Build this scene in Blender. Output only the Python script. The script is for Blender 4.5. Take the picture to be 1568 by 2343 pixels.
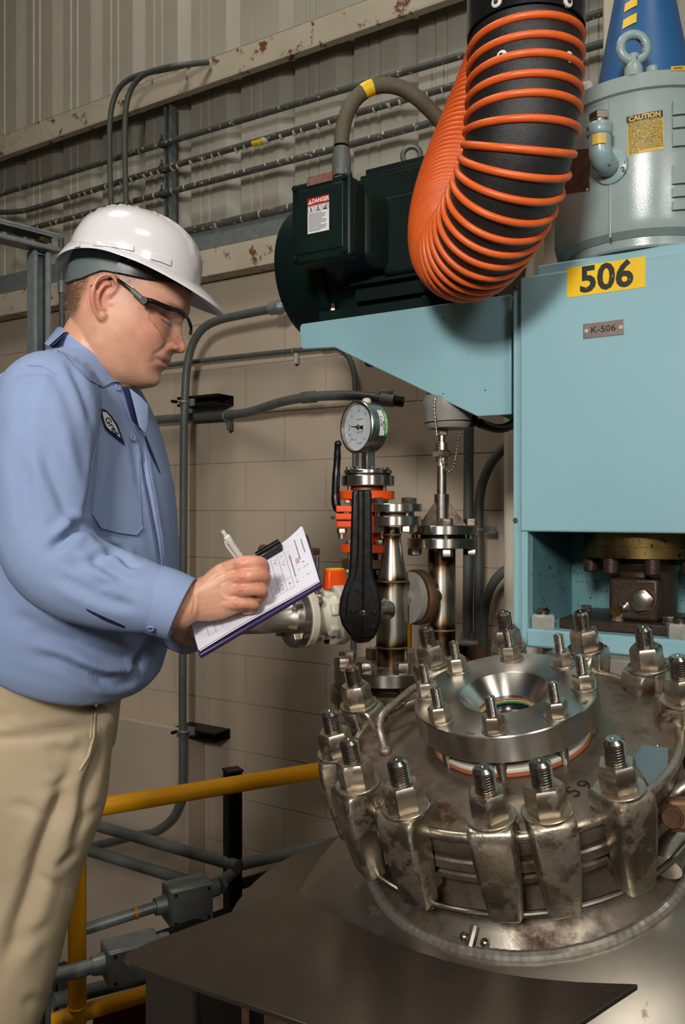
import bpy, bmesh, math, random
import numpy as np
from mathutils import Vector, Matrix
from mathutils.bvhtree import BVHTree
random.seed(7)
RNG = np.random.default_rng(7)
for o in list(bpy.data.objects):
    bpy.data.objects.remove(o)
SC = bpy.context.scene
COL = SC.collection

# ------------------------------------------------------------------ camera
FPX, CX, CY, EYE = 1970.0, 784.0, 1171.5, 1.30      # focal length in pixels of the 1568x2343 frame; lens height
cam_data = bpy.data.cameras.new('camera')
cam_data.sensor_fit = 'AUTO'
cam_data.sensor_width = 36.0
cam_data.lens = FPX * 36.0 / 2343.0
cam_data.clip_start = 0.05
cam = bpy.data.objects.new('camera', cam_data)
cam.location = (0, 0, EYE)
cam.rotation_euler = (math.radians(90), 0, 0)
COL.objects.link(cam)
SC.camera = cam
# ------------------------------------------------------------------ light
SC.view_settings.view_transform = 'Standard'
SC.view_settings.look = 'None'
SC.view_settings.gamma = 1.0
SC.view_settings.exposure = -0.62
SC.view_settings.use_curve_mapping = False
SC.cycles.use_denoising = True
SC.cycles.max_bounces = 7
SC.cycles.sample_clamp_indirect = 6.0
world = bpy.data.worlds.new('hall_ambience')
world.use_nodes = True
world.node_tree.nodes['Background'].inputs[0].default_value = (1.0, 0.93, 0.84, 1)
world.node_tree.nodes['Background'].inputs[1].default_value = 0.06
SC.world = world


def area_light(name, loc, target, size, power, color, size_y=None, spread=180):
    l = bpy.data.lights.new(name, 'AREA')
    l.energy = power
    l.color = color
    l.size = size
    l.spread = math.radians(spread)
    if size_y:
        l.shape = 'RECTANGLE'
        l.size_y = size_y
    o = bpy.data.objects.new(name, l)
    o.location = loc
    o.rotation_euler = (Vector(target) - Vector(loc)).to_track_quat('-Z', 'Y').to_euler()
    COL.objects.link(o)
    return o


area_light('key_strobe', (-1.0, -2.4, 2.75), (0.15, 2.0, 1.50), 0.62, 36, (1.0, 0.965, 0.92), spread=70)
area_light('fill_strobe', (1.15, -1.6, 2.35), (0.25, 1.9, 1.35), 0.5, 8, (1.0, 0.96, 0.92), spread=90)
area_light('added_rear_fill', (1.2, -1.6, 5.9), (1.6, -3.6, 1.6), 1.4, 150, (1.0, 0.95, 0.88))  # added unseen fill: brightens the rear walls that the metals reflect
area_light('hall_lamp', (-1.3, 2.0, 5.4), (-1.0, 2.9, 1.5), 0.9, 72, (1.0, 0.93, 0.82))

# ------------------------------------------------------------------ helpers
PHI = math.radians(32.5)
U = Vector((math.cos(PHI), -math.sin(PHI), 0))      # along the back wall, to the right
N = Vector((math.sin(PHI), math.cos(PHI), 0))       # into the back wall
Z = Vector((0, 0, 1))


def at(px, py, d):
    """place measured in the photograph at distance d in front of the lens"""
    return Vector(((px - CX) / FPX * d, d, EYE - (py - CY) / FPX * d))


def onwall(px, py, v):
    t = (px - CX) / FPX
    return at(px, py, v / (math.cos(PHI) + math.sin(PHI) * t))


def onz(px, py, z):
    return at(px, py, (EYE - z) * FPX / (py - CY))


def wl(u, v, z):
    return U * u + N * v + Z * z


def m_of(px, d):
    return px * d / FPX


def frame(o, zax, xhint=None):
    z = Vector(zax).normalized()
    x = Vector(xhint) if xhint is not None else (Vector((1, 0, 0)) if abs(z.x) < .9 else Vector((0, 1, 0)))
    x = (x - z * x.dot(z)).normalized()
    y = z.cross(x)
    M = Matrix.Identity(4)
    for i in range(3):
        M[i][0], M[i][1], M[i][2], M[i][3] = x[i], y[i], z[i], o[i]
    return M


WALL = frame(Vector((0, 0, 0)), Z, U)                # local x along the wall, y into it
I4 = Matrix.Identity(4)


class MB:
    def __init__(s):
        s.v = []
        s.f = []

    def add(s, vs, fs):
        b = len(s.v)
        s.v.extend(Vector(p) for p in vs)
        s.f.extend([tuple(i + b for i in f) for f in fs])
        return s

    def box(s, c, size, M=I4, taper=None):
        cx, cy, cz = c
        a, b, h = size[0] / 2, size[1] / 2, size[2] / 2
        k = taper or 1.0
        vs = [(cx + x * a * (k if zz > 0 else 1), cy + y * b * (k if zz > 0 else 1), cz + zz * h)
              for zz in (-1, 1) for x, y in ((-1, -1), (1, -1), (1, 1), (-1, 1))]
        return s.add([M @ Vector(p) for p in vs],
                     [(3, 2, 1, 0), (4, 5, 6, 7), (0, 1, 5, 4), (1, 2, 6, 5), (2, 3, 7, 6), (3, 0, 4, 7)])

    def wbox(s, u0, u1, v0, v1, z0, z1):
        return s.box(((u0 + u1) / 2, (v0 + v1) / 2, (z0 + z1) / 2), (u1 - u0, v1 - v0, z1 - z0), WALL)

    def rings(s, rs, cap=True, closed=False):
        n = len(rs[0])
        vs = [p for r in rs for p in r]
        fs = []
        m = len(rs)
        for i in range(m if closed else m - 1):
            j = (i + 1) % m
            for k in range(n):
                l = (k + 1) % n
                fs.append((i * n + k, i * n + l, j * n + l, j * n + k))
        if cap and not closed:
            fs.append(tuple(range(n - 1, -1, -1)))
            fs.append(tuple((m - 1) * n + k for k in range(n)))
        return s.add(vs, fs)

    def lathe(s, prof, M=I4, n=32, cap=True):
        rs = []
        for r, h in prof:
            r = max(r, 1e-5)
            rs.append([M @ Vector((r * math.cos(2 * math.pi * k / n), r * math.sin(2 * math.pi * k / n), h))
                       for k in range(n)])
        return s.rings(rs, cap)

    def cyl(s, p0, p1, r0, r1=None, n=24):
        p0, p1 = Vector(p0), Vector(p1)
        return s.lathe([(r0, 0), (r0 if r1 is None else r1, (p1 - p0).length)], frame(p0, p1 - p0), n)

    def tube(s, pts, r, n=12, cap=True, closed=False):
        pts = [Vector(p) for p in pts]
        m = len(pts)
        rr = list(r) if isinstance(r, (list, tuple)) else [r] * m
        T = []
        for i in range(m):
            if closed:
                t = pts[(i + 1) % m] - pts[i - 1]
            else:
                t = pts[min(i + 1, m - 1)] - pts[max(i - 1, 0)]
            T.append(t.normalized())
        x = T[0].orthogonal().normalized()
        rs = []
        for i in range(m):
            x = (x - T[i] * x.dot(T[i])).normalized()
            y = T[i].cross(x)
            rs.append([pts[i] + (x * math.cos(2 * math.pi * k / n) + y * math.sin(2 * math.pi * k / n)) * rr[i]
                       for k in range(n)])
        return s.rings(rs, cap, closed)

    def torus(s, M, R, r, n=40, m=10, a0=0, a1=2 * math.pi):
        full = abs(a1 - a0 - 2 * math.pi) < 1e-6
        k = n if full else n + 1
        pts = [M @ Vector((R * math.cos(a0 + (a1 - a0) * i / n), R * math.sin(a0 + (a1 - a0) * i / n), 0))
               for i in range(k)]
        return s.tube(pts, r, m, True, full)

    def hexa(s, M, af, h, z0=0.0, rot=0.0):
        R = af / math.sqrt(3)
        rs = []
        for k, zz in ((.93, 0), (1, h * .10), (1, h * .86), (.87, h)):
            rs.append([M @ Vector((R * k * math.cos(rot + i * math.pi / 3), R * k * math.sin(rot + i * math.pi / 3), z0 + zz))
                       for i in range(6)])
        return s.rings(rs)

    def prism(s, poly, M, h0, h1):
        n = len(poly)
        vs = [M @ Vector((x, y, h)) for h in (h0, h1) for x, y in poly]
        fs = [tuple(range(n - 1, -1, -1)), tuple(range(n, 2 * n))]
        fs += [(i, (i + 1) % n, n + (i + 1) % n, n + i) for i in range(n)]
        return s.add(vs, fs)

    def slab(s, pts, off):
        """closed plate: outline points in space, thickness vector off"""
        n = len(pts)
        off = Vector(off)
        vs = [Vector(p) for p in pts] + [Vector(p) + off for p in pts]
        fs = [tuple(range(n - 1, -1, -1)), tuple(range(n, 2 * n))]
        fs += [(i, (i + 1) % n, n + (i + 1) % n, n + i) for i in range(n)]
        return s.add(vs, fs)

    def sphere(s, c, r, n=16, m=10, sc=(1, 1, 1), M=None):
        c = Vector(c)
        rs = []
        for j in range(m + 1):
            a = -math.pi / 2 + math.pi * j / m
            rr = max(math.cos(a), 1e-4)
            ring = [Vector((rr * math.cos(2 * math.pi * k / n) * r * sc[0], rr * math.sin(2 * math.pi * k / n) * r * sc[1],
                            math.sin(a) * r * sc[2])) for k in range(n)]
            rs.append([(M @ p if M else c + p) for p in ring])
        return s.rings(rs)

    def grid(s, g):
        a, b = len(g), len(g[0])
        return s.add([p for r in g for p in r],
                     [(i * b + j, i * b + j + 1, (i + 1) * b + j + 1, (i + 1) * b + j) for i in range(a - 1) for j in range(b - 1)])

    def thread(s, M, r, h, pitch, cham=None, n=20):
        """stud with thread grooves, chamfered end with a centre mark"""
        c = cham if cham is not None else r * .35
        prof = [(0, 0), (r * .88, 0)]
        z = 0.0
        while z + pitch < h - c * .9:
            prof += [(r * .86, z + pitch * .1), (r, z + pitch * .45), (r, z + pitch * .65), (r * .86, z + pitch)]
            z += pitch
        prof += [(r, z + pitch * .2), (r, h - c * .8), (r * .66, h), (r * .17, h), (r * .1, h - r * .12), (0, h - r * .12)]
        return s.lathe(prof, M, n)


def fix_normals(me):
    bm = bmesh.new()
    bm.from_mesh(me)
    bmesh.ops.recalc_face_normals(bm, faces=bm.faces)
    bm.to_mesh(me)
    bm.free()


WORLD_OF = {}


def mesh_of(name, mb, M=None, smooth=35):
    me = bpy.data.meshes.new(name)
    if M is not None:
        me.from_pydata([tuple(M @ p) for p in mb.v], [], mb.f)
    else:
        me.from_pydata([tuple(p) for p in mb.v], [], mb.f)
    fix_normals(me)
    if smooth:
        me.shade_smooth()
        if smooth < 180:
            me.set_sharp_from_angle(angle=math.radians(smooth))
    return me


def obj(name, mb, mat, parent=None, local=False, smooth=35, bevel=0.0, seg=2):
    """one mesh object; vertices are given in the hall's coordinates unless local"""
    if isinstance(mb, bpy.types.Mesh):
        me = mb
        me.materials.clear()
        base = None
    else:
        if parent is None and not local:
            lo = [min(p[i] for p in mb.v) for i in range(3)]
            hi = [max(p[i] for p in mb.v) for i in range(3)]
            base = Matrix.Translation(((lo[0] + hi[0]) / 2, (lo[1] + hi[1]) / 2, lo[2]))
            me = mesh_of(name, mb, base.inverted(), smooth)
        elif parent is not None and not local:
            base = None
            me = mesh_of(name, mb, WORLD_OF[parent.name].inverted(), smooth)
        else:
            base = None
            me = mesh_of(name, mb, None, smooth)
    me.materials.append(mat)
    o = bpy.data.objects.new(name, me)
    if base is not None:
        o.matrix_world = base
        o.location = base.to_translation()
    COL.objects.link(o)
    if parent is not None:
        o.parent = parent
        WORLD_OF[o.name] = WORLD_OF[parent.name]
    else:
        WORLD_OF[o.name] = base if base is not None else I4
    if bevel:
        b = o.modifiers.new('bevel', 'BEVEL')
        b.width = bevel
        b.segments = seg
        b.limit_method = 'ANGLE'
        b.angle_limit = math.radians(40)
    return o


def tag(o, label=None, cat=None, group=None, kind=None):
    if label:
        o['label'] = label
    if cat:
        o['category'] = cat
    if group:
        o['group'] = group
    if kind:
        o['kind'] = kind
    return o


def thing(name, label, cat, loc=(0, 0, 0), group=None, M=None):
    o = bpy.data.objects.new(name, None)
    o.empty_display_size = .05
    W = M if M is not None else Matrix.Translation(loc)
    o.matrix_world = W
    COL.objects.link(o)
    WORLD_OF[o.name] = W.copy()
    return tag(o, label, cat, group)


def copy_tree(src, M, label=None):
    """copy of a thing with its parts and their sub-parts; mesh data shared"""
    r = src.copy()
    COL.objects.link(r)
    r.matrix_world = M
    WORLD_OF[r.name] = M.copy()
    if label:
        r['label'] = label

    def kids(a, b):
        for ch in list(a.children):
            c = ch.copy()
            COL.objects.link(c)
            c.parent = b
            c.matrix_basis = ch.matrix_basis.copy()
            WORLD_OF[c.name] = M.copy()
            kids(ch, c)
    kids(src, r)
    return r


def spline(pts, k=8):
    """Catmull-Rom through points"""
    P = [Vector(p) for p in pts]
    P = [P[0] * 2 - P[1]] + P + [P[-1] * 2 - P[-2]]
    out = []
    for i in range(1, len(P) - 2):
        for j in range(k):
            t = j / k
            a, b, c, d = P[i - 1], P[i], P[i + 1], P[i + 2]
            out.append(.5 * ((2 * b) + (c - a) * t + (2 * a - 5 * b + 4 * c - d) * t * t + (3 * b - a - 3 * c + d) * t ** 3))
    out.append(P[-2])
    return out


def text_geo(s, size, bold=0.0, align='CENTER', shear=0.0):
    cu = bpy.data.curves.new('lettering', 'FONT')
    cu.body = s
    cu.size = size
    cu.align_x = align
    cu.align_y = 'CENTER'
    cu.offset = bold
    cu.shear = shear
    cu.resolution_u = 3
    ob = bpy.data.objects.new('lettering', cu)
    me = ob.to_mesh()
    vs = [v.co.copy() for v in me.vertices]
    fs = [tuple(p.vertices) for p in me.polygons]
    ob.to_mesh_clear()
    bpy.data.objects.remove(ob)
    bpy.data.curves.remove(cu)
    return vs, fs


# ------------------------------------------------------------------ materials
def lin(c):
    c = [x / 255.0 for x in c]
    return tuple((x / 12.92 if x <= .04045 else ((x + .055) / 1.055) ** 2.4) for x in c) + (1.0,)


MATS = {}


def mat(name, col, rough=.5, metal=0.0, col2=None, nsc=14.0, mix=.5, rust=None, bump=None, coat=0.0, spec=.5, spots=None,
        stretch=None, rvar=.12, aniso=0.0):
    """procedural surface: base colour broken up by noise, rust/wear patches, fine relief"""
    m = bpy.data.materials.new(name)
    m.use_nodes = True
    nt = m.node_tree
    nd = nt.nodes
    L = nt.links.new
    b = nd['Principled BSDF']
    b.inputs['Metallic'].default_value = metal
    b.inputs['Specular IOR Level'].default_value = spec
    b.inputs['Coat Weight'].default_value = coat
    b.inputs['Coat Roughness'].default_value = .12
    if aniso:
        tg = nd.new('ShaderNodeTangent')
        tg.direction_type = 'RADIAL'
        tg.axis = 'Z'
        L(tg.outputs['Tangent'], b.inputs['Tangent'])
        b.inputs['Anisotropic'].default_value = aniso
        b.inputs['Anisotropic Rotation'].default_value = .25
    geo = nd.new('ShaderNodeNewGeometry')
    pos = geo.outputs['Position']
    if stretch:
        mp = nd.new('ShaderNodeMapping')
        mp.inputs['Scale'].default_value = stretch
        L(pos, mp.inputs['Vector'])
        pos = mp.outputs['Vector']

    def noise(scale, detail=4.0, rgh=.6):
        t = nd.new('ShaderNodeTexNoise')
        t.inputs['Scale'].default_value = scale
        t.inputs['Detail'].default_value = detail
        t.inputs['Roughness'].default_value = rgh
        L(pos, t.inputs['Vector'])
        return t.outputs['Fac']

    def ramp(src, a, bb):
        r = nd.new('ShaderNodeMapRange')
        r.inputs['From Min'].default_value = a
        r.inputs['From Max'].default_value = bb
        L(src, r.inputs['Value'])
        return r.outputs['Result']

    def mixc(f, c1, c2):
        x = nd.new('ShaderNodeMix')
        x.data_type = 'RGBA'
        if hasattr(f, 'links') or not isinstance(f, float):
            L(f, x.inputs['Factor'])
        else:
            x.inputs['Factor'].default_value = f
        for sck, c in ((x.inputs['A'], c1), (x.inputs['B'], c2)):
            if isinstance(c, tuple):
                sck.default_value = c
            else:
                L(c, sck)
        return x.outputs['Result']
    c1 = lin(col)
    c2 = lin(col2) if col2 else tuple(x * .82 for x in c1[:3]) + (1,)
    n1 = noise(nsc)
    c = mixc(ramp(n1, .5 - mix * .4, .5 + mix * .4), c1, c2)
    rsrc = None
    metal_src = None
    if spots:
        sc_, a_, bb_, sp = spots
        c = mixc(ramp(noise(sc_, 3), a_, bb_), c, lin(sp))
    if rust:
        rc, rc2, sc_, a_, bb_ = rust
        rm = ramp(noise(sc_, 7, .68), a_, bb_)
        rcol = mixc(noise(sc_ * 6, 3), lin(rc), lin(rc2))
        c = mixc(rm, c, rcol)
        if metal > 0:
            mm = nd.new('ShaderNodeMapRange')
            mm.inputs['To Min'].default_value = metal
            mm.inputs['To Max'].default_value = metal * .45
            L(rm, mm.inputs['Value'])
            L(mm.outputs['Result'], b.inputs['Metallic'])
        rr = nd.new('ShaderNodeMapRange')
        rr.inputs['To Min'].default_value = rough
        rr.inputs['To Max'].default_value = min(1.0, rough + .3)
        L(rm, rr.inputs['Value'])
        L(rr.outputs['Result'], b.inputs['Roughness'])
    else:
        rr = nd.new('ShaderNodeMapRange')
        rr.inputs['To Min'].default_value = max(.03, rough - rvar)
        rr.inputs['To Max'].default_value = min(1.0, rough + rvar)
        L(noise(nsc * 2.3), rr.inputs['Value'])
        L(rr.outputs['Result'], b.inputs['Roughness'])
    L(c, b.inputs['Base Color'])
    if bump:
        st, sc_ = bump
        bp = nd.new('ShaderNodeBump')
        bp.inputs['Strength'].default_value = st
        bp.inputs['Distance'].default_value = .002
        L(noise(sc_, 5), bp.inputs['Height'])
        L(bp.outputs['Normal'], b.inputs['Normal'])
    MATS[name] = m
    return m


M_block = mat('painted_block', (190, 174, 154), .62, col2=(180, 163, 143), nsc=3.2, mix=.8, bump=(.35, 90), spots=(75, .735, .77, (120, 104, 86)))
M_joint = mat('painted_joint', (176, 160, 141), .66, col2=(164, 148, 130), nsc=5, bump=(.4, 120))
M_clad = mat('cladding_paint', (178, 174, 160), .45, col2=(166, 162, 148), nsc=2.2, spec=.4)
M_girt = mat('rusty_cream_steel', (196, 186, 166), .5, col2=(182, 172, 150), nsc=5, rust=((128, 74, 38), (88, 50, 28), 13.0, .565, .63))
M_conduit = mat('grey_coated_conduit', (96, 100, 96), .45, col2=(82, 86, 82), nsc=22)
M_worn = mat('worn_conduit', (74, 75, 70), .5, col2=(88, 88, 82), nsc=12, spots=(48, .60, .66, (180, 176, 160)))
M_galv = mat('galvanized_steel', (146, 153, 152), .42, metal=.35, col2=(118, 126, 127), nsc=38, mix=.7)
M_zinc = mat('pale_zinc', (196, 192, 182), .4, metal=.35, col2=(176, 172, 162), nsc=30)
M_rusty = mat('rusty_steel', (92, 58, 36), .75, metal=.2, col2=(60, 38, 26), nsc=45, bump=(.5, 150))
M_green = mat('dark_green_enamel', (9, 30, 27), .45, col2=(6, 21, 19), nsc=12, spec=.28, bump=(.12, 260), rust=((60, 42, 26), (40, 30, 20), 16, .70, .76))
M_blackp = mat('black_plastic', (9, 9, 10), .30, col2=(13, 13, 14), nsc=30)
M_blackr = mat('black_coated_fabric', (26, 26, 27), .42, col2=(36, 36, 36), nsc=60, bump=(.5, 420))
M_sleeve = mat('black_glossy_sleeve', (20, 20, 22), .22, col2=(30, 30, 31), nsc=12, bump=(.15, 40))
M_orange = mat('orange_wear_strip', (232, 106, 40), .42, col2=(220, 92, 34), nsc=20, spots=(60, .66, .76, (200, 140, 100)))
M_teal = mat('teal_paint', (142, 182, 190), .34, col2=(137, 177, 185), nsc=2.0, spec=.45, spots=(70, .76, .79, (40, 50, 50)))
M_tealg = mat('grease_spattered_teal', (100, 142, 146), .45, col2=(84, 122, 126), nsc=6, spots=(90, .60, .66, (44, 48, 40)))
M_reducer = mat('grey_teal_gloss', (156, 170, 166), .20, col2=(134, 150, 147), nsc=4, bump=(.12, 300), spots=(60, .75, .78, (52, 56, 54)))
M_chipped = mat('chipped_grey_teal', (150, 172, 172), .3, col2=(132, 156, 158), nsc=9, rust=((92, 48, 36), (60, 44, 40), 34, .60, .63))
M_blue = mat('blue_paint', (46, 98, 150), .4, col2=(40, 90, 140), nsc=5)
M_yellow = mat('yellow_label', (238, 196, 20), .4, col2=(232, 188, 18), nsc=10)
M_ylab = mat('worn_yellow_label', (206, 172, 62), .45, col2=(192, 158, 50), nsc=25)
M_rail = mat('yellow_rail_paint', (226, 158, 8), .34, col2=(214, 146, 6), nsc=9)
M_ink = mat('black_ink', (14, 14, 14), .5)
M_inkb = mat('worn_black_ink', (20, 18, 14), .5, spots=(150, .64, .68, (170, 140, 24)))
M_white = mat('white_label', (226, 226, 220), .4, col2=(216, 216, 210), nsc=20)
M_red = mat('red_label', (192, 22, 30), .4)
M_greenl = mat('green_label', (40, 160, 44), .4)
M_steel = mat('stainless_steel', (196, 190, 180), .27, metal=1.0, col2=(172, 166, 156), nsc=24, rvar=.08)
M_flange = mat('machined_stainless', (206, 202, 194), .30, metal=1.0, col2=(182, 178, 170), nsc=9, rvar=.06, aniso=.85)
M_cover = mat('stained_stainless', (158, 148, 134), .40, metal=.9, col2=(130, 120, 106), nsc=7, mix=.8, rust=((84, 54, 28), (50, 34, 20), 8.0, .46, .64), bump=(.1, 200))
M_clamp = mat('cast_stainless', (204, 194, 176), .34, metal=1.0, col2=(176, 166, 150), nsc=22, mix=.8, rust=((88, 56, 28), (50, 33, 19), 16.0, .48, .64), bump=(.25, 160))
M_nut = mat('nut_steel', (206, 196, 180), .34, metal=1.0, col2=(182, 170, 152), nsc=30, rust=((100, 64, 36), (68, 44, 27), 26.0, .52, .70))
M_stud = mat('stud_steel', (188, 182, 172), .24, metal=1.0, col2=(160, 150, 136), nsc=60)
M_pipe = mat('heat_tinted_pipe', (206, 200, 190), .38, metal=1.0, col2=(184, 176, 164), nsc=16, aniso=.6, rust=((92, 66, 40), (70, 52, 34), 7.0, .62, .78))
M_tint = mat('weld_tint', (118, 88, 56), .34, metal=.95, col2=(86, 62, 40), nsc=28)
M_vessel = mat('brushed_vessel_steel', (186, 178, 166), .40, metal=1.0, col2=(164, 156, 142), nsc=6, rust=((104, 74, 40), (84, 60, 34), 11.0, .62, .76), rvar=.08)
M_weld = mat('silver_weld', (178, 172, 162), .42, metal=.7, col2=(150, 142, 130), nsc=60)
M_plate = mat('dull_steel_plate', (122, 112, 102), .30, metal=.85, col2=(98, 90, 82), nsc=6, mix=.9, rust=((86, 56, 32), (70, 46, 28), 12, .64, .74))
M_dark = mat('dark_steel', (40, 38, 36), .5, metal=.5, col2=(30, 28, 27), nsc=14)
M_brass = mat('aged_brass', (128, 108, 66), .34, metal=1.0, col2=(104, 86, 50), nsc=16, spots=(70, .62, .68, (50, 40, 22)))
M_cast = mat('oily_cast_iron', (74, 58, 46), .38, metal=.45, col2=(52, 40, 32), nsc=40, mix=.8, bump=(.4, 160))
M_wvalve = mat('dirty_white_enamel', (206, 200, 184), .34, col2=(192, 184, 166), nsc=10, rust=((120, 84, 48), (96, 66, 38), 18, .60, .68))
M_ovalve = mat('orange_enamel', (236, 84, 14), .36, col2=(226, 74, 12), nsc=18)
M_brownf = mat('rusted_flange', (122, 94, 66), .5, metal=.6, col2=(92, 66, 44), nsc=26, bump=(.3, 140))
M_grey = mat('grey_cast_housing', (140, 136, 128), .5, col2=(126, 122, 114), nsc=14, bump=(.1, 220))
M_cream = mat('cream_column_paint', (206, 196, 178), .5, col2=(198, 188, 170), nsc=4)
M_olive = mat('olive_braid', (98, 92, 70), .6, col2=(78, 72, 52), nsc=120, mix=.9, bump=(.6, 380))
M_gasket = mat('white_gasket', (214, 208, 196), .5)
M_redg = mat('red_gasket', (176, 92, 58), .6)
M_oglass = mat('olive_collar', (92, 88, 56), .2, col2=(70, 68, 44), nsc=10)
M_hat = mat('white_hard_hat', (214, 211, 212), .2, col2=(210, 207, 208), nsc=3, coat=.3)
M_liner = mat('grey_headband', (96, 108, 108), .5, col2=(84, 96, 96), nsc=30)
M_shirt = mat('light_blue_twill', (141, 158, 193), .82, col2=(134, 152, 188), nsc=7, bump=(.25, 900), spec=.25)
M_navy = mat('navy_cloth', (34, 42, 78), .85, spec=.2)
M_khaki = mat('khaki_cotton', (190, 172, 142), .85, col2=(180, 162, 132), nsc=6, bump=(.25, 900), spec=.25)
M_hair = mat('brown_hair', (86, 62, 46), .5, col2=(120, 90, 66), nsc=200)
M_paper = mat('white_paper', (222, 220, 228), .6, col2=(216, 214, 224), nsc=20)
M_purple = mat('dark_purple_cover', (62, 46, 92), .32, col2=(48, 36, 74), nsc=14)
M_pen = mat('white_pen', (226, 222, 212), .3)
M_print = mat('grey_print', (120, 120, 140), .6)
M_pink = mat('pink_print', (214, 168, 176), .6)
M_shoe = mat('dark_leather', (36, 28, 24), .4)
M_floor = mat('painted_floor', (92, 84, 78), .5, col2=(76, 70, 64), nsc=3)
M_maroon = mat('maroon_paint', (72, 20, 18), .5)
M_dial = mat('dial_white', (216, 220, 222), .35)
M_ceil = mat('ceiling_sheet', (120, 116, 108), .6)


def glass_mat(name, col, rough, edge):
    m = bpy.data.materials.new(name)
    m.use_nodes = True
    nt = m.node_tree
    nt.nodes.clear()
    out = nt.nodes.new('ShaderNodeOutputMaterial')
    mx = nt.nodes.new('ShaderNodeMixShader')
    tr = nt.nodes.new('ShaderNodeBsdfTransparent')
    gl = nt.nodes.new('ShaderNodeBsdfGlossy')
    lw = nt.nodes.new('ShaderNodeLayerWeight')
    pw = nt.nodes.new('ShaderNodeMath')
    pw.operation = 'POWER'
    pw.inputs[1].default_value = 4.0
    ma = nt.nodes.new('ShaderNodeMath')
    ma.operation = 'MULTIPLY_ADD'
    ma.inputs[1].default_value = edge
    ma.inputs[2].default_value = .045
    tr.inputs['Color'].default_value = col
    gl.inputs['Roughness'].default_value = rough
    nt.links.new(lw.outputs['Facing'], pw.inputs[0])
    nt.links.new(pw.outputs[0], ma.inputs[0])
    nt.links.new(ma.outputs[0], mx.inputs[0])
    nt.links.new(tr.outputs[0], mx.inputs[1])
    nt.links.new(gl.outputs[0], mx.inputs[2])
    nt.links.new(mx.outputs[0], out.inputs[0])
    return m


M_lens = glass_mat('clear_lens', (.93, .93, .92, 1), .03, .5)
M_gglass = glass_mat('gauge_glass', (.97, .98, .98, 1), .02, .4)
M_sight = mat('dark_sight_glass', (22, 30, 40), .06, col2=(16, 22, 30), nsc=10, spec=.8)
M_greeng = mat('green_gasket', (40, 130, 96), .5)
M_tan = mat('tan_gasket', (208, 160, 104), .5)

# stainless with heat tint beside the welds: stain strength is stored on the mesh
def stained(m):
    m = m.copy()
    m.name = 'weld_stained_pipe'
    nt = m.node_tree
    b = nt.nodes['Principled BSDF']
    src = b.inputs['Base Color'].links[0].from_socket
    a = nt.nodes.new('ShaderNodeAttribute')
    a.attribute_name = 'stain'
    r = nt.nodes.new('ShaderNodeValToRGB')
    r.color_ramp.elements[0].position = 0.0
    r.color_ramp.elements[0].color = (1, 1, 1, 1)
    r.color_ramp.elements[1].position = 1.0
    r.color_ramp.elements[1].color = (.10, .055, .03, 1)
    e = r.color_ramp.elements.new(.45)
    e.color = (.72, .56, .38, 1)
    nt.links.new(a.outputs['Fac'], r.inputs['Fac'])
    x = nt.nodes.new('ShaderNodeMix')
    x.data_type = 'RGBA'
    x.blend_type = 'MULTIPLY'
    x.inputs['Factor'].default_value = 1.0
    nt.links.new(src, x.inputs['A'])
    nt.links.new(r.outputs['Color'], x.inputs['B'])
    nt.links.new(x.outputs['Result'], b.inputs['Base Color'])
    return m


M_stain = stained(M_pipe)


def dense(prof, step=.0025):
    out = [prof[0]]
    for (r0, h0), (r1, h1) in zip(prof[:-1], prof[1:]):
        n = max(1, int(max(abs(h1 - h0), abs(r1 - r0)) / step))
        out += [(r0 + (r1 - r0) * k / n, h0 + (h1 - h0) * k / n) for k in range(1, n + 1)]
    return out


def put_stain(o, rows, base=0.0):
    """rows: (height, spread, strength) of the weld stains"""
    me = o.data
    W = WORLD_OF[o.name].to_translation()
    at_ = me.attributes.new('stain', 'FLOAT', 'POINT')
    vals = []
    for v in me.vertices:
        z = v.co.z + W.z
        ang = math.atan2(v.co.y, v.co.x)
        s = base
        for h, sp, st in rows:
            d = z - h + .004 * math.sin(ang * 3 + h * 90) + .003 * math.sin(ang * 7 + h * 40)
            s += st * math.exp(-(d / sp) ** 2)
        vals.append(min(1.0, s))
    at_.data.foreach_set('value', vals)
# ------------------------------------------------------------------ the room
FLOOR = -1.5
mb = MB().box((-1, -.4, FLOOR - .05), (12, 9.8, .1))
tag(obj('floor', mb, M_floor, smooth=0), kind='structure')
mb = MB().box((-1, -.4, 6.45), (12, 9.8, .1))
tag(obj('ceiling', mb, M_ceil, smooth=0), kind='structure')
tag(obj('wall_front', MB().box((-1, -4.25, 2.45), (12, .1, 7.9)), M_clad, smooth=0), kind='structure')
tag(obj('wall_right', MB().box((4.75, -.4, 2.45), (.1, 7.6, 7.9)), M_clad, smooth=0), kind='structure')
tag(obj('wall_left', MB().box((-6.75, .6, 2.45), (.1, 9.6, 7.9)), M_clad, smooth=0), kind='structure')
VW = 2.84
wall_back = tag(obj('wall_back', MB().wbox(-5.2, 1.4, VW + .0016, VW + .16, FLOOR, 2.295), M_joint, smooth=0), kind='structure')
BH, BL = .2032, .406
bm_full = None
for r in range(-14, 5):
    z0 = 1.305 + r * BH
    z1 = z0 + BH
    if z1 > 2.33 or z0 < FLOOR - .1:
        continue
    off = -2.495 + (.203 if r % 2 == 0 else 0)
    for k in range(-6, 9):
        u0 = off + k * BL
        if u0 < -5.0 or u0 > .9:
            continue
        mb = MB().wbox(u0 + .0028, u0 + BL - .0028, VW, VW + .03, max(z0 + .0028, FLOOR), min(z1 - .0028, 2.293))
        obj('block', mb, M_block, wall_back, smooth=0)
# plinth along the foot of the wall
led = tag(obj('trim_3', MB().wbox(-5.2, -2.52, VW - .11, VW, FLOOR, .375), M_block, smooth=0, bevel=.008), kind='structure')
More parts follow.
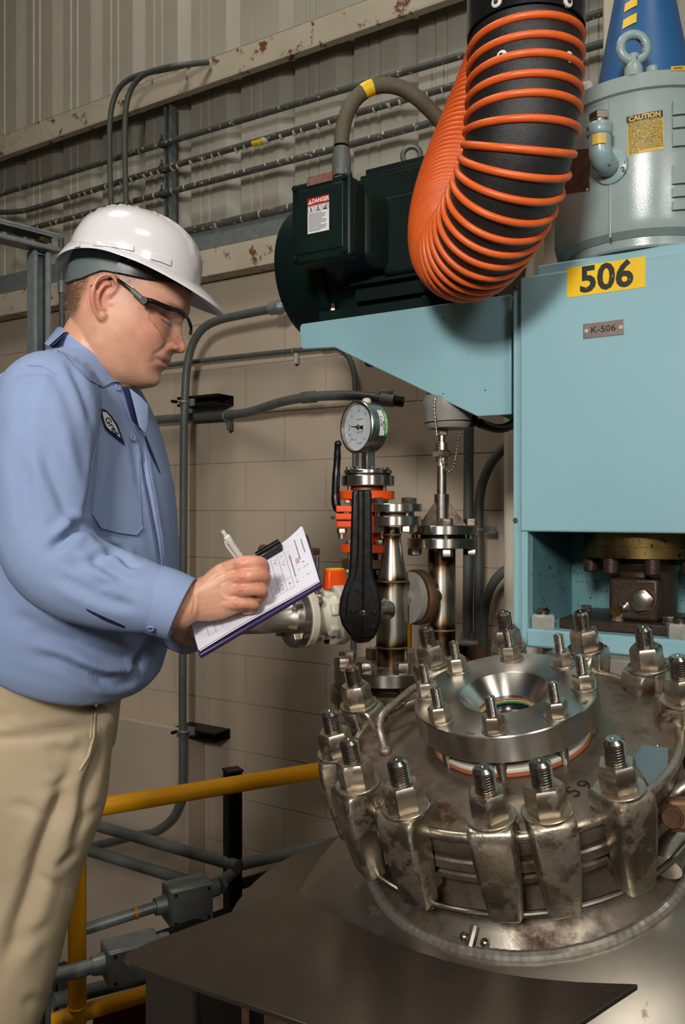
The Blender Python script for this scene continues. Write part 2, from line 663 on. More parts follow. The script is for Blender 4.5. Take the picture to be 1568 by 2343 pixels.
# corrugated metal cladding above
upper = tag(thing('wall_upper', None, None, wl(-2, 3.08, 2.3)), kind='structure')
VC = 3.08
u = -6.3
while u < 1.6:
    prof = []
    for q in range(3):
        b = u + q * .3048
        prof += [(b, 0), (b + .04, 0), (b + .098, .032), (b + .114, .032), (b + .128, 0)]
        for w in (.184, .236):
            prof += [(b + w, 0), (b + w + .006, .006), (b + w + .016, .006), (b + w + .022, 0)]
    prof.append((u + .9144, 0))
    g = [[wl(a, VC + d, z) for a, d in prof] for z in (2.28, 6.4)]
    obj('cladding_panel', MB().grid(g), M_clad, upper, smooth=0)
    u += .9144
# girts (purlin sections) and the flashing on top of the block wall
mb = MB()
mb.wbox(-6.3, 1.5, 2.95, 2.958, 3.237, 3.347)
mb.wbox(-6.3, 1.5, 2.95, 3.078, 3.339, 3.347)
mb.wbox(-6.3, 1.5, 2.95, 2.99, 3.231, 3.239)
tag(obj('trim_1', mb, M_girt, smooth=0, bevel=.003), kind='structure')
mb = MB()
mb.wbox(-6.3, 1.5, 2.76, 2.768, 2.325, 2.412)
mb.wbox(-6.3, 1.5, 2.76, 3.07, 2.404, 2.412)
mb.wbox(-6.3, 1.5, 2.76, 3.0, 2.297, 2.330)
tag(obj('trim_2', mb, M_girt, smooth=0, bevel=.003), kind='structure')
mb = MB().wbox(-6.3, 1.5, 2.99, 3.0, 2.43, 2.60)
tag(obj('trim_4', mb, M_galv, smooth=0), kind='structure')


# ------------------------------------------------------------------ wall conduits
def wpath(pts, v, k=6):
    return spline([onwall(p[0], p[1], p[2] if len(p) > 2 else v) for p in pts], k)


def band(M, r, w):
    return MB().lathe([(r, -w / 2), (r + .0022, -w / 2), (r + .0022, w / 2), (r, w / 2)], M, 20)


def conduit(label, pts, v, r, m, k=6, name='conduit', group=None, straight=False):
    P = [onwall(p[0], p[1], p[2] if len(p) > 2 else v) for p in pts]
    if not straight:
        P = spline(P, k)
    o = obj(name, MB().tube(P, r, 14), m, smooth=60)
    return tag(o, label, 'conduit', group), P


cA, PA = conduit('topmost long conduit under the rusty upper beam, plain dark grey', [(-30, 454), (370, 330), (784, 206), (1076, 122), (1327, 45), (1420, 15)], 2.985, .0135, M_worn, straight=True)
cB, PB = conduit('second long conduit from the top, with pale worn bands and a yellow tag', [(-30, 486), (40, 484), (100, 470), (370, 387), (784, 268), (1076, 186), (1327, 115), (1420, 88)], 2.985, .0140, M_worn)
cC, PC = conduit('third long conduit down, banded, ending behind the slotted strut rail', [(20, 537), (85, 519), (370, 444), (784, 336), (1076, 257), (1327, 190)], 2.985, .0140, M_worn, straight=True)
cD, PD = conduit('lowest long conduit, running from behind the hard hat to the green motor', [(262, 570), (435, 527), (650, 478), (900, 418)], 2.985, .0165, M_worn, straight=True)
# pale worn bands, parts of the conduits
for P, o, r, n0, n1, st in ((PB, cB, .0140, .07, .80, 34), (PC, cC, .0140, .05, .78, 26), (PD, cD, .0165, .3, .8, 5)):
    for i in range(st):
        t = n0 + (n1 - n0) * (i + RNG.uniform(-.35, .35)) / st
        a, b = P[0], P[-1]
        if P is PB:
            a, b = P[12], P[-1]
        p = a.lerp(b, t)
        obj('worn_band', band(frame(p, b - a), r - .002, RNG.uniform(.004, .010)), M_cream, o, smooth=60)
p = onwall(592, 325, 2.985)
obj('yellow_tag', MB().tube([p - U * .03, p + U * .03], .0148, 14), M_yellow, cB, smooth=60)
obj('tag_print', MB().tube([p + U * .031, p + U * .045], .0149, 14), M_white, cB, smooth=60)

# strut channel carrying the conduits
sc = thing('strut_channel', 'galvanized upright strut channel under the rusty beam, carrying three conduit clamps', 'strut', onwall(383, 500, 2.82))


def channel(M, w, d, l, t=.0028, slots=True):
    """U strut: local x width, y depth (open towards -y), z length"""
    m = MB()
    m.box((-w / 2 + t / 2, d / 2, l / 2), (t, d, l), M)
    m.box((w / 2 - t / 2, d / 2, l / 2), (t, d, l), M)
    m.box((0, d - t / 2, l / 2), (w, t, l), M)
    for s in (-1, 1):
        m.box((s * (w / 2 - .0055), t / 2, l / 2), (.009, t, l), M)
        m.box((s * (w / 2 - .0095), .004, l / 2), (t, .008, l), M)
    return m


pz = onwall(383, 500, 3.005)
u0 = pz.dot(U)
M0 = frame(wl(u0, 3.004, 2.56), Z, U)
obj('channel', channel(M0, .046, .041, 0.671), M_galv, sc, smooth=0)
for py in (330, 387, 445):
    c = onwall(370, py, 2.985)
    mc = MB()
    mc.torus(frame(c, U), .0165, .004, 20, 8)
    mc.box((0, 0, 0), (.012, .022, .012), frame(c + N * .018, Z, U))
    k = obj('pipe_clamp', mc, M_rusty, sc, smooth=50)
    kb = MB().cyl(c + Z * .016, c + Z * .046, .0042, n=8)
    kb.hexa(frame(c + Z * .018, Z), .013, .009)
    obj('clamp_bolt', kb, M_rusty, k, smooth=40)

# twin conduits that rise and bend over the beam
conduit('left one of the twin bent conduits rising over the rusty beam', [(262, 640), (257, 520), (252, 400), (251, 300), (256, 245), (270, 206), (292, 184), (325, 170), (372, 160, 2.84), (420, 150, 2.90)], 2.83, .0125, M_conduit)
conduit('right one of the twin bent conduits rising over the rusty beam', [(294, 640), (291, 520), (287, 400), (286, 290), (291, 232), (306, 194), (330, 171), (366, 158), (410, 150, 2.84), (478, 142, 2.93)], 2.825, .0125, M_conduit)
o, P = conduit("short upright conduit with a coupling just behind the man's hard hat", [(140, 545), (141, 620), (142, 760), (142, 1000)], 2.68, .0135, M_conduit)
p = onwall(141, 657, 2.68)
obj('coupling', MB().cyl(p - Z * .028, p + Z * .028, .0175, n=18), M_galv, o)

# left strut frame
sf = thing('strut_support', 'galvanized strut frame with slotted rail on an upright post at the left edge', 'strut frame', (at(92, 900, 2.0).x, 2.0, FLOOR))
zr = 1.925
pa = at(-10, 519, (zr - EYE) * FPX / (CY - 519))
pb = at(137, 556, (zr - EYE) * FPX / (CY - 556))
d = (pb - pa).normalized()
start = pa - d * .7
nrm = Vector((d.y, -d.x, 0))                        # facing right/forward
if nrm.y > 0:
    nrm = -nrm
Mr = Matrix.Identity(4)
xx, zz = Z, d
yy = -nrm
for i in range(3):
    Mr[i][0], Mr[i][1], Mr[i][2], Mr[i][3] = xx[i], yy[i], zz[i], start[i]
ln = (pb - start).length
rail = MB()
w, dp, t = .043, .041, .0028
for s in (-1, 1):
    rail.box((s * (w / 2 - t / 2), dp / 2, ln / 2), (t, dp, ln), Mr)
    rail.box((s * (w / 2 - .006), t / 2, ln / 2), (.0105, t, ln), Mr)
    rail.tube([Mr @ Vector((s * (w / 2 - .004), .002, 0)), Mr @ Vector((s * (w / 2 - .004), .002, ln))], .0042, 8)
# web with slots: pieces between the slots and strips above and below
web_y = dp - t / 2
for s in (-1, 1):
    rail.box((s * .0145, web_y, ln / 2), (.014, t, ln), Mr)
pos_, k = 0.0, 0
while pos_ < ln:
    rail.box((0, web_y, pos_ + .011), (.03, t, .022), Mr)
    pos_ += .0508
obj('rail', rail, M_galv, sf, smooth=50)
pp = at(92, 560, (pb.y + pa.y * .35) / 1.35)
post_top = Vector((pp.x, pp.y + .012, zr - .021))
Mp = Matrix.Identity(4)
yd = Vector((-.62, .78, 0)).normalized()             # web direction: open side to the right front
xd = Vector((yd.y, -yd.x, 0))
for i in range(3):
    Mp[i][0], Mp[i][1], Mp[i][2], Mp[i][3] = xd[i], yd[i], Z[i], Vector((post_top.x, post_top.y, FLOOR))[i]
pm = channel(Mp, .041, .041, post_top.z - FLOOR)
obj('post', pm, M_galv, sf, smooth=0)
bp = pb - d * .035 + nrm * .006 + Z * .002
obj('bolt', MB().lathe([(0, 0), (.0125, 0), (.0125, .006), (.009, .011), (0, .013)], frame(bp - nrm * .022, nrm), 14), M_brass, sf)

# the big conduit that sweeps up, over and behind the motor
o, P = conduit('tall grey conduit sweeping from the motor down the wall, bent left at its foot', [(110, 1955), (224, 1933), (301, 1914), (351, 1904), (390, 1877), (410, 1842), (418, 1790), (418, 1600), (419, 1400), (420, 1200), (421, 1000), (424, 900), (428, 842), (440, 790), (463, 753), (500, 733), (560, 719), (620, 707), (660, 699)], 2.70, .0172, M_conduit)
p = onwall(634, 704, 2.70)
k = MB().lathe([(.019, -.035), (.026, -.03), (.026, .002), (.029, .006), (.029, .02), (.02, .03), (.016, .05)], frame(p, U + Z * .0), 20)
obj('compression_fitting', k, M_galv, o)
for lab, py, x0, x1 in (("upper strut bracket holding the tall conduit, beside the man's chin", 920, 406, 500), ('lower strut bracket holding the tall conduit, above the plinth ledge', 1673, 400, 492)):
    a, b = onwall(x0, py, 2.74), onwall(x1, py, 2.74)
    zz_ = a.z
    Mb = Matrix.Identity(4)
    for i in range(3):
        Mb[i][0], Mb[i][1], Mb[i][2], Mb[i][3] = Z[i], N[i], U[i], wl(a.dot(U), 2.738, zz_)[i]
    br = thing('strut_bracket', lab, 'bracket', wl(a.dot(U), 2.74, zz_))
    obj('channel', channel(Mb, .041, .10, b.dot(U) - a.dot(U)), M_dark, br, smooth=0)
    c = onwall(421, py, 2.70)
    mc = MB().torus(frame(c, Z), .0195, .005, 24, 8)
    mc.box((0, 0, 0), (.075, .012, .03), frame(c + N * .022, Z, U))
    kk = obj('conduit_clamp', mc, M_galv, br)
    obj('clamp_screw', MB().hexa(frame(c - U * .022 - N * .02, -N), .013, .03), M_dark, kk)

# thin conduit with the quarter bend, above the gauge
o, P = conduit('thin conduit bending down behind the pressure gauge, flaking grey paint', [(250, 852), (385, 835), (480, 823), (580, 812), (670, 803), (720, 798), (757, 794), (785, 803), (804, 830), (812, 872), (813, 950), (812, 1080), (811, 1250), (809, 1400), (808, 1560)], 2.81, .0105, M_conduit)
p = onwall(672, 804, 2.81)
obj('pipe_strap', MB().torus(frame(p, U), .0115, .004, 18, 8), M_galv, o)
obj('strap_foot', MB().slab([p + U * .004 - N * .004, p + U * .018 - N * .004, p + U * .014 - Z * .05 - N * .002, p - Z * .05 - N * .002], N * .02), M_cream, o, bevel=.003)
p = onwall(752, 795, 2.81)
obj('coupling', MB().cyl(p - U * .03, p + U * .02, .014, n=16), M_conduit, o)
# cable whip to the wall box
o, P = conduit('thick grey sealing conduit snaking along the wall to the stub left of the bracket', [(200, 968, 2.8), (330, 962, 2.8), (420, 956, 2.8), (500, 950, 2.8), (545, 947, 2.79), (580, 940, 2.77), (640, 921, 2.72), (690, 911, 2.69), (740, 906, 2.68), (800, 905, 2.69), (850, 909, 2.70), (876, 914, 2.71)], 2.8, .0185, M_conduit)
p = onwall(707, 909, 2.688)
obj('coupling', MB().cyl(p - U * .03, p + U * .03, .0225, n=18), M_conduit, o)
a, b, c = onwall(872, 913, 2.71), onwall(902, 917, 2.725), onwall(924, 920, 2.745)
k = obj('conduit_body', MB().cyl(a, b, .0265, .024, 18), M_grey, o)
obj('body_cover', MB().box((0, 0, 0), (.05, .03, .02), frame(a.lerp(b, .4) + Z * .026, Z, b - a)), M_grey, k, bevel=.006)
obj('stub', MB().cyl(b, c, .019, n=16), M_dark, o)
p = onwall(517, 952, 2.795)
obj('pipe_strap', MB().torus(frame(p, U), .0195, .004, 18, 8), M_galv, o)
obj('strap_foot', MB().slab([p + U * .0 - Z * .02, p + U * .016 - Z * .02, p + U * .014 - Z * .06, p + U * .002 - Z * .06], N * .03), M_conduit, o, bevel=.004)

# behind the enclosure: conduits, junction box, cream columns
conduit('straight dark upright conduit right of the level sensor, down to the junction box', [(1073, 900), (1073, 980), (1072, 1200), (1070, 1460)], 2.72, .0175, M_conduit, straight=True)
o, P = conduit('upright conduit whose top curves right behind the cream column', [(1200, 1000), (1160, 1022), (1128, 1055), (1108, 1095), (1098, 1140), (1096, 1200), (1096, 1300), (1096, 1480)], 2.74, .0165, M_conduit)
p = onwall(1096, 1212, 2.74)
mc = MB().torus(frame(p, Z), .018, .004, 18, 8)
mc.box((0, 0, 0), (.04, .006, .026), frame(p + U * .035 + N * .02, Z, U))
obj('pipe_strap', mc, M_galv, o)
conduit('shorter bent conduit at the foot of the cream column, curving right', [(1200, 1290), (1160, 1303), (1132, 1330), (1115, 1368), (1108, 1410), (1106, 1470), (1106, 1570)], 2.66, .0160, M_conduit)
jb = thing('junction_box', 'small pale grey junction box behind the big sight-glass flange', 'junction box', onwall(1073, 1500, 2.72))
a, b = onwall(1050, 1466, 2.68), onwall(1094, 1512, 2.68)
obj('box', MB().wbox(a.dot(U), b.dot(U), 2.68, 2.80, b.z, a.z), M_grey, jb, bevel=.008)
obj('hub', MB().cyl(onwall(1071, 1466, 2.73), onwall(1071, 1447, 2.73), .026, n=18), M_grey, jb)
c = onwall(1084, 1480, 2.678)
obj('screw', MB().cyl(c, c - N * .004, .004, n=10), M_dark, jb)
cc = tag(obj('column', MB().wbox(onwall(1149, 1200, 2.60).dot(U), onwall(1149, 1200, 2.60).dot(U) + .11, 2.60, 2.70, FLOOR, 2.29), M_cream, bevel=.02, seg=3, smooth=30), 'slim cream column between the block wall and the teal enclosure', 'column')
a = onwall(1379, 60, 2.66).dot(U)
tag(obj('column', MB().wbox(a, a + .16, 2.66, 2.76, 2.3, 6.4), M_cream, bevel=.006), 'cream column high behind the blue cone', 'column')
# yellow post far behind the two nozzle pipes
p0, p1 = onwall(936, 1700, 2.6), onwall(936, 1395, 2.6)
tag(obj('yellow_pole', MB().cyl((p0.x, p0.y, FLOOR), p1, .010, n=14), M_rail), 'thin yellow pole between the two stainless nozzle pipes', 'pole')
# rusty tap on the wall
p = onwall(1062, 1490, 2.3)
v = thing('hose_cock', 'small rusty hose cock behind the rear nut of the sight-glass flange', 'tap', p)
mb = MB().cyl(p - U * .03, p + U * .05, .018, n=16)
obj('body', mb, M_dark, v)
mb = MB().lathe([(.012, 0), (.022, .006), (.026, .02), (.022, .03), (.026, .036), (.02, .05), (0, .054)], frame(p + U * .03 - N * .01, U * .8 - N * .6), 18)
obj('cap', mb, M_rusty, v)

# ------------------------------------------------------------------ guard rail, low pipes, conduit boxes (left, low)
RD = Vector((.869, .495, 0))                        # direction of the guard rail
RP = Vector((.495, -.869, 0))
gr = thing('guard_rail', 'yellow tubular guard rail behind the man, with one post', 'guard rail', (at(188, 2200, 2.25).x, 2.25, FLOOR))
zt = .512
ra = onz(250, 1842, zt)
pts = [ra - RD * .45, onz(735, 1762, zt), onz(735, 1762, zt) + RD * .5]
obj('top_rail', MB().tube(pts, .0245, 18), M_rail, gr, smooth=60)
pa = at(188, 2200, 2.27)
zl = onz(210, 2320, 0).z
lo = onz(212, 2321, .0)
hi = onz(315, 2289, .0)
dd = (hi - lo).normalized()
lo2 = Vector((pa.x, lo.y, 0))
obj('bottom_rail', MB().tube([lo2 - dd * .5, lo2, lo2 + dd * .9], .0215, 18), M_rail, gr, smooth=60)
tp = ra.lerp(pts[1], 0)
obj('post', MB().tube([Vector((lo2.x, lo2.y, FLOOR)), Vector((lo2.x, lo2.y, zt - .02))], .0232, 18), M_rail, gr, smooth=60)
obj('weld', MB().torus(frame(lo2 + Z * .021, Z), .0235, .0032, 20, 8), M_rail, gr)
tag(obj('kick_plate', MB().slab([lo2 + dd * .05 + RP * -.03 - Z * .04, lo2 + dd * .8 + RP * -.03 - Z * .04, lo2 + dd * .8 + RP * -.03 - Z * .3, lo2 + dd * .05 + RP * -.03 - Z * .3], RP * -.01), M_maroon), 'dark maroon kick plate under the low yellow rail', 'plate')
# dark strut post behind the rail
pp = at(539, 1900, 2.58)
sp = thing('strut_post', 'dark upright strut post behind the yellow rail, right of the man', 'strut', (pp.x, pp.y, FLOOR))
Ms = frame(Vector((pp.x, pp.y, FLOOR)), Z, RD)
obj('channel', channel(Ms, .044, .044, at(539, 1768, 2.58).z - FLOOR), M_dark, sp, smooth=0)
obj('end_cap', MB().box((0, .02, at(539, 1768, 2.58).z - FLOOR + .003), (.05, .05, .006), Ms), M_dark, sp)
# pipes parallel to the wall
v0 = 1.99
for lab, y0, x1, name in (('upper slanting grey pipe from the trousers to the dark strut post', .249, 545, 'pipe'), ('lower slanting grey pipe from the trousers to the grey conduit box', .158, 440, 'pipe')):
    a = onwall(60, 1900, v0)
    b = onwall(x1, 1950, v0)
    tag(obj(name, MB().tube([wl(a.dot(U), v0, y0), wl(b.dot(U), v0, y0)], .0178, 16), M_conduit, smooth=60), lab, 'pipe')
a = at(552, 1978, 2.58)
b = onz(695, 1944, a.z)
tag(obj('pipe', MB().tube([a, b, b + (b - a) * .6], .0175, 16), M_conduit, smooth=60), 'dark pipe from the strut post toward the vessel, upper of two', 'pipe')
a = at(552, 2022, 2.58)
b = onz(660, 1990, a.z)
tag(obj('pipe', MB().tube([a, b, b + (b - a) * .6], .016, 16), M_dark, smooth=60), 'black pipe from the strut post toward the vessel, lower of two', 'pipe')


def conduit_box(label, c, size, lid_out):
    """cast outlet box; long axis along the rail direction"""
    M = frame(c, Z, RD)
    t = thing('conduit_box', label, 'junction box', M=M)
    w, dp, h = size
    obj('box', MB().box((0, 0, 0), (w, dp, h)), M_galv, t, local=True, bevel=.006)
    obj('lid', MB().box((.0, -dp / 2 - .004, 0), (w * .98, .008, h * .98)), M_galv, t, local=True, bevel=.003)
    for sx in (-1, 1):
        for sz in (-1, 1):
            obj('screw', MB().cyl((sx * w * .38, -dp / 2 - .008, sz * h * .38), (sx * w * .38, -dp / 2 - .011, sz * h * .38), .004, n=10), M_dark, t, local=True)
    obj('hub', MB().cyl((-w / 2, 0, 0), (-w / 2 - .03, 0, 0), .027, .023, 18), M_galv, t, local=True)
    obj('hub', MB().cyl((w / 2, 0, .015), (w / 2 + .03, 0, .015), .027, .023, 18), M_galv, t, local=True)
    return M


M1 = conduit_box('grey conduit box with a lid, below the dark strut post', at(428, 2058, 2.42), (.125, .075, .102), 1)
e = M1 @ Vector((-.09, 0, 0))
a = at(195, 2126, 2.30)
o = tag(obj('galvanized_pipe', MB().tube([a, e], .0150, 16), M_galv, smooth=60), 'mottled galvanized pipe with a yellow ring, into the upper conduit box', 'pipe')
p = a.lerp(e, .72)
obj('yellow_ring', MB().lathe([(.0152, -.004), (.0166, -.004), (.0166, .004), (.0152, .004)], frame(p, e - a), 18), M_rail, o)
e = M1 @ Vector((.085, 0, .015))
f = at(545, 1985, 2.60)
o = tag(obj('pipe', MB().tube([e, f], .0165, 16), M_conduit, smooth=60), 'short pipe with a nut between upper conduit box and strut post', 'pipe')
obj('union_nut', MB().hexa(frame(e.lerp(f, .08), f - e), .046, .02), M_galv, o)
M2 = conduit_box('lower grey conduit box beside the corner of the steel plate', at(300, 2188, 2.22), (.14, .08, .088), 1)
e = M2 @ Vector((-.095, 0, 0))
tag(obj('galvanized_pipe', MB().tube([e - RD * .35, e], .0185, 16), M_galv, smooth=60), 'stubby galvanized pipe behind the yellow post, into the lower conduit box', 'pipe')
e = M2 @ Vector((.06, 0, .03))
f = at(520, 2088, 2.5)
tag(obj('pipe', MB().tube([e, f, f + (f - e) * .2], .0145, 16), M_dark, smooth=60), 'black pipe rising from the lower conduit box to the strut post', 'pipe')
a, b = at(120, 2290, 2.30), at(330, 2236, 2.48)
tag(obj('pipe', MB().tube([a, b, b + (b - a)], .0195, 16), M_conduit, smooth=60), 'bottom grey pipe behind the yellow post, under the conduit boxes', 'pipe')
pp = at(128, 2300, 2.34)
ls = thing('strut_channel', 'low galvanized strut with slots, between the trousers and the yellow post', 'strut', (pp.x, pp.y, FLOOR))
Ms = frame(Vector((pp.x, pp.y, FLOOR)), Z, Vector((.8, -.6, 0)))
obj('channel', channel(Ms, .041, .041, at(128, 2215, 2.34).z - FLOOR), M_galv, ls, smooth=0)
for py in (2222, 2300):
    c = at(150, py, 2.36)
    obj('strut_arm', MB().box((0, 0, 0), (.06, .04, .035), frame(c, Z, RD)), M_dark, ls, bevel=.003)
# ------------------------------------------------------------------ drive enclosure and its base
VE = 1.80
AX = Vector((.667, 1.906, 0))                       # agitator axis


def wu(px, v):
    return onwall(px, CY, v).dot(U)


def wz(px, py, v):
    return onwall(px, py, v).z


zt_, zb_ = 1.826, 1.257
uL = wu(1190, VE)
uR = .34
enc = thing('drive_enclosure', 'tall teal drive enclosure with a yellow 506 label', 'enclosure', wl((uL + uR) / 2, VE + .15, 1.0))
cov = obj('cover', MB().wbox(uL, uR, VE, VE + .06, zb_, zt_ - .012), M_teal, enc, bevel=.004)
cap = MB()
y0 = onwall(1226, 603, VE + .02)
cap.wbox(uL + .035, uR, VE + .012, VE + .40, zt_ - .014, zt_ + .012)
obj('top_plate', cap, M_teal, enc, bevel=.004)
sl = MB().wbox(uL - .021, uL + .002, VE + .014, VE + .03, 1.0046, zt_ - .03)
obj('side_flange', sl, M_teal, enc, bevel=.002)
for py in (660, 1190):
    c = onwall(1181, py, VE + .012)
    obj('flange_bolt', MB().hexa(frame(c, -N), .010, .006), M_steel, enc)
# frame under the cover
fr = MB().wbox(uL + .001, uL + .016, VE + .004, VE + .34, 1.0046, zb_ + .3)
obj('side_plate', fr, M_teal, enc, bevel=.002)
obj('back_plate', MB().wbox(uL + .016, uR, VE + .31, VE + .325, 1.0046, zt_ - .05), M_tealg, enc)
obj('inner_liner', MB().wbox(uL + .0162, uL + .0175, VE + .03, VE + .31, 1.046, zb_ + .2), M_tealg, enc)
obj('end_plate', MB().wbox(uR - .015, uR, VE + .004, VE + .34, 1.0046, zt_ - .02), M_teal, enc)
obj('base_plate', MB().wbox(uL + .012, uR, VE + .002, VE + .34, 1.0046, 1.0455), M_teal, enc, bevel=.006)
# yellow label 506
MF = frame(wl(0, VE, 0), -N, U)                     # local x right, y up, z towards the viewer


def uz(px, py, v):
    p = onwall(px, py, v)
    return p.dot(U), p.z


corn = [uz(1298, 682, VE), uz(1477, 656, VE), uz(1477, 587, VE), uz(1298, 613, VE)]
uu = [c[0] for c in corn]
zl_, zh_ = (corn[0][1] + corn[1][1]) / 2, (corn[2][1] + corn[3][1]) / 2
lab = obj('number_label', MB().wbox(uu[0], uu[1], VE - .0006, VE, zl_, zh_), M_yellow, enc, smooth=0)


def place_text(s, size, c, zax, xax, name, m, parent, bold=0.0, align='CENTER', sx=1.0, lift=.0009, fn=None):
    vs, fs = text_geo(s, size, bold, align)
    M = frame(c, zax, xax)
    b = MB()
    if fn:
        b.add([fn(p.x * sx, p.y) for p in vs], fs)
    else:
        b.add([M @ Vector((p.x * sx, p.y, lift)) for p in vs], fs)
    return obj(name, b, m, parent, smooth=0)


place_text('506', .0745, wl((uu[0] + uu[1]) / 2 + .002, VE, (zl_ + zh_) / 2 - .001), -N, U, 'digits', M_inkb, lab, bold=.0022, sx=1.0)
# name plate K-506
corn = [uz(1335, 775, VE), uz(1428, 766, VE), uz(1428, 731, VE), uz(1335, 741, VE)]
uu = [c[0] for c in corn]
zl2, zh2 = (corn[0][1] + corn[1][1]) / 2, (corn[2][1] + corn[3][1]) / 2
npz = obj('tag_plate', MB().wbox(uu[0], uu[1], VE - .0014, VE, zl2, zh2), mat('tag_metal', (140, 128, 122), .4, metal=.6, col2=(126, 114, 108), nsc=20), enc, bevel=.0012)
place_text('K-506', .0185, wl((uu[0] + uu[1]) / 2, VE, (zl2 + zh2) / 2), -N, U, 'stamped_text', M_dark, npz, bold=.0001, sx=1.15, lift=.0018)
for q in (uu[0] + .007, uu[1] - .006):
    c = wl(q, VE - .0014, (zl2 + zh2) / 2)
    obj('rivet', MB().torus(frame(c, -N), .0026, .0011, 14, 8), M_white, npz)
# big nuts on the base plate
for lab_, px, py, d_ in (('left', 1243, 1442, VE + .035), ('right', 1558, 1462, VE + .03)):
    c = onwall(px, py, d_)
    c = Vector((c.x, c.y, 1.0455))
    nt_ = thing('anchor_nut', {'left': 'pale hex nut on its stud at the left end of the teal base', 'right': 'pale hex nut on the teal base cut by the right picture edge'}[lab_], 'nut', c)
    obj('nut', MB().hexa(frame(c, Z), .048, .030, rot=.3), M_zinc, nt_)
    obj('stud', MB().thread(frame(c, Z), .0145, .043, .004), M_stud, nt_)

# ------------------------------------------------------------------ bearing housing inside the frame
bh = thing('bearing_housing', 'oily brown bearing housing with brass flange and hex plug, inside the teal frame', 'bearing housing', AX + Z * 1.0455)


def az(py, dy=0.0):
    d_ = AX.y - .12 + dy
    return EYE - (py - CY) / FPX * d_


MA = frame(AX, Z, U)
obj('brass_flange', MB().lathe([(.05, az(1190)), (.128, az(1190)), (.128, az(1252)), (.131, az(1253)), (.131, az(1279)), (.126, az(1281)), (.05, az(1281))], MA, 56), M_brass, bh)
zb = az(1281)
obj('neck', MB().lathe([(.085, zb + .002), (.085, zb - .014), (.072, zb - .03), (.07, az(1425))], MA, 40), M_cast, bh)
for k in range(8):
    a = math.radians(-90 + 22 + 45 * k)
    c = AX + U * (.112 * math.cos(a)) + N * (.112 * math.sin(a))
    obj('lug', MB().lathe([(.017, zb), (.017, zb - .03), (.013, zb - .034)], frame(Vector((c.x, c.y, 0)), Z), 14), M_cast, bh)
obj('body', MB().wbox(AX.dot(U) - .052, AX.dot(U) + .052, AX.dot(N) - .092, AX.dot(N) + .09, 1.068, az(1325)), M_cast, bh, bevel=.008)
obj('foot', MB().wbox(AX.dot(U) - .15, AX.dot(U) + .15, AX.dot(N) - .125, AX.dot(N) + .13, 1.0462, 1.068), M_cast, bh, bevel=.003)
vb = AX.dot(N) - .092
c = onwall(1470, 1373, vb)
pl = obj('plug', MB().hexa(frame(c, -N), .044, .014, rot=.2), M_steel, bh)
obj('plug_seat', MB().torus(frame(c, -N), .027, .004, 28, 8), M_rusty, pl)
obj('plug_head', MB().lathe([(.019, .014), (.019, .017), (.016, .0185), (0, .0185)], frame(c, -N), 24), M_steel, pl)
c = onwall(1432, 1388, vb)
k = obj('grease_fitting', MB().lathe([(.011, 0), (.011, .004), (.007, .007), (.007, .012), (.0045, .014), (.005, .018), (0, .02)], frame(c, -N), 18), M_steel, bh)
c = onwall(1412, 1397, vb)
obj('drain_cone', MB().lathe([(.0125, .012), (.0125, .008), (.006, 0), (.0, 0)], frame(c, -N), 20), M_brass, bh)
for px, py in ((1342, 1412), (1413, 1424), (1530, 1430)):
    c = onwall(px, py, VE + (.2 if px < 1350 else .075))
    c.z = 1.068
    obj('hex_bolt', MB().lathe([(.014, 0), (.014, .002)], frame(c, Z), 18).hexa(frame(c, Z), .021, .013, .002), M_nut, bh)
# pedestal nozzle under the base
obj_ped = thing('pedestal', 'grey round pedestal flange under the teal base plate', 'pedestal', AX + Z * .6)
obj('flange', MB().lathe([(.06, .955), (.215, .955), (.218, .958), (.218, 1.001), (.215, 1.0044), (.06, 1.0044)], MA, 64), M_grey, obj_ped)
obj('neck', MB().lathe([(.16, .56), (.16, .955)], MA, 48), M_vessel, obj_ped)

# ------------------------------------------------------------------ gear reducer on top
red = thing('gear_reducer', 'glossy grey-teal gear reducer with yellow CAUTION label, above the enclosure', 'gear reducer', AX + Z * (zt_ + .012))
RR = .192


def rz(py):
    return EYE + (CY - py) / FPX * (AX.y - RR + .01)


z0 = zt_ + .012
obj('base_ring', MB().lathe([(.02, z0), (.165, z0), (.168, z0 + .004), (.168, rz(532)), (.02, rz(532))], MA, 64), M_reducer, red)
obj('body', MB().lathe([(.02, rz(533)), (.17, rz(533)), (.186, rz(520)), (RR, rz(495)), (RR, rz(205)), (.02, rz(205))], MA, 72), M_reducer, red)
obj('top_flange', MB().lathe([(.02, rz(205)), (RR + .002, rz(205)), (RR + .006, rz(202)), (RR + .006, rz(168)), (RR + .002, rz(165)), (.145, rz(162)), (.135, rz(150)), (.02, rz(148))], MA, 72), M_reducer, red)
zc = rz(148)
cone = thing('motor_cone', 'blue cone-shaped guard on top of the gear reducer, cut by the picture top', 'guard', AX + Z * zc)
obj('cone', MB().lathe([(.02, zc), (.108, zc), (.108, zc + .004), (.064, zc + .24), (.036, zc + .40), (.0, zc + .41)], MA, 56), M_blue, cone)


def cylpt(ang, z, r):
    """ang measured from the direction towards the viewer"""
    a = math.radians(-90 - math.degrees(0) + ang)
    # direction facing the lens
    f = Vector((-AX.x, -AX.y, 0)).normalized()
    s = Vector((-f.y, f.x, 0))
    return AX + f * (r * math.cos(math.radians(ang))) + s * (r * math.sin(math.radians(ang))) + Z * z


def cyl_ang(px, r):
    """angle on the cylinder that is seen at column px"""
    best = min(range(-800, 801), key=lambda q: abs(CX + FPX * cylpt(q / 10, 0, r).x / cylpt(q / 10, 0, r).y - px))
    return best / 10


def cyl_z(px, py, r):
    p = cylpt(cyl_ang(px, r), 0, r)
    return EYE + (CY - py) / FPX * p.y


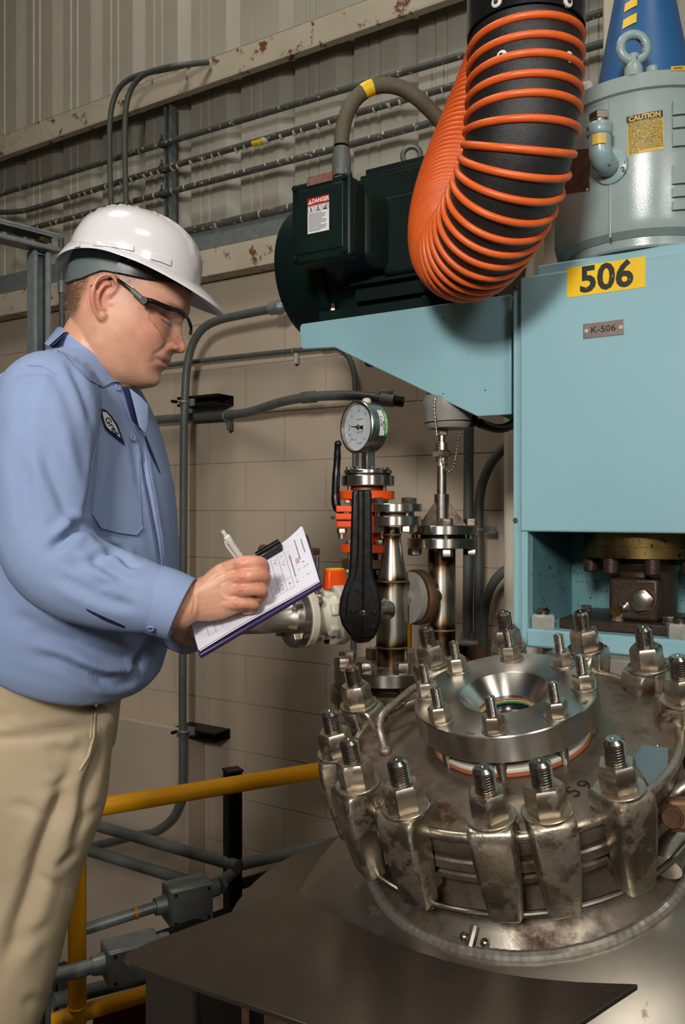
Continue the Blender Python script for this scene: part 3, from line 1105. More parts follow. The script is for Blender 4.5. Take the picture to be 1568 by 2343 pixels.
def cyl_patch(pts, r, nx=14, ny=2):
    """pts: BL, BR, TR, TL in pixels, laid on the cylinder"""
    q = [(cyl_ang(p[0], r), cyl_z(p[0], p[1], r)) for p in pts]
    g = []
    for j in range(ny):
        t = j / (ny - 1)
        row = []
        for i in range(nx):
            s = i / (nx - 1)
            a = (q[0][0] * (1 - s) + q[1][0] * s) * (1 - t) + (q[3][0] * (1 - s) + q[2][0] * s) * t
            z = (q[0][1] * (1 - s) + q[1][1] * s) * (1 - t) + (q[3][1] * (1 - s) + q[2][1] * s) * t
            row.append(cylpt(a, z, r))
        g.append(row)

    def fn(s, t, rr):
        a = (q[0][0] * (1 - s) + q[1][0] * s) * (1 - t) + (q[3][0] * (1 - s) + q[2][0] * s) * t
        z = (q[0][1] * (1 - s) + q[1][1] * s) * (1 - t) + (q[3][1] * (1 - s) + q[2][1] * s) * t
        return cylpt(a, z, rr)
    return MB().grid(g), fn


b, fn = cyl_patch([(1438, 357), (1521, 341), (1517, 252), (1434, 268)], RR + .0006)
cl = obj('caution_label', b, M_ylab, red, smooth=60)
g = [[fn(i / 12, t, RR + .001) for i in range(13)] for t in (.83, 1.0)]
obj('label_band', MB().grid(g), M_ink, cl, smooth=60)
W_, H_ = .083, .089


def cap_fn(x0, y0):
    return lambda x, y: fn(max(0, min(1, x0 + x / W_)), y0 + y / H_, RR + .0014)


place_text('CAUTION', .0158, None or Vector((0, 0, 0)), Z, None, 'caution_word', M_ylab, cl, bold=.0006, sx=1.02, fn=cap_fn(.5, .91))
lines = ['BEFORE INSTALLING OR OPERATING THIS', 'REDUCER READ LUBRICATION, INSTALL-', 'LATION, OPERATION AND MAINTENANCE', 'INSTRUCTIONS ENCLOSED WITH THIS', 'SHIPMENT. TO PREVENT PERSONAL', 'INJURY OR DEATH ALL ROTATING PARTS', 'MUST BE PROPERLY GUARDED IN', 'ACCORDANCE WITH CURRENT LOCAL,', 'STATE OR FEDERAL REQUIREMENTS. DO', 'NOT OPERATE THE REDUCER AT SPEEDS', 'OTHER THAN SPECIFIED ON THE', 'NAMEPLATE WITHOUT CONTACTING', 'UNITS FOR SPECIFIC INSTRUCTIONS ON', 'OIL LEVEL, LOCATION AND BEARING', 'SETTINGS.']
bt = MB()
for i, s in enumerate(lines):
    vs, fs = text_geo(s, .0047, 0.00006, 'LEFT')
    w = max(p.x for p in vs)
    kx = (.078 / w) if i < 14 else 1.0
    f_ = cap_fn(.03, .795 - i * .0535)
    bt.add([f_(p.x * kx, p.y) for p in vs], fs)
obj('caution_text', bt, M_ink, cl, smooth=0)
b, fn2 = cyl_patch([(1536, 162), (1580, 162), (1580, 150), (1536, 152)], .199)
k = obj('small_caution_label', b, M_ylab, red, smooth=60)
place_text('CAUTION', .0075, Vector((0, 0, 0)), Z, None, 'small_caution_word', M_ink, k, bold=.0002, fn=lambda x, y: fn2(max(0, .35 + x / .075), .5 + y / .012, .1996))
# dark name plate on the left of the body
b, _ = cyl_patch([(1270, 452), (1349, 436), (1349, 340), (1270, 356)], RR + .001)
k = obj('name_plate', b, M_rusty, red, smooth=60)
for px, py in ((1345, 434),):
    c = cylpt(cyl_ang(px, RR), cyl_z(px, py, RR), RR + .001)
    obj('rivet', MB().sphere(c, .0025, 10, 6), M_white, k)
# parting seam and cast pads
a_ = cyl_ang(1397, RR)
obj('seam', MB().tube([cylpt(a_, rz(214), RR), cylpt(a_, rz(532), RR)], .0024, 8), M_reducer, red, smooth=60)
for y0_, y1_ in ((230, 262), (268, 292), (298, 334), (376, 420), (428, 450), (460, 480)):
    b, f3 = cyl_patch([(1541, y1_), (1620, y1_ - 4), (1620, y0_ - 4), (1541, y0_)], RR + .007, 12, 4)
    lo = [f3(i / 11, t, RR - .002) for t in (0, 1) for i in range(12)]
    a0 = [[f3(i / 11, 0, r_) for i in range(12)] for r_ in (RR - .002, RR + .007)]
    a1 = [[f3(i / 11, 1, r_) for i in range(12)] for r_ in (RR - .002, RR + .007)]
    a2 = [[f3(0, t / 3, r_) for t in range(4)] for r_ in (RR - .002, RR + .007)]
    b.grid(a0).grid(a1).grid(a2)
    obj('cast_pad', b, M_reducer, red, smooth=50)
# oil fill elbow with plug
c = cylpt(cyl_ang(1399, RR), cyl_z(1399, 384, RR), RR)
f = Vector((-AX.x, -AX.y, 0)).normalized()
nr = (c - AX)
nr.z = 0
nr.normalize()
out = (nr * .75 + Vector((-1, 0, 0)) * .45).normalized()
e = obj('oil_elbow', MB().tube(spline([c - nr * .01, c + nr * .012 + out * .004, c + nr * .026 + out * .010 + Z * .005, c + nr * .034 + out * .014 + Z * .022, c + nr * .035 + out * .015 + Z * .06], 6), [.021] * 6 + [.0225] * 6 + [.0235] * 6 + [.0225] * 7, 18), M_chipped, red, smooth=60)
obj('elbow_pad', MB().lathe([(.036, -.008), (.034, .004), (.026, .008), (.0, .008)], frame(c, nr), 28), M_chipped, e)
tp_ = c + nr * .035 + out * .015 + Z * .06
obj('elbow_collar', MB().lathe([(.0235, -.012), (.026, -.008), (.026, .008), (.0235, .012)], frame(tp_, Z), 20), M_chipped, e)
obj('plug', MB().lathe([(.018, .008), (.018, .018)], frame(tp_, Z), 18).hexa(frame(tp_, Z), .036, .017, .018), M_steel, e)
q = MB().grid([[tp_ - Z * (.015 + .02 * j) + (Vector((math.sin(a), -math.cos(a), 0))) * .0242 for a in (-.9, -.5, -.1, .25)] for j in (0, 1)])
obj('elbow_tag', q, M_ylab, e)
# lifting eye and bolts on the flange
c = at(1450, 166, AX.y - .165)
c.z = rz(165)
eb = obj('lifting_eye', MB().torus(frame(c + Z * (rz(99) - rz(165)), (0, 1, .0)), .0265, .0095, 36, 12).cyl(c, c + Z * .043, .0125, .0115, 18), M_chipped, red)
obj('eye_base', MB().lathe([(.018, 0), (.018, .02), (.013, .03)], frame(c - Z * .004, Z), 18), M_reducer, eb)
for px, py, m_ in ((1492, 156, M_reducer), (1344, 190, M_white)):
    d_ = AX.y - (.165 if px > 1400 else .10)
    c = at(px, py, d_)
    c.z = rz(165)
    obj('flange_bolt', MB().lathe([(.012, 0), (.012, .016), (.010, .019), (0, .019)], frame(c, Z), 16), m_, red)
for px, py, w in ((1411, 45, .022), (1408, 4, .02)):
    zz = at(px, py, AX.y - .07).z
    rr = .108 + (.064 - .108) * (zz - zc) / .24
    b = MB().grid([[cylpt(-32 + i * 5.5, zz + (j - .5) * w + i * .0012, rr + .0012 - (j - .5) * w * .21) for i in range(5)] for j in (0, 1)])
    obj('yellow_tag', b, M_yellow, cone)

# ------------------------------------------------------------------ motor bracket
VB = 1.85
br = thing('motor_bracket', 'teal tapered motor bracket left of the enclosure', 'bracket', onwall(930, 800, VB))
out_ = [(690, 741), (1170, 673), (1170, 948), (1093, 953), (797, 811), (766, 795), (694, 799), (687, 793), (686, 748)]
pts = [onwall(x, y, VB) for x, y in out_]
obj('face_plate', MB().slab(pts, N * .01), M_teal, br, bevel=.0025)
obj('rear_plate', MB().slab([p + N * .33 for p in pts], N * .01), M_teal, br)
ztop = pts[0].z
obj('deck', MB().wbox(pts[0].dot(U) + .002, pts[1].dot(U), VB + .01, VB + .33, ztop - .014, ztop - .002), M_teal, br)
for px, py in ((1015, 727), (1015, 901), (1111, 893)):
    c = onwall(px, py, VB)
    obj('drilled_hole', MB().cyl(c, c - N * .0008, .0016, n=12), M_ink, br)

# ------------------------------------------------------------------ motor
VM = VB + .17
RM = .189
za = EYE + .71 * VB / 1.96
uE = onwall(618, 590, VM - RM).dot(U)
mo = thing('electric_motor', 'dark green finned electric motor on the teal bracket', 'motor', wl(uE + .25, VM, ztop))
MM = frame(wl(0, VM, za), U, N)                     # local z along the shaft
obj('fan_cowl', MB().lathe([(.02, uE), (RM - .03, uE), (RM - .008, uE + .008), (RM, uE + .03), (RM, uE + .135), (RM - .012, uE + .15), (.02, uE + .15)], MM, 64), M_green, mo)
u1, u2 = uE + .15, onwall(1130, 500, VM).dot(U)
body = MB().lathe([(.02, u1), (.168, u1), (.172, u1 + .02), (.172, u2), (.15, u2 + .03), (.02, u2 + .03)], MM, 56)
obj('stator', body, M_green, mo)
fz = onwall(900, 404, VM).z
for k in range(26):
    side = 1 if k % 2 else -1
    q = (k // 2 - 6) / 6.0
    y = q * .16
    # fins along the shaft, top set and bottom set
    h = fz - za + (-.012 if abs(q) > .8 else 0)
    zc_ = math.sqrt(max(.0, .168 ** 2 - min(abs(y), .16) ** 2))
    if side > 0:
        a_, b_ = za + zc_, za + h - abs(q) ** 3 * .05
    else:
        a_, b_ = max(ztop + .01, za - .19 + abs(q) ** 3 * .05), za - zc_
    if b_ - a_ < .008:
        continue
    obj('fin', MB().wbox(u1 + .10, u2 - .01, VM + y - .004, VM + y + .004, a_, b_), M_green, mo, bevel=.0015, seg=1)
for k in range(7):
    q = (k - 3) / 3.0
    z_ = za + q * .10
    for s in (-1, 1):
        if s < 0 and abs(q) < .7:
            continue
        obj('fin', MB().wbox(u1 + .10, u2 - .01, VM + s * (.19) - .022 * s - .02, VM + s * .19 - .022 * s + .02, z_ - .0035, z_ + .0035), M_green, mo)
# smooth side pad between the box and the duct
p0, p1 = onwall(878, 452, VM - .185), onwall(958, 620, VM - .185)
obj('side_pad', MB().wbox(p0.dot(U), p1.dot(U) + .09, VM - .19, VM - .13, p1.z, p0.z), M_green, mo, bevel=.01, seg=3)
# feet
fu0, fu1 = onwall(732, 730, VB + .012).dot(U), onwall(1100, 690, VB + .012).dot(U)
obj('foot', MB().wbox(fu0, fu1, VB + .006, VB + .33, ztop, ztop + .026), M_green, mo, bevel=.003)
for uq in (fu0 + .12, fu1 - .12):
    ft = MB().slab([wl(uq - .10, VB + .03, ztop + .02), wl(uq + .10, VB + .03, ztop + .02), wl(uq + .05, VB + .06, za - .05), wl(uq - .05, VB + .06, za - .05)], N * .2)
    obj('pedestal', ft, M_green, mo, bevel=.02, seg=3)
for px, py in ((762, 713), (972, 685)):
    c = onwall(px, py, VB + .035)
    c.z = ztop + .026
    k = obj('foot_bolt', MB().lathe([(.0105, 0), (.0105, .003)], frame(c, Z), 16).hexa(frame(c, Z), .016, .011, .003), M_steel, mo)
    obj('bolt_stud', MB().cyl(c + Z * .014, c + Z * .024, .0048, n=12), M_rusty, k)
# terminal box
VT = VB - .155
pA, pB, pC, pD = onwall(667, 421, VT), onwall(802, 394, VT), onwall(802, 584, VT), onwall(667, 609, VT)
ua, ub, zt2, zb2 = pA.dot(U), pB.dot(U), (pA.z + pB.z) / 2, (pC.z + pD.z) / 2
obj('terminal_box', MB().wbox(ua + .004, ub - .002, VT + .016, VT + .075, zb2 + .004, zt2 - .004), M_green, mo, bevel=.012, seg=3)
lid = obj('box_lid', MB().wbox(ua, ub, VT, VT + .016, zb2, zt2), M_green, mo, bevel=.012, seg=3)
obj('lid_panel', MB().wbox(ua + .014, ub - .018, VT - .003, VT + .004, zb2 + .022, zt2 - .020), M_green, lid, bevel=.018, seg=4)
for a_ in (ua + .012, ub - .014):
    for z_ in (zb2 + .014, zt2 - .012):
        obj('lid_bolt', MB().hexa(frame(wl(a_, VT, z_), -N), .013, .007), M_green, lid)
# cast transition from the box to the stator
nk = MB()
r0 = [wl(ua + .03, VT + .07, zb2 + .015), wl(ub - .006, VT + .07, zb2 + .015), wl(ub - .006, VT + .07, zt2 - .015), wl(ua + .03, VT + .07, zt2 - .015)]
r1 = [wl(ua + .01, VM - .09, zb2 - .03), wl(ub + .075, VM - .09, zb2 - .03), wl(ub + .075, VM - .09, zt2 - .035), wl(ua + .01, VM - .09, zt2 - .035)]
nk.rings([r0, r1])
obj('box_neck', nk, M_green, mo, bevel=.02, seg=4)
# red name plate and DANGER label
def wquad(px):
    q = [onwall(x, y, VT) for x, y in px]
    us = [p.dot(U) for p in q]
    zs = [p.z for p in q]
    return us, zs


us, zs = wquad([(705, 427), (762, 415), (762, 394), (705, 407)])
k = obj('name_plate', MB().wbox(us[0], us[1], VT - .0045, VT + .002, (zs[0] + zs[1]) / 2, (zs[2] + zs[3]) / 2), mat('plate_red_metal', (132, 66, 58), .45, metal=.3, col2=(150, 120, 108), nsc=60), lid, smooth=0)
us, zs = wquad([(706, 537), (755, 527), (754, 445), (705, 457)])
za0, za1 = (zs[0] + zs[1]) / 2, (zs[2] + zs[3]) / 2
ul, ur = us[0], us[1]
VL = VT - .0036
dl = obj('danger_label', MB().wbox(ul, ur, VL, VT - .003, za0, za1), M_white, lid, bevel=.002)
hh = za1 - za0
zr_ = za1 - hh * .22
obj('red_band', MB().wbox(ul, ur, VL - .0004, VL + .0002, zr_, za1), M_red, dl, smooth=0)
place_text('DANGER', hh * .165, wl((ul + ur) / 2 + .007, VL, (zr_ + za1) / 2 + .0002), -N, U, 'danger_word', M_white, dl, bold=.0005, sx=.86)
tr = [(-.0062, -.005), (.0062, -.005), (0, .0062)]
tm = frame(wl(ul + .0075, VL, (zr_ + za1) / 2 - .0005), -N, U)
obj('alert_triangle', MB().prism(tr, tm, .0004, .0008), M_white, dl, smooth=0)
place_text('!', .0085, wl(ul + .0075, VL, (zr_ + za1) / 2 - .001), -N, U, 'alert_mark', M_red, dl, bold=.0003, lift=.0011)
pic = MB()
pw = (ur - ul) / 3
zp1, zp0 = zr_ - .002, zr_ - hh * .17
for i in range(3):
    c = wl(ul + pw * (i + .5), VL - .0005, (zp0 + zp1) / 2)
    Mx = frame(c, -N, U)
    h2, w2 = (zp1 - zp0) / 2, pw * .42
    for sx, sy, sw, sh in ((0, -h2, w2 * 2, .0005), (0, h2, w2 * 2, .0005), (-w2, 0, .0005, h2 * 2), (w2, 0, .0005, h2 * 2)):
        pic.box((sx, sy, 0), (sw, sh, .0003), Mx)
    if i == 0:
        for a, b_ in (((-.002, .004), (0, .001)), ((0, .001), (-.001, -.003)), ((0, .001), (.003, -.001)), ((-.001, -.003), (.002, -.005))):
            pic.tube([Mx @ Vector((*a, .0002)), Mx @ Vector((*b_, .0002))], .0009, 6)
    elif i == 1:
        for a, b_ in (((-.0045, -.005), (0, .005)), ((0, .005), (.0045, -.005)), ((-.0045, -.005), (.0045, -.005)), ((0, .002), (-.001, -.003)), ((0, 0), (.002, -.003))):
            pic.tube([Mx @ Vector((*a, .0002)), Mx @ Vector((*b_, .0002))], .0005, 6)
    else:
        for a, b_ in (((-.004, 0), (.003, .001)), ((-.003, 0), (-.004, -.004)), ((.002, .001), (.002, -.004)), ((.003, .001), (.005, .004)), ((-.005, -.005), (.005, -.005))):
            pic.tube([Mx @ Vector((*a, .0002)), Mx @ Vector((*b_, .0002))], .0009, 6)
obj('pictograms', pic, M_ink, dl, smooth=0)
ln_ = MB()
zz = zp0 - .005
k = 0
while zz > za0 + .003:
    w = (ur - ul) * (.86 if k % 4 else .62) * RNG.uniform(.86, 1.0)
    ln_.wbox(ul + .003, ul + .003 + w, VL - .0004, VL - .0001, zz - .0007, zz + .0007)
    zz -= .0034
    k += 1
obj('print_lines', ln_, M_print, dl, smooth=0)
# lifting eye on the motor
c = onwall(942, 385, VM)
c.z = fz - .004
e = obj('lifting_eye', MB().torus(frame(c + Z * .048, (.15, 1, 0)), .0235, .0075, 32, 10).cyl(c, c + Z * .028, .013, .010, 16), M_conduit, mo)
obj('eye_collar', MB().lathe([(.021, 0), (.021, .01), (.016, .016)], frame(c, Z), 20), M_conduit, e)

# ------------------------------------------------------------------ braided flexible conduit from the terminal box
dh = onwall(782, 395, VT + .045).y
path = [(782, 396), (781, 350), (784, 300), (795, 258), (816, 224), (848, 201), (885, 195), (922, 203), (955, 224), (985, 252), (1015, 285), (1045, 322), (1080, 365), (1110, 405)]
pts = spline([at(x, y, dh + max(0, i - 8) * .012) for i, (x, y) in enumerate(path)], 6)
fc = thing('flexible_conduit', 'olive braided flexible conduit arching from the motor terminal box', 'conduit', pts[0])
rF = m_of(17.5, dh)
obj('braid', MB().tube(pts[8:], rF, 20), M_olive, fc, smooth=60)
obj('ferrule', MB().lathe([(rF * 1.25, -.01), (rF * 1.25, .035), (rF * 1.1, .05), (rF * 1.02, .06)], frame(pts[0], Z), 22), M_conduit, fc)
obj('gland', MB().hexa(frame(pts[0] - Z * .008, Z), rF * 2.3, .014), M_conduit, fc)
i0 = 27
obj('yellow_tag', MB().tube(pts[i0:i0 + 5], rF * 1.03, 20, cap=False), M_yellow, fc, smooth=60)
q = pts[64]
dq = (pts[65] - pts[63]).normalized()
obj('cable_tie', MB().torus(frame(q, dq), rF * 1.04, .0022, 24, 8), M_white, fc)
sd = dq.cross(Vector((0, 1, 0))).normalized()
tg = [q - dq * .03 - sd * .012, q + dq * .012 - sd * .012, q + dq * .012 + sd * .012, q - dq * .03 + sd * .012]
tgo = obj('tie_tag', MB().slab([p + Vector((-.008, -rF * 1.12, -.016)) for p in tg], Vector((0, -.001, 0))), M_white, fc, smooth=0)
obj('tag_print', MB().slab([p + Vector((-.008, -rF * 1.12 - .0012, -.016)) + (q - p) * .25 + dq * .0 for p in tg], Vector((0, -.0006, 0))), M_red, tgo, smooth=0)

# ------------------------------------------------------------------ orange spiral hose and its black sleeve
hp = [(1203, -260, 1.55), (1203, -60, 1.55), (1203, 60, 1.55), (1202, 150, 1.55), (1198, 240, 1.552), (1190, 325, 1.56), (1168, 410, 1.59), (1138, 480, 1.635), (1104, 540, 1.70), (1072, 573, 1.78), (1050, 565, 1.86), (1041, 530, 1.93), (1044, 480, 1.985), (1058, 420, 2.03), (1083, 350, 2.06), (1115, 270, 2.08), (1150, 180, 2.09), (1180, 80, 2.09)]
ctr = spline([at(x, y, d) for x, y, d in hp], 14)
RH = .0985
ho = thing('ventilation_hose', 'black hose with orange spiral strip hanging in a loop before the motor', 'hose', ctr[14 * 2])
i0 = 14 * 2 - 3
hb = ctr[i0:]
obj('hose_wall', MB().tube(hb, RH, 48), M_blackr, ho, smooth=60)
# helix
S = [0.0]
for a, b_ in zip(hb[:-1], hb[1:]):
    S.append(S[-1] + (b_ - a).length)
pitch = .0310
T = [(hb[min(i + 1, len(hb) - 1)] - hb[max(i - 1, 0)]).normalized() for i in range(len(hb))]
X = [Vector((1, 0, 0))]
X[0] = (X[0] - T[0] * X[0].dot(T[0])).normalized()
for i in range(1, len(hb)):
    x = X[-1]
    x = (x - T[i] * x.dot(T[i])).normalized()
    X.append(x)
hel = []
NS = 44
j = 0
s = .046
q = -1
while s < S[-1] - .01:
    q += 1
    # turns are pulled apart on the hanging limb and pushed together beyond the bend
    s += float(np.interp(s, [0, .18, .36, .52, .70], [.0312, .0305, .0245, .0205, .0160])) / NS
    while j < len(S) - 2 and S[j + 1] < s:
        j += 1
    t = (s - S[j]) / max(1e-9, S[j + 1] - S[j])
    p = hb[j].lerp(hb[j + 1], t)
    x = X[j].lerp(X[j + 1], t).normalized()
    tt = T[j].lerp(T[j + 1], t).normalized()
    y = tt.cross(x)
    a = 2 * math.pi * q / NS
    hel.append(p + (x * math.cos(a) + y * math.sin(a)) * (RH + .0005))
obj('spiral_strip', MB().tube(hel, .0070, 10), M_orange, ho, smooth=60)
sl = thing('hose_sleeve', 'glossy black collar sleeve at the top of the orange hose', 'sleeve', ctr[14 * 2])
a, b_ = ctr[14], ctr[14 * 2 + 3]
MS = frame(a, b_ - a)
L_ = (b_ - a).length
obj('collar', MB().lathe([(RH + .001, L_), (RH + .006, L_ + .001), (RH + .006, -.02), (RH + .001, -.02)], MS, 64), M_sleeve, sl)


def rivet(px, py, r, parent, c0):
    f = at(px, py, 1.55)
    # march towards the hose surface from the lens
    o_ = Vector((0, 0, EYE))
    dv = (f - o_).normalized()
    lo = None
    for k in range(9000):
        p = o_ + dv * (1.25 + k * .0001)
        q = min(c0, key=lambda w: (w - p).length)
        if (q - p).length <= r:
            lo = (p, (p - q).normalized())
            break
    if lo:
        p, n = lo
        k = obj('rivet_washer', MB().lathe([(.0095, -.003), (.0095, .0015), (.007, .0025), (0, .0025)], frame(p, n), 18), M_white, parent)
        obj('rivet', MB().sphere(p + n * .003, .004, 10, 6), M_rusty, k)


fine = spline(ctr[:120], 4)
rivet(1137, 5, RH + .0065, sl, fine)
rivet(1300, 4, RH + .0065, sl, fine)
rivet(1149, 128, RH, ho, fine)
rivet(1303, 131, RH, ho, fine)
# ------------------------------------------------------------------ nozzle pipes, gauge and valves
def zf(py, d, r=0.0):
    return EYE - (py - CY) / FPX * (d - r)


def disc(mb, A, d, y0, y1, r, n=48, bev=.0015):
    """flange drawn by its near rim rows y0 (top), y1 (bottom)"""
    za_, zb_ = zf(y1, d, r), zf(y0, d, r)
    return mb.lathe([(.01, za_), (r - bev, za_), (r, za_ + bev), (r, zb_ - bev), (r - bev, zb_), (.01, zb_)], frame(Vector((A.x, A.y, 0)), Z), n)


def bolt_ring(parent, A, r, z, n, a0, af, h, m=None, up=True, shank=0.0, rot=.4, name='bolt_head', first=0, last=None):
    for k in range(first, last if last is not None else n):
        a = math.radians(a0) + 2 * math.pi * k / n
        c = Vector((A.x + r * math.cos(a), A.y + r * math.sin(a), z))
        b = MB().hexa(frame(c, Z if up else -Z), af, h, rot=rot + k)
        o = obj(name, b, m or M_nut, parent)
        if shank:
            obj('shank', MB().cyl(c, c - (Z if up else -Z) * shank, af * .28, n=12), M_stud, o)


D1 = 2.02
A1 = at(897, 1400, D1)
s1 = D1 / FPX
n1 = thing('nozzle_pipe', 'stainless tee pipe with a cone reducer, left of two upright pipes behind the vessel', 'pipe', (A1.x, A1.y, .72))
MA1 = frame(Vector((A1.x, A1.y, 0)), Z)
pf = [(.0185, zf(1206, D1)), (.0195, zf(1221, D1)), (.021, zf(1226, D1)), (.0205, zf(1232, D1)), (.0215, zf(1240, D1)), (.027, zf(1275, D1)), (.034, zf(1312, D1)), (.0365, zf(1326, D1))]
put_stain(obj('reducer_cone', MB().lathe(dense(pf), MA1, 40), M_stain, n1, smooth=50), [(zf(1224, D1), .016, 1.0), (zf(1330, D1), .012, 1.1), (zf(1214, D1), .01, .5)])
put_stain(obj('pipe', MB().lathe(dense([(.0365, zf(1328, D1)), (.0372, zf(1345, D1)), (.0372, zf(1475, D1)), (.0362, zf(1482, D1)), (.0362, zf(1552, D1))]), MA1, 40), M_stain, n1, smooth=50), [(zf(1331, D1), .014, 1.1), (zf(1480, D1), .020, 1.1), (zf(1540, D1), .022, 1.1), (zf(1510, D1), .02, .45), (zf(1398, D1), .012, .25)])
for py, r in ((1223, .0205), (1329, .0372), (1479, .0372), (1536, .0365)):
    obj('weld', MB().torus(frame(Vector((A1.x, A1.y, zf(py, D1))), Z), r, .0026, 40, 8), M_cover, n1)
# top flange pair
A1t = at(904, 1180, D1)
b = MB()
obj('upper_flange', disc(MB(), A1t, D1, 1152, 1171, .0635), M_flange, n1)
obj('flange_gasket', MB().lathe([(.01, zf(1182, D1)), (.040, zf(1182, D1)), (.040, zf(1172, D1)), (.01, zf(1172, D1))], frame(Vector((A1t.x, A1t.y, 0)), Z), 36), M_brownf, n1)
obj('lower_flange', disc(MB(), A1t, D1, 1181, 1203, .062), M_flange, n1)
bolt_ring(n1, A1t, .048, zf(1152, D1, .02), 4, 32, .024, .014, M_steel, shank=.05)
bolt_ring(n1, A1t, .048, zf(1203, D1, .03), 4, 32, .026, .016, M_nut, up=False, name='nut')
# lower flange pair of nozzle 1 (bolted to the vessel nozzle)
A1b = at(886, 1540, D1)
obj('base_flange', disc(MB(), A1b, D1, 1546, 1577, .131), M_flange, n1)
vn = thing('vessel_nozzle', 'lower flange of the left nozzle pipe, standing on the vessel', 'flange', (A1b.x, A1b.y, .6))
obj('flange', disc(MB(), A1b, D1, 1598, 1632, .133), M_cover, vn)
obj('neck', MB().lathe([(.075, .55), (.075, zf(1625, D1, .1))], frame(Vector((A1b.x, A1b.y, 0)), Z), 36), M_vessel, vn)
obj('gasket', MB().lathe([(.05, zf(1598, D1, .13) - .002), (.085, zf(1598, D1, .13) - .002), (.085, zf(1577, D1, .13) + .002), (.05, zf(1577, D1, .13) + .002)], frame(Vector((A1b.x, A1b.y, 0)), Z), 36), M_brownf, vn)
bolt_ring(n1, A1b, .108, zf(1546, D1, .131), 8, 15, .036, .024, M_nut, shank=.085)
bolt_ring(vn, A1b, .108, zf(1632, D1, .133), 8, 15, .034, .028, M_nut, up=False, name='nut')

# ---- second upright pipe with level sensor
D2 = 2.10
A2 = at(1011, 1400, D2)
n2 = thing('nozzle_pipe', 'stainless upright pipe with dark heat tint, right of two, below the level sensor', 'pipe', (A2.x, A2.y, .7))
MA2 = frame(Vector((A2.x, A2.y, 0)), Z)
put_stain(obj('pipe', MB().lathe(dense([(.0338, zf(1256, D2)), (.0338, zf(1440, D2)), (.0343, zf(1444, D2)), (.0338, zf(1448, D2)), (.0338, .66)]), MA2, 40), M_stain, n2, smooth=50), [(zf(1275, D2), .028, 1.3), (zf(1442, D2), .024, 1.1), (zf(1475, D2), .03, .9), (zf(1365, D2), .016, .3)])
obj('weld', MB().torus(frame(Vector((A2.x, A2.y, zf(1440, D2))), Z), .034, .0028, 40, 8), M_cover, n2)
A2f = at(1013, 1230, D2)
obj('lower_flange', disc(MB(), A2f, D2, 1233, 1256, .0865), M_flange, n2)
obj('flange_gasket', MB().lathe([(.01, zf(1233, D2)), (.055, zf(1233, D2)), (.055, zf(1224, D2)), (.01, zf(1224, D2))], frame(Vector((A2f.x, A2f.y, 0)), Z), 36), M_dark, n2)
obj('upper_flange', disc(MB(), A2f, D2, 1203, 1224, .0835), M_flange, n2)
bolt_ring(n2, A2f, .068, zf(1203, D2, .05), 4, -90, .030, .018, M_nut, shank=.05, rot=0)
bolt_ring(n2, A2f, .068, zf(1256, D2, .05), 4, -90, .030, .018, M_steel, up=False, name='nut', rot=0)
# sensor stem with gussets
ls = thing('level_sensor', 'grey level sensor head on a gusseted stem, half hidden by the teal bracket', 'sensor', (A2f.x, A2f.y, zf(1203, D2)))
A3 = at(1011, 1150, D2)
MA3 = frame(Vector((A3.x, A3.y, 0)), Z)
obj('sleeve', MB().lathe([(.0182, zf(1203, D2)), (.0182, zf(1131, D2)), (.012, zf(1131, D2))], MA3, 28), M_steel, ls)
for a in (200, 340, 90):
    dv = Vector((math.cos(math.radians(a)), math.sin(math.radians(a)), 0))
    tt = Vector((-dv.y, dv.x, 0)) * .004
    b0 = Vector((A3.x, A3.y, 0))
    obj('gusset', MB().slab([b0 + dv * .014 + Z * zf(1203, D2) - tt / 2, b0 + dv * .062 + Z * zf(1203, D2) - tt / 2, b0 + dv * .0175 + Z * zf(1149, D2) - tt / 2, b0 + dv * .014 + Z * zf(1149, D2) - tt / 2], tt), M_cover, ls)
obj('stem', MB().lathe([(.0118, zf(1135, D2)), (.0118, zf(1066, D2))], MA3, 24), M_steel, ls)
obj('union_body', MB().lathe([(.0155, zf(1067, D2)), (.0155, zf(1047, D2)), (.0155, zf(1030, D2)), (.0148, zf(1013, D2)), (.0095, zf(1013, D2)), (.0095, zf(994, D2))], MA3, 28), M_nut, ls)
obj('union_nut', MB().hexa(frame(Vector((A3.x, A3.y, zf(1047, D2))), Z), .043, .0175, rot=.5), M_nut, ls)
obj('lock_nut', MB().hexa(frame(Vector((A3.x, A3.y, zf(996, D2))), Z), .028, .0165, rot=.2), M_grey, ls)
Ah = at(1026, 940, D2)
MAh = frame(Vector((Ah.x, Ah.y, 0)), Z)
hz = lambda y: zf(y, D2)
obj('sensor_head', MB().lathe([(.01, hz(982)), (.050, hz(981)), (.056, hz(972)), (.0565, hz(968))], MAh, 44), M_grey, ls)
obj('head_cover', MB().lathe([(.0565, hz(967)), (.060, hz(940)), (.0635, hz(925)), (.060, hz(910)), (.048, hz(895)), (.03, hz(888)), (.0, hz(886))], MAh, 44), M_grey, ls)
obj('head_seam', MB().torus(frame(Vector((Ah.x, Ah.y, hz(967))), (-.04, 0, 1)), .0570, .0012, 44, 6), M_dark, ls)
c = Vector((Ah.x + .05, Ah.y, hz(966)))
obj('cable_gland', MB().cyl(c, c + Vector((.022, .0, .006)), .016, .0145, 18), M_blackp, ls)
cb = tag(obj('cable', MB().tube(spline([at(1098, 968, D2), at(1115, 975, D2 + .02), at(1140, 981, D2 + .05), at(1165, 975, D2 + .08), at(1195, 955, D2 + .12)], 6), .0115, 14), M_blackp, smooth=60), 'thick black cable from the sensor head into the teal enclosure', 'cable')
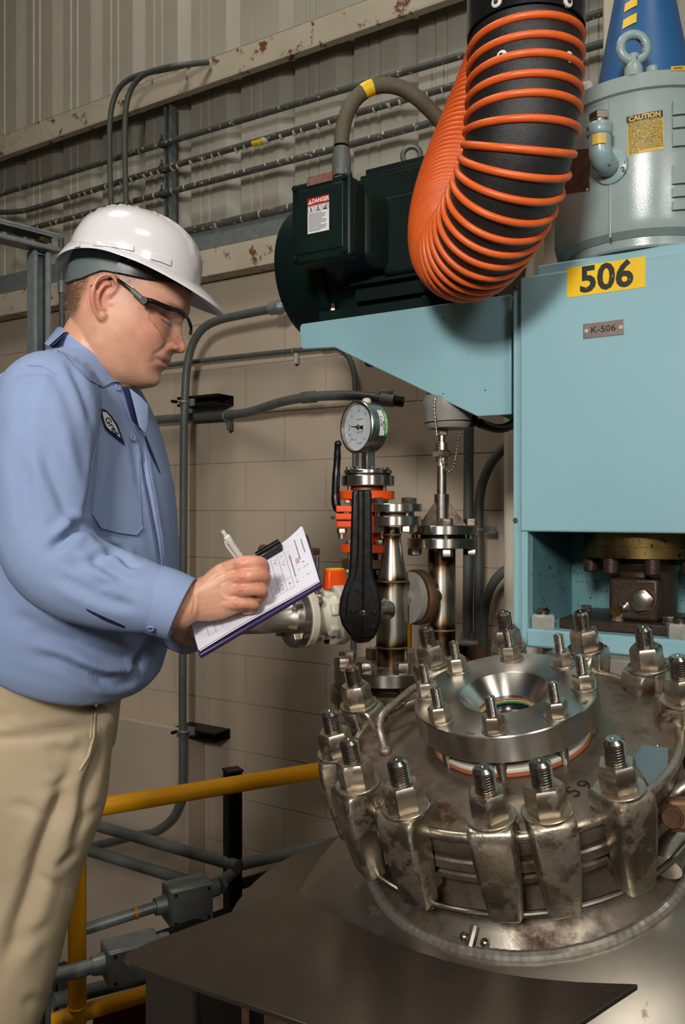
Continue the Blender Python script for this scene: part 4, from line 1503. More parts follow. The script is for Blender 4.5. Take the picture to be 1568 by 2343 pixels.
# bead chain
ch = thing('bead_chain', 'bead chain looping from the sensor head down its stem', 'chain', at(1000, 960, D2 - .07))
cp = [(997, 908), (994, 925), (995, 945), (997, 965), (999, 985), (1001, 1003), (1004, 1020), (1008, 1042), (1012, 1058), (1018, 1070), (1026, 1078), (1034, 1076), (1039, 1066), (1043, 1048), (1046, 1028), (1049, 1005), (1053, 988)]
cpts = spline([at(x, y, D2 - (.055 if i < 6 else .03)) for i, (x, y) in enumerate(cp)], 12)
acc = 0
beads = [cpts[0]]
for a, b in zip(cpts[:-1], cpts[1:]):
    acc += (b - a).length
    if acc > .0075:
        beads.append(b)
        acc = 0
bead_me = None
for p in beads:
    if bead_me is None:
        o = obj('bead', MB().sphere((0, 0, 0), .0031, 10, 6), M_steel, ch, local=True)
        bead_me = o
        o.location = p - WORLD_OF[ch.name].to_translation()
    else:
        o = bead_me.copy()
        COL.objects.link(o)
        o.parent = ch
        o.location = p - WORLD_OF[ch.name].to_translation()
obj('wire', MB().tube(cpts, .0008, 5), M_steel, ch)

# ---- gauge on its diaphragm seal and the orange valve (axis G)
DG = 2.06
G = at(842, 1100, DG)
MG = frame(Vector((G.x, G.y, 0)), Z)
ga = thing('pressure_gauge', 'round pressure gauge with a white dial and green calibration sticker', 'gauge', (G.x, G.y, zf(1110, DG)))
obj('seal_flange', disc(MB(), G, DG, 1086, 1110, .0635), M_flange, ga)
obj('seal_plate', disc(MB(), G, DG, 1073, 1082, .0578), M_flange, ga)
obj('seal_body', disc(MB(), G, DG, 1081, 1087, .054), M_dark, ga)
bolt_ring(ga, G, .047, zf(1074, DG, .02), 8, 10, .0115, .006, M_steel)
obj('square_stem', MB().box((0, 0, (zf(1074, DG) + zf(1030, DG)) / 2), (.024, .024, zf(1030, DG) - zf(1074, DG)), frame(Vector((G.x + .001, G.y, 0)), Z, (.85, .52, 0))), M_pipe, ga, bevel=.001)
gd = Vector((-.80, -.60, 0)).normalized()           # dial looks left and to the front
RG = .0620
gc = at(818, 977, DG - .025)
Mg = frame(gc, gd, Vector((.60, -.80, 0)))           # local x to the dial's right, y up
MgT = frame(gc, gd, gd.cross(Z) * -1)
xr = Z.cross(gd).normalized()
Mg = frame(gc, gd, xr)
obj('case', MB().lathe([(.0, -.046), (RG - .006, -.046), (RG - .002, -.044), (RG - .002, -.006), (RG, -.005), (RG + .0012, -.002), (RG + .0012, .003), (RG - .001, .005), (RG - .0055, .005), (RG - .0065, -.004)], Mg, 72, cap=False), M_steel, ga, smooth=40)
dial = obj('dial', MB().lathe([(0, -.0042), (RG - .0065, -.0042)], Mg, 64, cap=False), M_dial, ga)
tk = MB()
for k in range(41):
    a = math.radians(225 - k * 270 / 40)
    l, w = (.0075, .0009) if k % 5 == 0 else (.004, .0005)
    r = RG - .0105
    p = Vector((math.cos(a), math.sin(a), 0))
    q = Vector((-p.y, p.x, 0))
    tk.add([Mg @ (p * r + q * w / 2 + Vector((0, 0, -.0039))), Mg @ (p * r - q * w / 2 + Vector((0, 0, -.0039))), Mg @ (p * (r - l) - q * w / 2 + Vector((0, 0, -.0039))), Mg @ (p * (r - l) + q * w / 2 + Vector((0, 0, -.0039)))], [(0, 1, 2, 3)])
obj('tick_marks', tk, M_ink, dial, smooth=0)
nm = MB()
for s, a in (('30', 225), ('20', 205), ('10', 185), ('0', 170), ('10', 135), ('20', 90), ('30', 50)):
    vs, fs = text_geo(s, .0085, .0001)
    r = RG - .0235
    nm.add([Mg @ Vector((p.x + r * math.cos(math.radians(a)), p.y + r * math.sin(math.radians(a)), -.0038)) for p in vs], fs)
for s, x, y, sz in (('in. Hg', -.016, -.028, .006), ('psi', .022, -.028, .007)):
    vs, fs = text_geo(s, sz)
    nm.add([Mg @ Vector((p.x + x, p.y + y, -.0038)) for p in vs], fs)
for x, y, w in ((.004, .018, .024), (.003, -.012, .026), (.004, -.038, .018)):
    nm.add([Mg @ Vector((x + a * w / 2, y + b * .0008, -.0038)) for a, b in ((-1, -1), (1, -1), (1, 1), (-1, 1))], [(0, 1, 2, 3)])
obj('numerals', nm, M_print, dial, smooth=0)
nd_ = MB()
a = math.radians(173)
p = Vector((math.cos(a), math.sin(a), 0))
q = Vector((-p.y, p.x, 0))
nd_.add([Mg @ (v + Vector((0, 0, -.0025))) for v in (p * .04, p * .0 + q * .0018, p * -.018 + q * .005, p * -.018 - q * .005, p * .0 - q * .0018)], [(0, 1, 2, 3, 4)])
obj('needle', nd_, M_ink, ga, smooth=0)
obj('needle_hub', MB().lathe([(.006, -.0035), (.006, -.001), (.004, .0005), (0, .0005)], Mg, 18), M_steel, ga)
obj('gauge_glass', MB().lathe([(0, .0025), (RG - .004, .0025), (RG - .004, .0035), (0, .0035)], Mg, 48), M_gglass, ga)
obj('vent_plug', MB().lathe([(.011, RG - .003), (.011, RG + .004), (.007, RG + .008), (0, RG + .008)], frame(gc - gd * .028, Z) @ Matrix.Translation((0, 0, 0)), 18), M_cream, ga)


def casept(px_s, ang, r):
    """point on the gauge case: ang around (0 = up), px_s = distance behind the bezel"""
    a = math.radians(ang)
    return gc - gd * px_s + (Z * math.cos(a) + (xr * 1.0) * math.sin(a)) * r


def casepatch(s0, s1, a0, a1, r, n=12):
    return MB().grid([[casept(s, a0 + (a1 - a0) * i / n, r) for i in range(n + 1)] for s in (s0, s1)])


sg = 1 if casept(.02, 90, RG).y < gc.y else -1
stk = obj('sticker', casepatch(.020, .034, sg * 52, sg * 112, RG - .0015), M_white, ga, smooth=60)
obj('green_band', casepatch(.034, .0435, sg * 52, sg * 112, RG - .0015), M_greenl, stk, smooth=60)


def casetext(s, size, s_mid, a_mid, name, m, bold=0.0, sx=1.0):
    vs, fs = text_geo(s, size, bold)
    obj(name, MB().add([casept(s_mid + p.y, sg * (a_mid + math.degrees(p.x * sx / RG)), RG - .0010) for p in vs], fs), m, stk, smooth=0)


casetext('CALIBRATION', .0080, .0390, 82, 'calibration_word', M_white, .0003, 1.02)
casetext('5-3-08', .0078, .0240, 80, 'hand_writing', M_ink, .0001, 1.25)
casetext('M2-07', .0072, .0305, 90, 'hand_writing', M_ink, .0001, 1.2)

ov = thing('orange_valve', 'orange ball valve with a slim black lever, under the pressure gauge', 'valve', (G.x, G.y, zf(1300, DG)))
G2 = at(839, 1200, DG)
MG2 = frame(Vector((G2.x, G2.y, 0)), Z)
obj('gap_gasket', MB().lathe([(.02, zf(1122, DG)), (.044, zf(1122, DG)), (.044, zf(1110, DG)), (.02, zf(1110, DG))], MG2, 40), M_brownf, ov)
obj('top_flange', disc(MB(), G2, DG, 1122, 1142, .0665), M_ovalve, ov)
obj('valve_neck', MB().lathe([(.036, zf(1246, DG)), (.036, zf(1222, DG)), (.041, zf(1205, DG)), (.041, zf(1160, DG)), (.035, zf(1142, DG))], MG2, 36), M_ovalve, ov)
obj('low_flange', disc(MB(), G2, DG, 1247, 1266, .0625), M_ovalve, ov)
obj('pipe_flange', disc(MB(), G2, DG, 1282, 1303, .0600), M_brownf, ov)
obj('spool', MB().lathe([(.034, zf(1400, DG)), (.034, zf(1266, DG))], MG2, 32), M_dark, ov)
bolt_ring(ov, G2, .052, zf(1142, DG, .03), 4, 35, .018, .010, M_nut, up=False, name='nut')
bolt_ring(ov, G2, .050, zf(1246, DG, .03), 4, 35, .017, .012, M_nut, up=True, shank=.045)
bolt_ring(ov, G2, .050, zf(1303, DG, .03), 4, 35, .017, .012, M_nut, up=False, name='nut')
for a in (40, 140, 220, 320):
    c = Vector((G2.x + .053 * math.cos(math.radians(a)), G2.y + .053 * math.sin(math.radians(a)), zf(1122, DG)))
    obj('stud', MB().thread(frame(c - Z * .006, Z), .0055, .024, .0026), M_stud, ov)
bx0, bx1 = at(767, 1190, DG - .05), at(812, 1190, DG - .05)
cx = (bx0.x + bx1.x) / 2


def ybox(y0, y1, x0, x1, dd, depth, name, m, par, bev=.003):
    p, q = at(x0, y1, dd), at(x1, y0, dd)
    return obj(name, MB().box(((p.x + q.x) / 2, dd + depth / 2, (p.z + q.z) / 2), (q.x - p.x, depth, q.z - p.z)), m, par, bevel=bev)


ybox(1157, 1172, 769, 822, DG - .045, .07, 'bonnet_plate', M_ovalve, ov)
ybox(1175, 1190, 767, 822, DG - .05, .08, 'bonnet', M_ovalve, ov)
ybox(1190, 1208, 769, 822, DG - .04, .07, 'bonnet_foot', M_ovalve, ov, .004)
c = at(783, 1209, DG - .02)
obj('bonnet_nut', MB().hexa(frame(c, -Z), .022, .013).cyl(c - Z * .013, c - Z * .024, .010, n=16), M_nut, ov)
c = at(766, 1184, DG - .02)
obj('stop_pin', MB().cyl(c, c - Vector((.009, 0, 0)), .004, n=10), M_rusty, ov)
lv = spline([at(773, 1013, DG - .035), at(772, 1050, DG - .03), at(769, 1100, DG - .03), at(768, 1140, DG - .03), at(772, 1162, DG - .03), at(783, 1168, DG - .02)], 6)
k = obj('lever', MB().tube(lv, [.0075] * 4 + [.0085] * 6 + [.0095] * 8 + [.0105] * 8 + [.010] * (len(lv) - 26), 14), M_blackp, ov, smooth=60)
obj('lever_knob', MB().sphere(at(774, 1016, DG - .035), .0088, 14, 10), M_blackp, k)

# ---- white flanged ball valve with the big black handle
HV = at(832, 1401, 1.94)
q_ = Vector((-.86, -.51, 0)).normalized()
wv = thing('white_valve', 'dirty white flanged ball valve with a big black handle, behind the clipboard', 'valve', HV)
MQ = frame(HV, q_)


def qdisc(name, s0, s1, r, m, par=None, n=44):
    return obj(name, MB().lathe([(.01, s0), (r - .002, s0), (r, s0 + .002), (r, s1 - .002), (r - .002, s1), (.01, s1)], MQ, n), m, par or wv)


qdisc('body_flange', .060, .088, .067, M_wvalve)
qdisc('rear_body', -.01, .060, .050, M_wvalve)
qdisc('rear_flange', .0, .018, .068, M_brownf)
obj('body', MB().lathe([(.05, .088), (.044, .10), (.040, .118), (.042, .135), (.055, .148)], MQ, 40), M_wvalve, wv)
qdisc('end_flange', .146, .164, .067, M_wvalve)
qdisc('steel_flange', .166, .184, .066, M_steel)
obj('stub_pipe', MB().lathe([(.036, .184), (.034, .192), (.030, .200), (.030, .25), (.028, .30)], MQ, 36), M_pipe, wv)
for k in range(4):
    a = math.radians(40 + 90 * k)
    x_, y_ = .053 * math.cos(a), .053 * math.sin(a)
    b = MB().hexa(MQ @ Matrix.Translation((x_, y_, .184)), .021, .013)
    obj('bolt_head', b, M_nut, wv)
    b = MB().hexa(MQ @ Matrix.Translation((x_, y_, .146)) @ Matrix.Rotation(math.pi, 4, 'X'), .021, .014)
    obj('nut', b, M_nut, wv)
for k in range(6):
    a = math.radians(20 + 60 * k)
    x_, y_ = .056 * math.cos(a), .056 * math.sin(a)
    b = MB().lathe([(.0105, 0), (.0105, .004), (.007, .005), (.006, .0035), (0, .0035)], MQ @ Matrix.Translation((x_, y_, .088)), 14)
    obj('body_screw', b, M_galv if k % 2 else M_dark, wv)
    b = MB().box((0, 0, 0), (.014, .026, .022), MQ @ Matrix.Rotation(a, 4, 'Z') @ Matrix.Translation((.047, 0, .098)))
    obj('boss', b, M_wvalve, wv, bevel=.004)
# orange position cap and yellow top
b = HV + q_ * .075 + Z * .078
obj('cap', MB().box((0, 0, 0), (.050, .030, .042), frame(b, Z, q_), taper=.85), M_ovalve, wv, bevel=.003)
obj('cap_top', MB().box((0, 0, .0225), (.034, .020, .003), frame(b, Z, q_)), M_yellow, wv)
p0, p1 = at(602, 1257, 1.72), at(727, 1262, 1.84)
k = obj('wrench_bar', MB().tube([p0, p1], [.0092, .0078], 14), M_rusty, wv)
obj('wrench_end', MB().sphere(p0, .0102, 12, 8), M_rusty, k)
p0 = at(726, 1262, 1.84)
obj('stem_rod', MB().cyl(p0, Vector((p0.x, p0.y, HV.z + .05)), .0045, n=12), M_steel, wv)
# black handle in front
DH = HV.y - .11
hd = [(806, 1121), (851, 1121), (853, 1260), (853, 1300), (858, 1325), (868, 1352), (873, 1380), (873, 1410), (868, 1438), (856, 1462), (842, 1464), (818, 1466), (800, 1455), (782, 1430), (775, 1402), (778, 1372), (787, 1345), (797, 1322), (800, 1295), (802, 1240)]
P = [at(x, y, DH) for x, y in hd]
han = obj('handle', MB().slab(P, Vector((0, .032, 0))), M_blackp, wv, bevel=.006, seg=3)
rg = [at(820, 1124, DH), at(820, 1200, DH), at(818, 1280, DH), at(812, 1320, DH), at(800, 1350, DH), at(794, 1385, DH), at(792, 1410, DH)]
obj('handle_rib', MB().tube(spline(rg, 5), .0024, 8), M_blackp, han)
rg = [at(832, 1124, DH), at(832, 1250, DH), at(831, 1390, DH), at(829, 1462, DH)]
obj('handle_rib', MB().tube(rg, .0026, 8), M_blackp, han)
pl_ = [at(x, y, DH + .0) for x, y in ((824, 1126), (838, 1126), (838, 1300), (842, 1340), (850, 1380), (850, 1410), (810, 1410), (812, 1370), (822, 1320))]
for px, py, m_ in ((831, 1403, M_steel), (808, 1399, M_dark), (857, 1400, M_dark), (853, 1437, M_dark)):
    c = at(px, py, DH)
    obj('handle_screw', MB().lathe([(.0062, -.001), (.0062, .002), (.004, .0035), (.003, .0015), (0, .0015)], frame(c, (0, -1, 0)), 16), m_, han)
obj('stem', MB().cyl(at(832, 1402, DH + .03), HV, .022, n=24), M_dark, wv)
# connection from the valve to the tee pipe, and the branch to the second pipe
A1v = Vector((A1.x, A1.y, HV.z))
obj('branch_stub', MB().cyl(HV, A1v, .0185, n=24), M_pipe, wv)
bd = (A2 - A1)
bd.z = 0
bd.normalize()
c = Vector((A1.x, A1.y, zf(1370, D1)))
fj = thing('branch_flanges', 'brown and grey flange pair joining the two upright pipes', 'flange', c)
L12 = (Vector((A2.x, A2.y, 0)) - Vector((A1.x, A1.y, 0))).length
MBr = frame(c, bd)
obj('stub', MB().lathe([(.022, .03), (.022, L12 - .03), (.027, L12 - .036), (.027, L12 - .02)], MBr, 28), M_pipe, fj)
obj('inner_flange', MB().lathe([(.01, .042), (.062, .042), (.062, .058), (.01, .058)], MBr, 44), M_grey, fj)
obj('outer_flange', MB().lathe([(.01, .064), (.065, .064), (.066, .066), (.066, .084), (.065, .086), (.01, .086)], MBr, 44), M_brownf, fj)
for k in range(4):
    a = math.radians(45 + 90 * k)
    b = MB().hexa(MBr @ Matrix.Translation((.05 * math.cos(a), .05 * math.sin(a), .086)), .018, .012)
    obj('bolt_head', b, M_brownf, fj)
dv = (HV - A1v).normalized()
obj('weld_boss', MB().lathe([(.030, .026), (.0285, .034), (.0235, .042), (.0205, .052), (.0188, .058)], frame(A1v, dv), 28), M_steel, n1)

# ------------------------------------------------------------------ vessel with its clamped manway
C0 = Vector((.286, 1.520, EYE - .362))
nz = Vector((-.190, -.218, .957)).normalized()
MW = frame(C0, nz, (1, 0, 0))
ve = thing('vessel', 'stained stainless vessel dome with a weld bead round the manway neck', 'vessel', M=MW)
prof = []
hh, R_, h0 = .25, .50, -.455
for k in range(25):
    t = math.pi / 2 * k / 24
    r, h = R_ * math.sin(t), h0 + hh * math.cos(t)
    if r < .2:
        continue
    prof.append((r, h))
rs = []
n_ = 96
for r, h in reversed(prof):
    rs.append([Vector((r * math.cos(2 * math.pi * k / n_), r * math.sin(2 * math.pi * k / n_), h)) for k in range(n_)])
eq = [MW @ p for p in rs[0]]
cen = MW @ Vector((0, 0, h0))
low = []
for t, zz in ((.4, .38), (.8, .25), (1.0, .12), (1.0, -.6), (1.0, FLOOR)):
    ring = []
    for k in range(n_):
        p = eq[k]
        flat = Vector((p.x - cen.x, p.y - cen.y, 0)).normalized() * R_ + Vector((cen.x, cen.y, 0))
        tgt = Vector((flat.x, flat.y, zz))
        q = p.lerp(tgt, t)
        q.z = p.z + (zz - p.z) * min(1, t * 1.0) if t < 1 else zz
        ring.append(MW.inverted() @ q)
    low.append(ring)
obj('dome', MB().rings(list(reversed(low)) + rs, cap=False), M_vessel, ve, local=True, smooth=60)
obj('neck', MB().lathe([(.292, -.262), (.285, -.250), (.262, -.232), (.246, -.205), (.242, -.17), (.242, -.146), (.258, -.143), (.268, -.136), (.270, -.126), (.262, -.120), (.256, -.114), (.256, -.110), (.282, -.108), (.286, -.104), (.286, -.090), (.283, -.087), (.10, -.087)], I4, 96), M_cover, ve, local=True, smooth=40)
# weld bead with ripples
wd = []
nw = 520
for k in range(nw):
    a = 2 * math.pi * k / nw
    rr = .0102 + (.0003 if k % 4 < 2 else -.0002) + .0004 * math.sin(k * .37)
    wd.append(((.287 * math.cos(a), .287 * math.sin(a), -.249), rr))
obj('weld_bead', MB().tube([w[0] for w in wd], [w[1] for w in wd], 10, closed=True), M_weld, ve, local=True, smooth=25)
obj('lower_rod', MB().torus(Matrix.Translation((0, 0, -.158)), .306, .0052, 96, 10), M_steel, ve, local=True)
a_ = math.radians(-118)
for da, r0, r1 in ((0, .266, .292), ):
    p, q = Vector((.262 * math.cos(a_), .262 * math.sin(a_), -.222)), Vector((.287 * math.cos(a_ - .01), .287 * math.sin(a_ - .01), -.240))
    obj('plate_bracket', MB().tube([p, q], .007, 8), M_vessel, ve, local=True)
for da, h in ((.07, -.236), (-.05, -.232)):
    p = Vector((.278 * math.cos(a_ + da), .278 * math.sin(a_ + da), h))
    obj('weld_stud', MB().sphere(p, .008, 10, 6), M_steel, ve, local=True)

# cover
mc = thing('manway_cover', 'stained round manway cover marked 59, held by ring of clamps', 'cover', M=MW)
obj('cover_plate', MB().lathe([(0, -.0335), (.10, -.0338), (.20, -.0345), (.262, -.037), (.280, -.041), (.286, -.047), (.287, -.055), (.287, -.074), (.284, -.078), (.05, -.078)], I4, 112), M_cover, mc, local=True, smooth=50)
obj('cover_gasket', MB().lathe([(.05, -.0785), (.278, -.0785), (.281, -.081), (.280, -.0868), (.05, -.0868)], I4, 96), M_rusty, mc, local=True)
obj('rim_rod', MB().torus(Matrix.Translation((0, 0, -.042)), .288, .0085, 112, 12), M_clamp, mc, local=True)


def on_h(px, py, h):
    """point of the tilted manway plane at height h seen at a pixel, in manway coordinates"""
    o_ = Vector((0, 0, EYE))
    dv = at(px, py, 1.0) - o_
    p0 = C0 + nz * h
    t = (p0 - o_).dot(nz) / dv.dot(nz)
    return MW.inverted() @ (o_ + dv * t)


# paint marker 59
p5, p9 = on_h(1312, 1812, -.0343), on_h(1341, 1797, -.0343)
xd = (p9 - p5)
xd.z = 0
xd.normalize()
for s, c in (('5', p5), ('9', p9)):
    vs, fs = text_geo(s, .042, -.0004)
    Mx = frame(Vector((c.x, c.y, c.z)), (0, 0, 1), xd)
    obj('marker_digit', MB().add([Mx @ Vector((p.x, p.y, .0004)) for p in vs], fs), M_ink, mc, local=True, smooth=0)
pq = [on_h(x, y, -.0350) for x, y in ((1449, 1738), (1470, 1704), (1530, 1710), (1528, 1762), (1492, 1806))]
obj('blue_sticker', MB().slab([Vector((p.x, p.y, -.0368)) for i, p in enumerate(pq)], (0, 0, .0012)), mat('blue_grey_sheet', (112, 128, 134), .4, metal=.4, col2=(98, 116, 122), nsc=20), mc, local=True, smooth=0)
p = on_h(1505, 1707, -.036)
obj('rivet', MB().sphere(p, .0035, 10, 6), M_steel, mc, local=True)
# bent rod handle on the cover
hp_ = [on_h(881, 1714, -.03), on_h(874, 1690, -.012), on_h(868, 1664, .006), on_h(873, 1640, .018), on_h(893, 1619, .022), on_h(920, 1597, .022), on_h(946, 1576, .022)]
e_ = hp_[-1]
hp_ += [e_ + Vector((.03, .02, -.005)), e_ + Vector((.045, .03, -.03)), e_ + Vector((.05, .032, -.05))]
obj('handle_rod', MB().tube(spline(hp_, 6), .0078, 12), M_clamp, mc, local=True)
hp_ = [on_h(884, 1632, -.002), on_h(912, 1618, .0), on_h(946, 1606, .0), on_h(975, 1598, -.002)]
obj('handle_rod', MB().tube(spline(hp_, 5), .0066, 12), M_clamp, mc, local=True)
p = on_h(881, 1716, -.03)
obj('handle_weld', MB().sphere(p, .012, 12, 8, (1, 1, .7)), M_clamp, mc, local=True)

# sight glass flange
fo = Vector((.006, -.004, 0))
MFg = MW @ Matrix.Translation(fo)
sg_ = thing('sight_glass_flange', 'thick machined sight-glass flange with eight studs, on the manway cover', 'flange', M=MFg)
obj('ring', MB().lathe([(.049, .012), (.0495, .018), (.077, .0495), (.079, .0505), (.157, .0505), (.159, .0485), (.159, .006), (.157, .004), (.049, .004)], I4, 120, cap=False), M_flange, sg_, local=True, smooth=30)
obj('bore', MB().lathe([(.049, .0125), (.049, .004)], I4, 64, cap=False), M_steel, sg_, local=True)
obj('glass', MB().lathe([(0, .0035), (.055, .0035), (.055, -.01), (0, -.01)], I4, 56), M_sight, sg_, local=True)
obj('tan_seal', MB().lathe([(.0465, .0075), (.049, .0085), (.049, .0115), (.0475, .0115)], I4, 64, cap=False), M_tan, sg_, local=True)
obj('green_seal', MB().lathe([(.0455, .0045), (.0488, .005), (.0488, .0075), (.0465, .0075)], I4, 64, cap=False), M_greeng, sg_, local=True)
obj('collar', MB().lathe([(.118, -.033), (.122, -.024), (.122, .0038), (.06, .0038)], I4, 80, cap=False), M_oglass, sg_, local=True)
obj('white_gasket', MB().lathe([(.09, -.0275), (.137, -.0275), (.139, -.0255), (.139, -.0215), (.137, -.019), (.09, -.019)], I4, 80), M_gasket, sg_, local=True)
obj('red_gasket', MB().lathe([(.09, -.0335), (.139, -.0335), (.1405, -.0315), (.1405, -.0285), (.139, -.0277), (.09, -.0277)], I4, 80), M_redg, sg_, local=True)
nut_me = stud_me = wash_me = None
for k in range(8):
    a = math.radians(28.6 + 45 * k)
    p = Vector((.136 * math.cos(a), .136 * math.sin(a), 0))
    rz_ = Matrix.Translation(p) @ Matrix.Rotation(a + RNG.uniform(0, 1), 4, 'Z')
    if nut_me is None:
        st = obj('stud', MB().thread(I4, .0088, .150, .0032, n=18), M_stud, sg_, local=True)
        nu = obj('nut', MB().hexa(I4, .0325, .0245), M_nut, sg_, local=True)
        wa = obj('washer', MB().lathe([(.009, 0), (.0215, 0), (.022, .0008), (.022, .0022), (.0212, .003), (.009, .003)], I4, 28), M_nut, sg_, local=True)
        nut_me, stud_me, wash_me = nu, st, wa
    else:
        st, nu, wa = [q.copy() for q in (stud_me, nut_me, wash_me)]
        for q in (st, nu, wa):
            COL.objects.link(q)
            q.parent = sg_
    st.matrix_basis = rz_ @ Matrix.Translation((0, 0, -.040))
    nu.matrix_basis = rz_ @ Matrix.Translation((0, 0, .0535))
    wa.matrix_basis = rz_ @ Matrix.Translation((0, 0, .0505))
for a0_ in (-122, -38, 150):
    vs, fs = text_geo('304', .011, .0003)
    obj('stamped_mark', MB().add([Vector(((.149 + p.y) * math.cos(math.radians(a0_) + p.x / .149), (.149 + p.y) * math.sin(math.radians(a0_) + p.x / .149), .0508)) for p in vs], fs), M_cover, sg_, local=True, smooth=0)

# clamps
clamp0 = None


def rrect(x0, x1, w, z, r=.008):
    out = []
    for cx_, cy_, a0 in ((x1 - r, w - r, 0), (x0 + r, w - r, 90), (x0 + r, -w + r, 180), (x1 - r, -w + r, 270)):
        for k in range(4):
            a = math.radians(a0 + 30 * k)
            out.append(Vector((cx_ + r * math.cos(a), cy_ + r * math.sin(a), z)))
    return out


def make_clamp(M, label):
    """local x points outwards from the manway centre, z along the stud"""
    t = thing('manway_clamp', label, 'clamp', M=M, group='clamps round the manway cover')
    body = MB().rings([rrect(-.010, .024, .0215, -.158, .006), rrect(-.011, .028, .0245, -.152), rrect(-.011, .036, .0305, -.085), rrect(-.011, .040, .0335, -.030), rrect(-.011, .038, .034, -.006), rrect(-.009, .033, .032, 0)])
    obj('spine', body, M_clamp, t, local=True, smooth=50)
    obj('jaw', MB().rings([rrect(-.044, .005, .025, -.040, .006), rrect(-.047, .005, .029, -.030), rrect(-.040, .005, .031, -.008), rrect(-.034, .005, .030, -.0008)]), M_clamp, t, local=True, smooth=50)
    obj('hook', MB().rings([rrect(-.036, .0, .017, -.146, .005), rrect(-.036, .0, .020, -.118, .005)]), M_clamp, t, local=True, smooth=50)
    lp = [Vector((-.004 + .0165 * math.cos(a) * .3, .017 * math.cos(a), -.156 - .019 * math.sin(a))) for a in [math.pi * i / 10 for i in range(11)]]
    obj('retaining_loop', MB().tube(lp, .0046, 8), M_clamp, t, local=True, smooth=60)
    obj('washer', MB().lathe([(.015, 0), (.0365, 0), (.0372, .001), (.0372, .004), (.036, .005), (.015, .005)], I4, 36), M_nut, t, local=True)
    obj('nut', MB().hexa(I4, .0515, .040, .005, rot=.25), M_nut, t, local=True)
    obj('stud', MB().thread(Matrix.Translation((0, 0, .03)), .0158, .052, .0042, n=28), M_stud, t, local=True)
    return t


CL = [(-175.4, 'leftmost manway clamp, seen edge on above the yellow rail end'),
      (-152.4, 'manway clamp second along the near rim from the left, its tip pointing down'),
      (-130.1, 'manway clamp third from the left on the near rim, beside bare rim rod'),
      (-104.1, 'rust-streaked manway clamp on the near rim, left one of the close pair'),
      (-88.8, 'manway clamp on the near rim, right one of the close pair'),
      (-66.9, 'manway clamp in front of the blue-grey sheet on the cover'),
      (-10.0, 'manway clamp half cut by the right picture edge, behind the right rim'),
      (17.6, 'manway clamp on the far right rim, its inner jaw facing us'),
      (46.8, 'manway clamp behind the flange, before the teal base plate'),
      (77.8, 'manway clamp on the far rim near the corner of the teal frame'),
      (109.5, 'manway clamp on the far rim, in front of the dark upright pipe'),
      (149.7, 'manway clamp on the left rim beside the bent handle rod')]
for i, (ang, lb) in enumerate(CL):
    a = math.radians(ang)
    M = MW @ Matrix.Translation((.30 * math.cos(a), .30 * math.sin(a), 0)) @ Matrix.Rotation(a, 4, 'Z')
    t = make_clamp(M, lb) if clamp0 is None else copy_tree(clamp0, M, lb)
    clamp0 = clamp0 or t
    for ch in t.children:
        if ch.name.startswith('nut') or ch.name.startswith('stud'):
            ch.matrix_basis = Matrix.Rotation([-.1, .25, .1, -.15, .2, .05, 0, .3, .15, .1, .3, .2][i], 4, 'Z')
    if ang in (-104.1, -88.8, -66.9):
        for j, s in enumerate(('R F304', 'LR')):
            vs, fs = text_geo(s, .015, .0003)
            fx = lambda p: Vector((.0405 - .000 - ( .030 + .05 - p.x * .0) * 0, 0, 0))
            b = MB()
            pts_ = []
            for p in vs:
                zz_ = -.105 + p.x - (.02 if j else 0)
                xx_ = .036 + (.028 - .036) * max(0, (-.085 - zz_)) / .079 if zz_ < -.085 else .036 + .004 * (zz_ + .085) / .055
                pts_.append(Vector((xx_ + .0004, -p.y + (.006 if j else -.012), zz_)))
            b.add(pts_, fs)
            b.add([q - Vector((.0015, 0, 0)) for q in pts_], fs)
            obj('cast_lettering', b, M_clamp, t, local=True, smooth=0)

# hinge pin at the right
hg = thing('hinge_pin', 'brown round hinge pin and lug at the right edge of the manway', 'hinge', at(1545, 1870, 1.33))
f = Vector((-.25, -.95, .12)).normalized()
c = at(1540, 1872, 1.29)
obj('pin', MB().lathe([(.0165, -.05), (.0165, -.004), (.0150, 0), (.012, 0), (.0115, -.003), (0, -.003)], frame(c, f), 28), M_rusty, hg)
obj('lug', MB().box((.02, 0, -.03), (.05, .05, .03), frame(c, f)), M_brownf, hg, bevel=.008, seg=3)
obj('loop', MB().tube(spline([at(1518, 1840, 1.38), at(1548, 1815, 1.36), at(1585, 1790, 1.36), at(1620, 1800, 1.36)], 6), .011, 12), M_clamp, hg)
obj('elbow', MB().tube(spline([at(1522, 1985, 1.34), at(1535, 1950, 1.36), at(1565, 1925, 1.38), at(1610, 1915, 1.4)], 6), [.026] * 19, 18), M_pipe, hg, smooth=60)

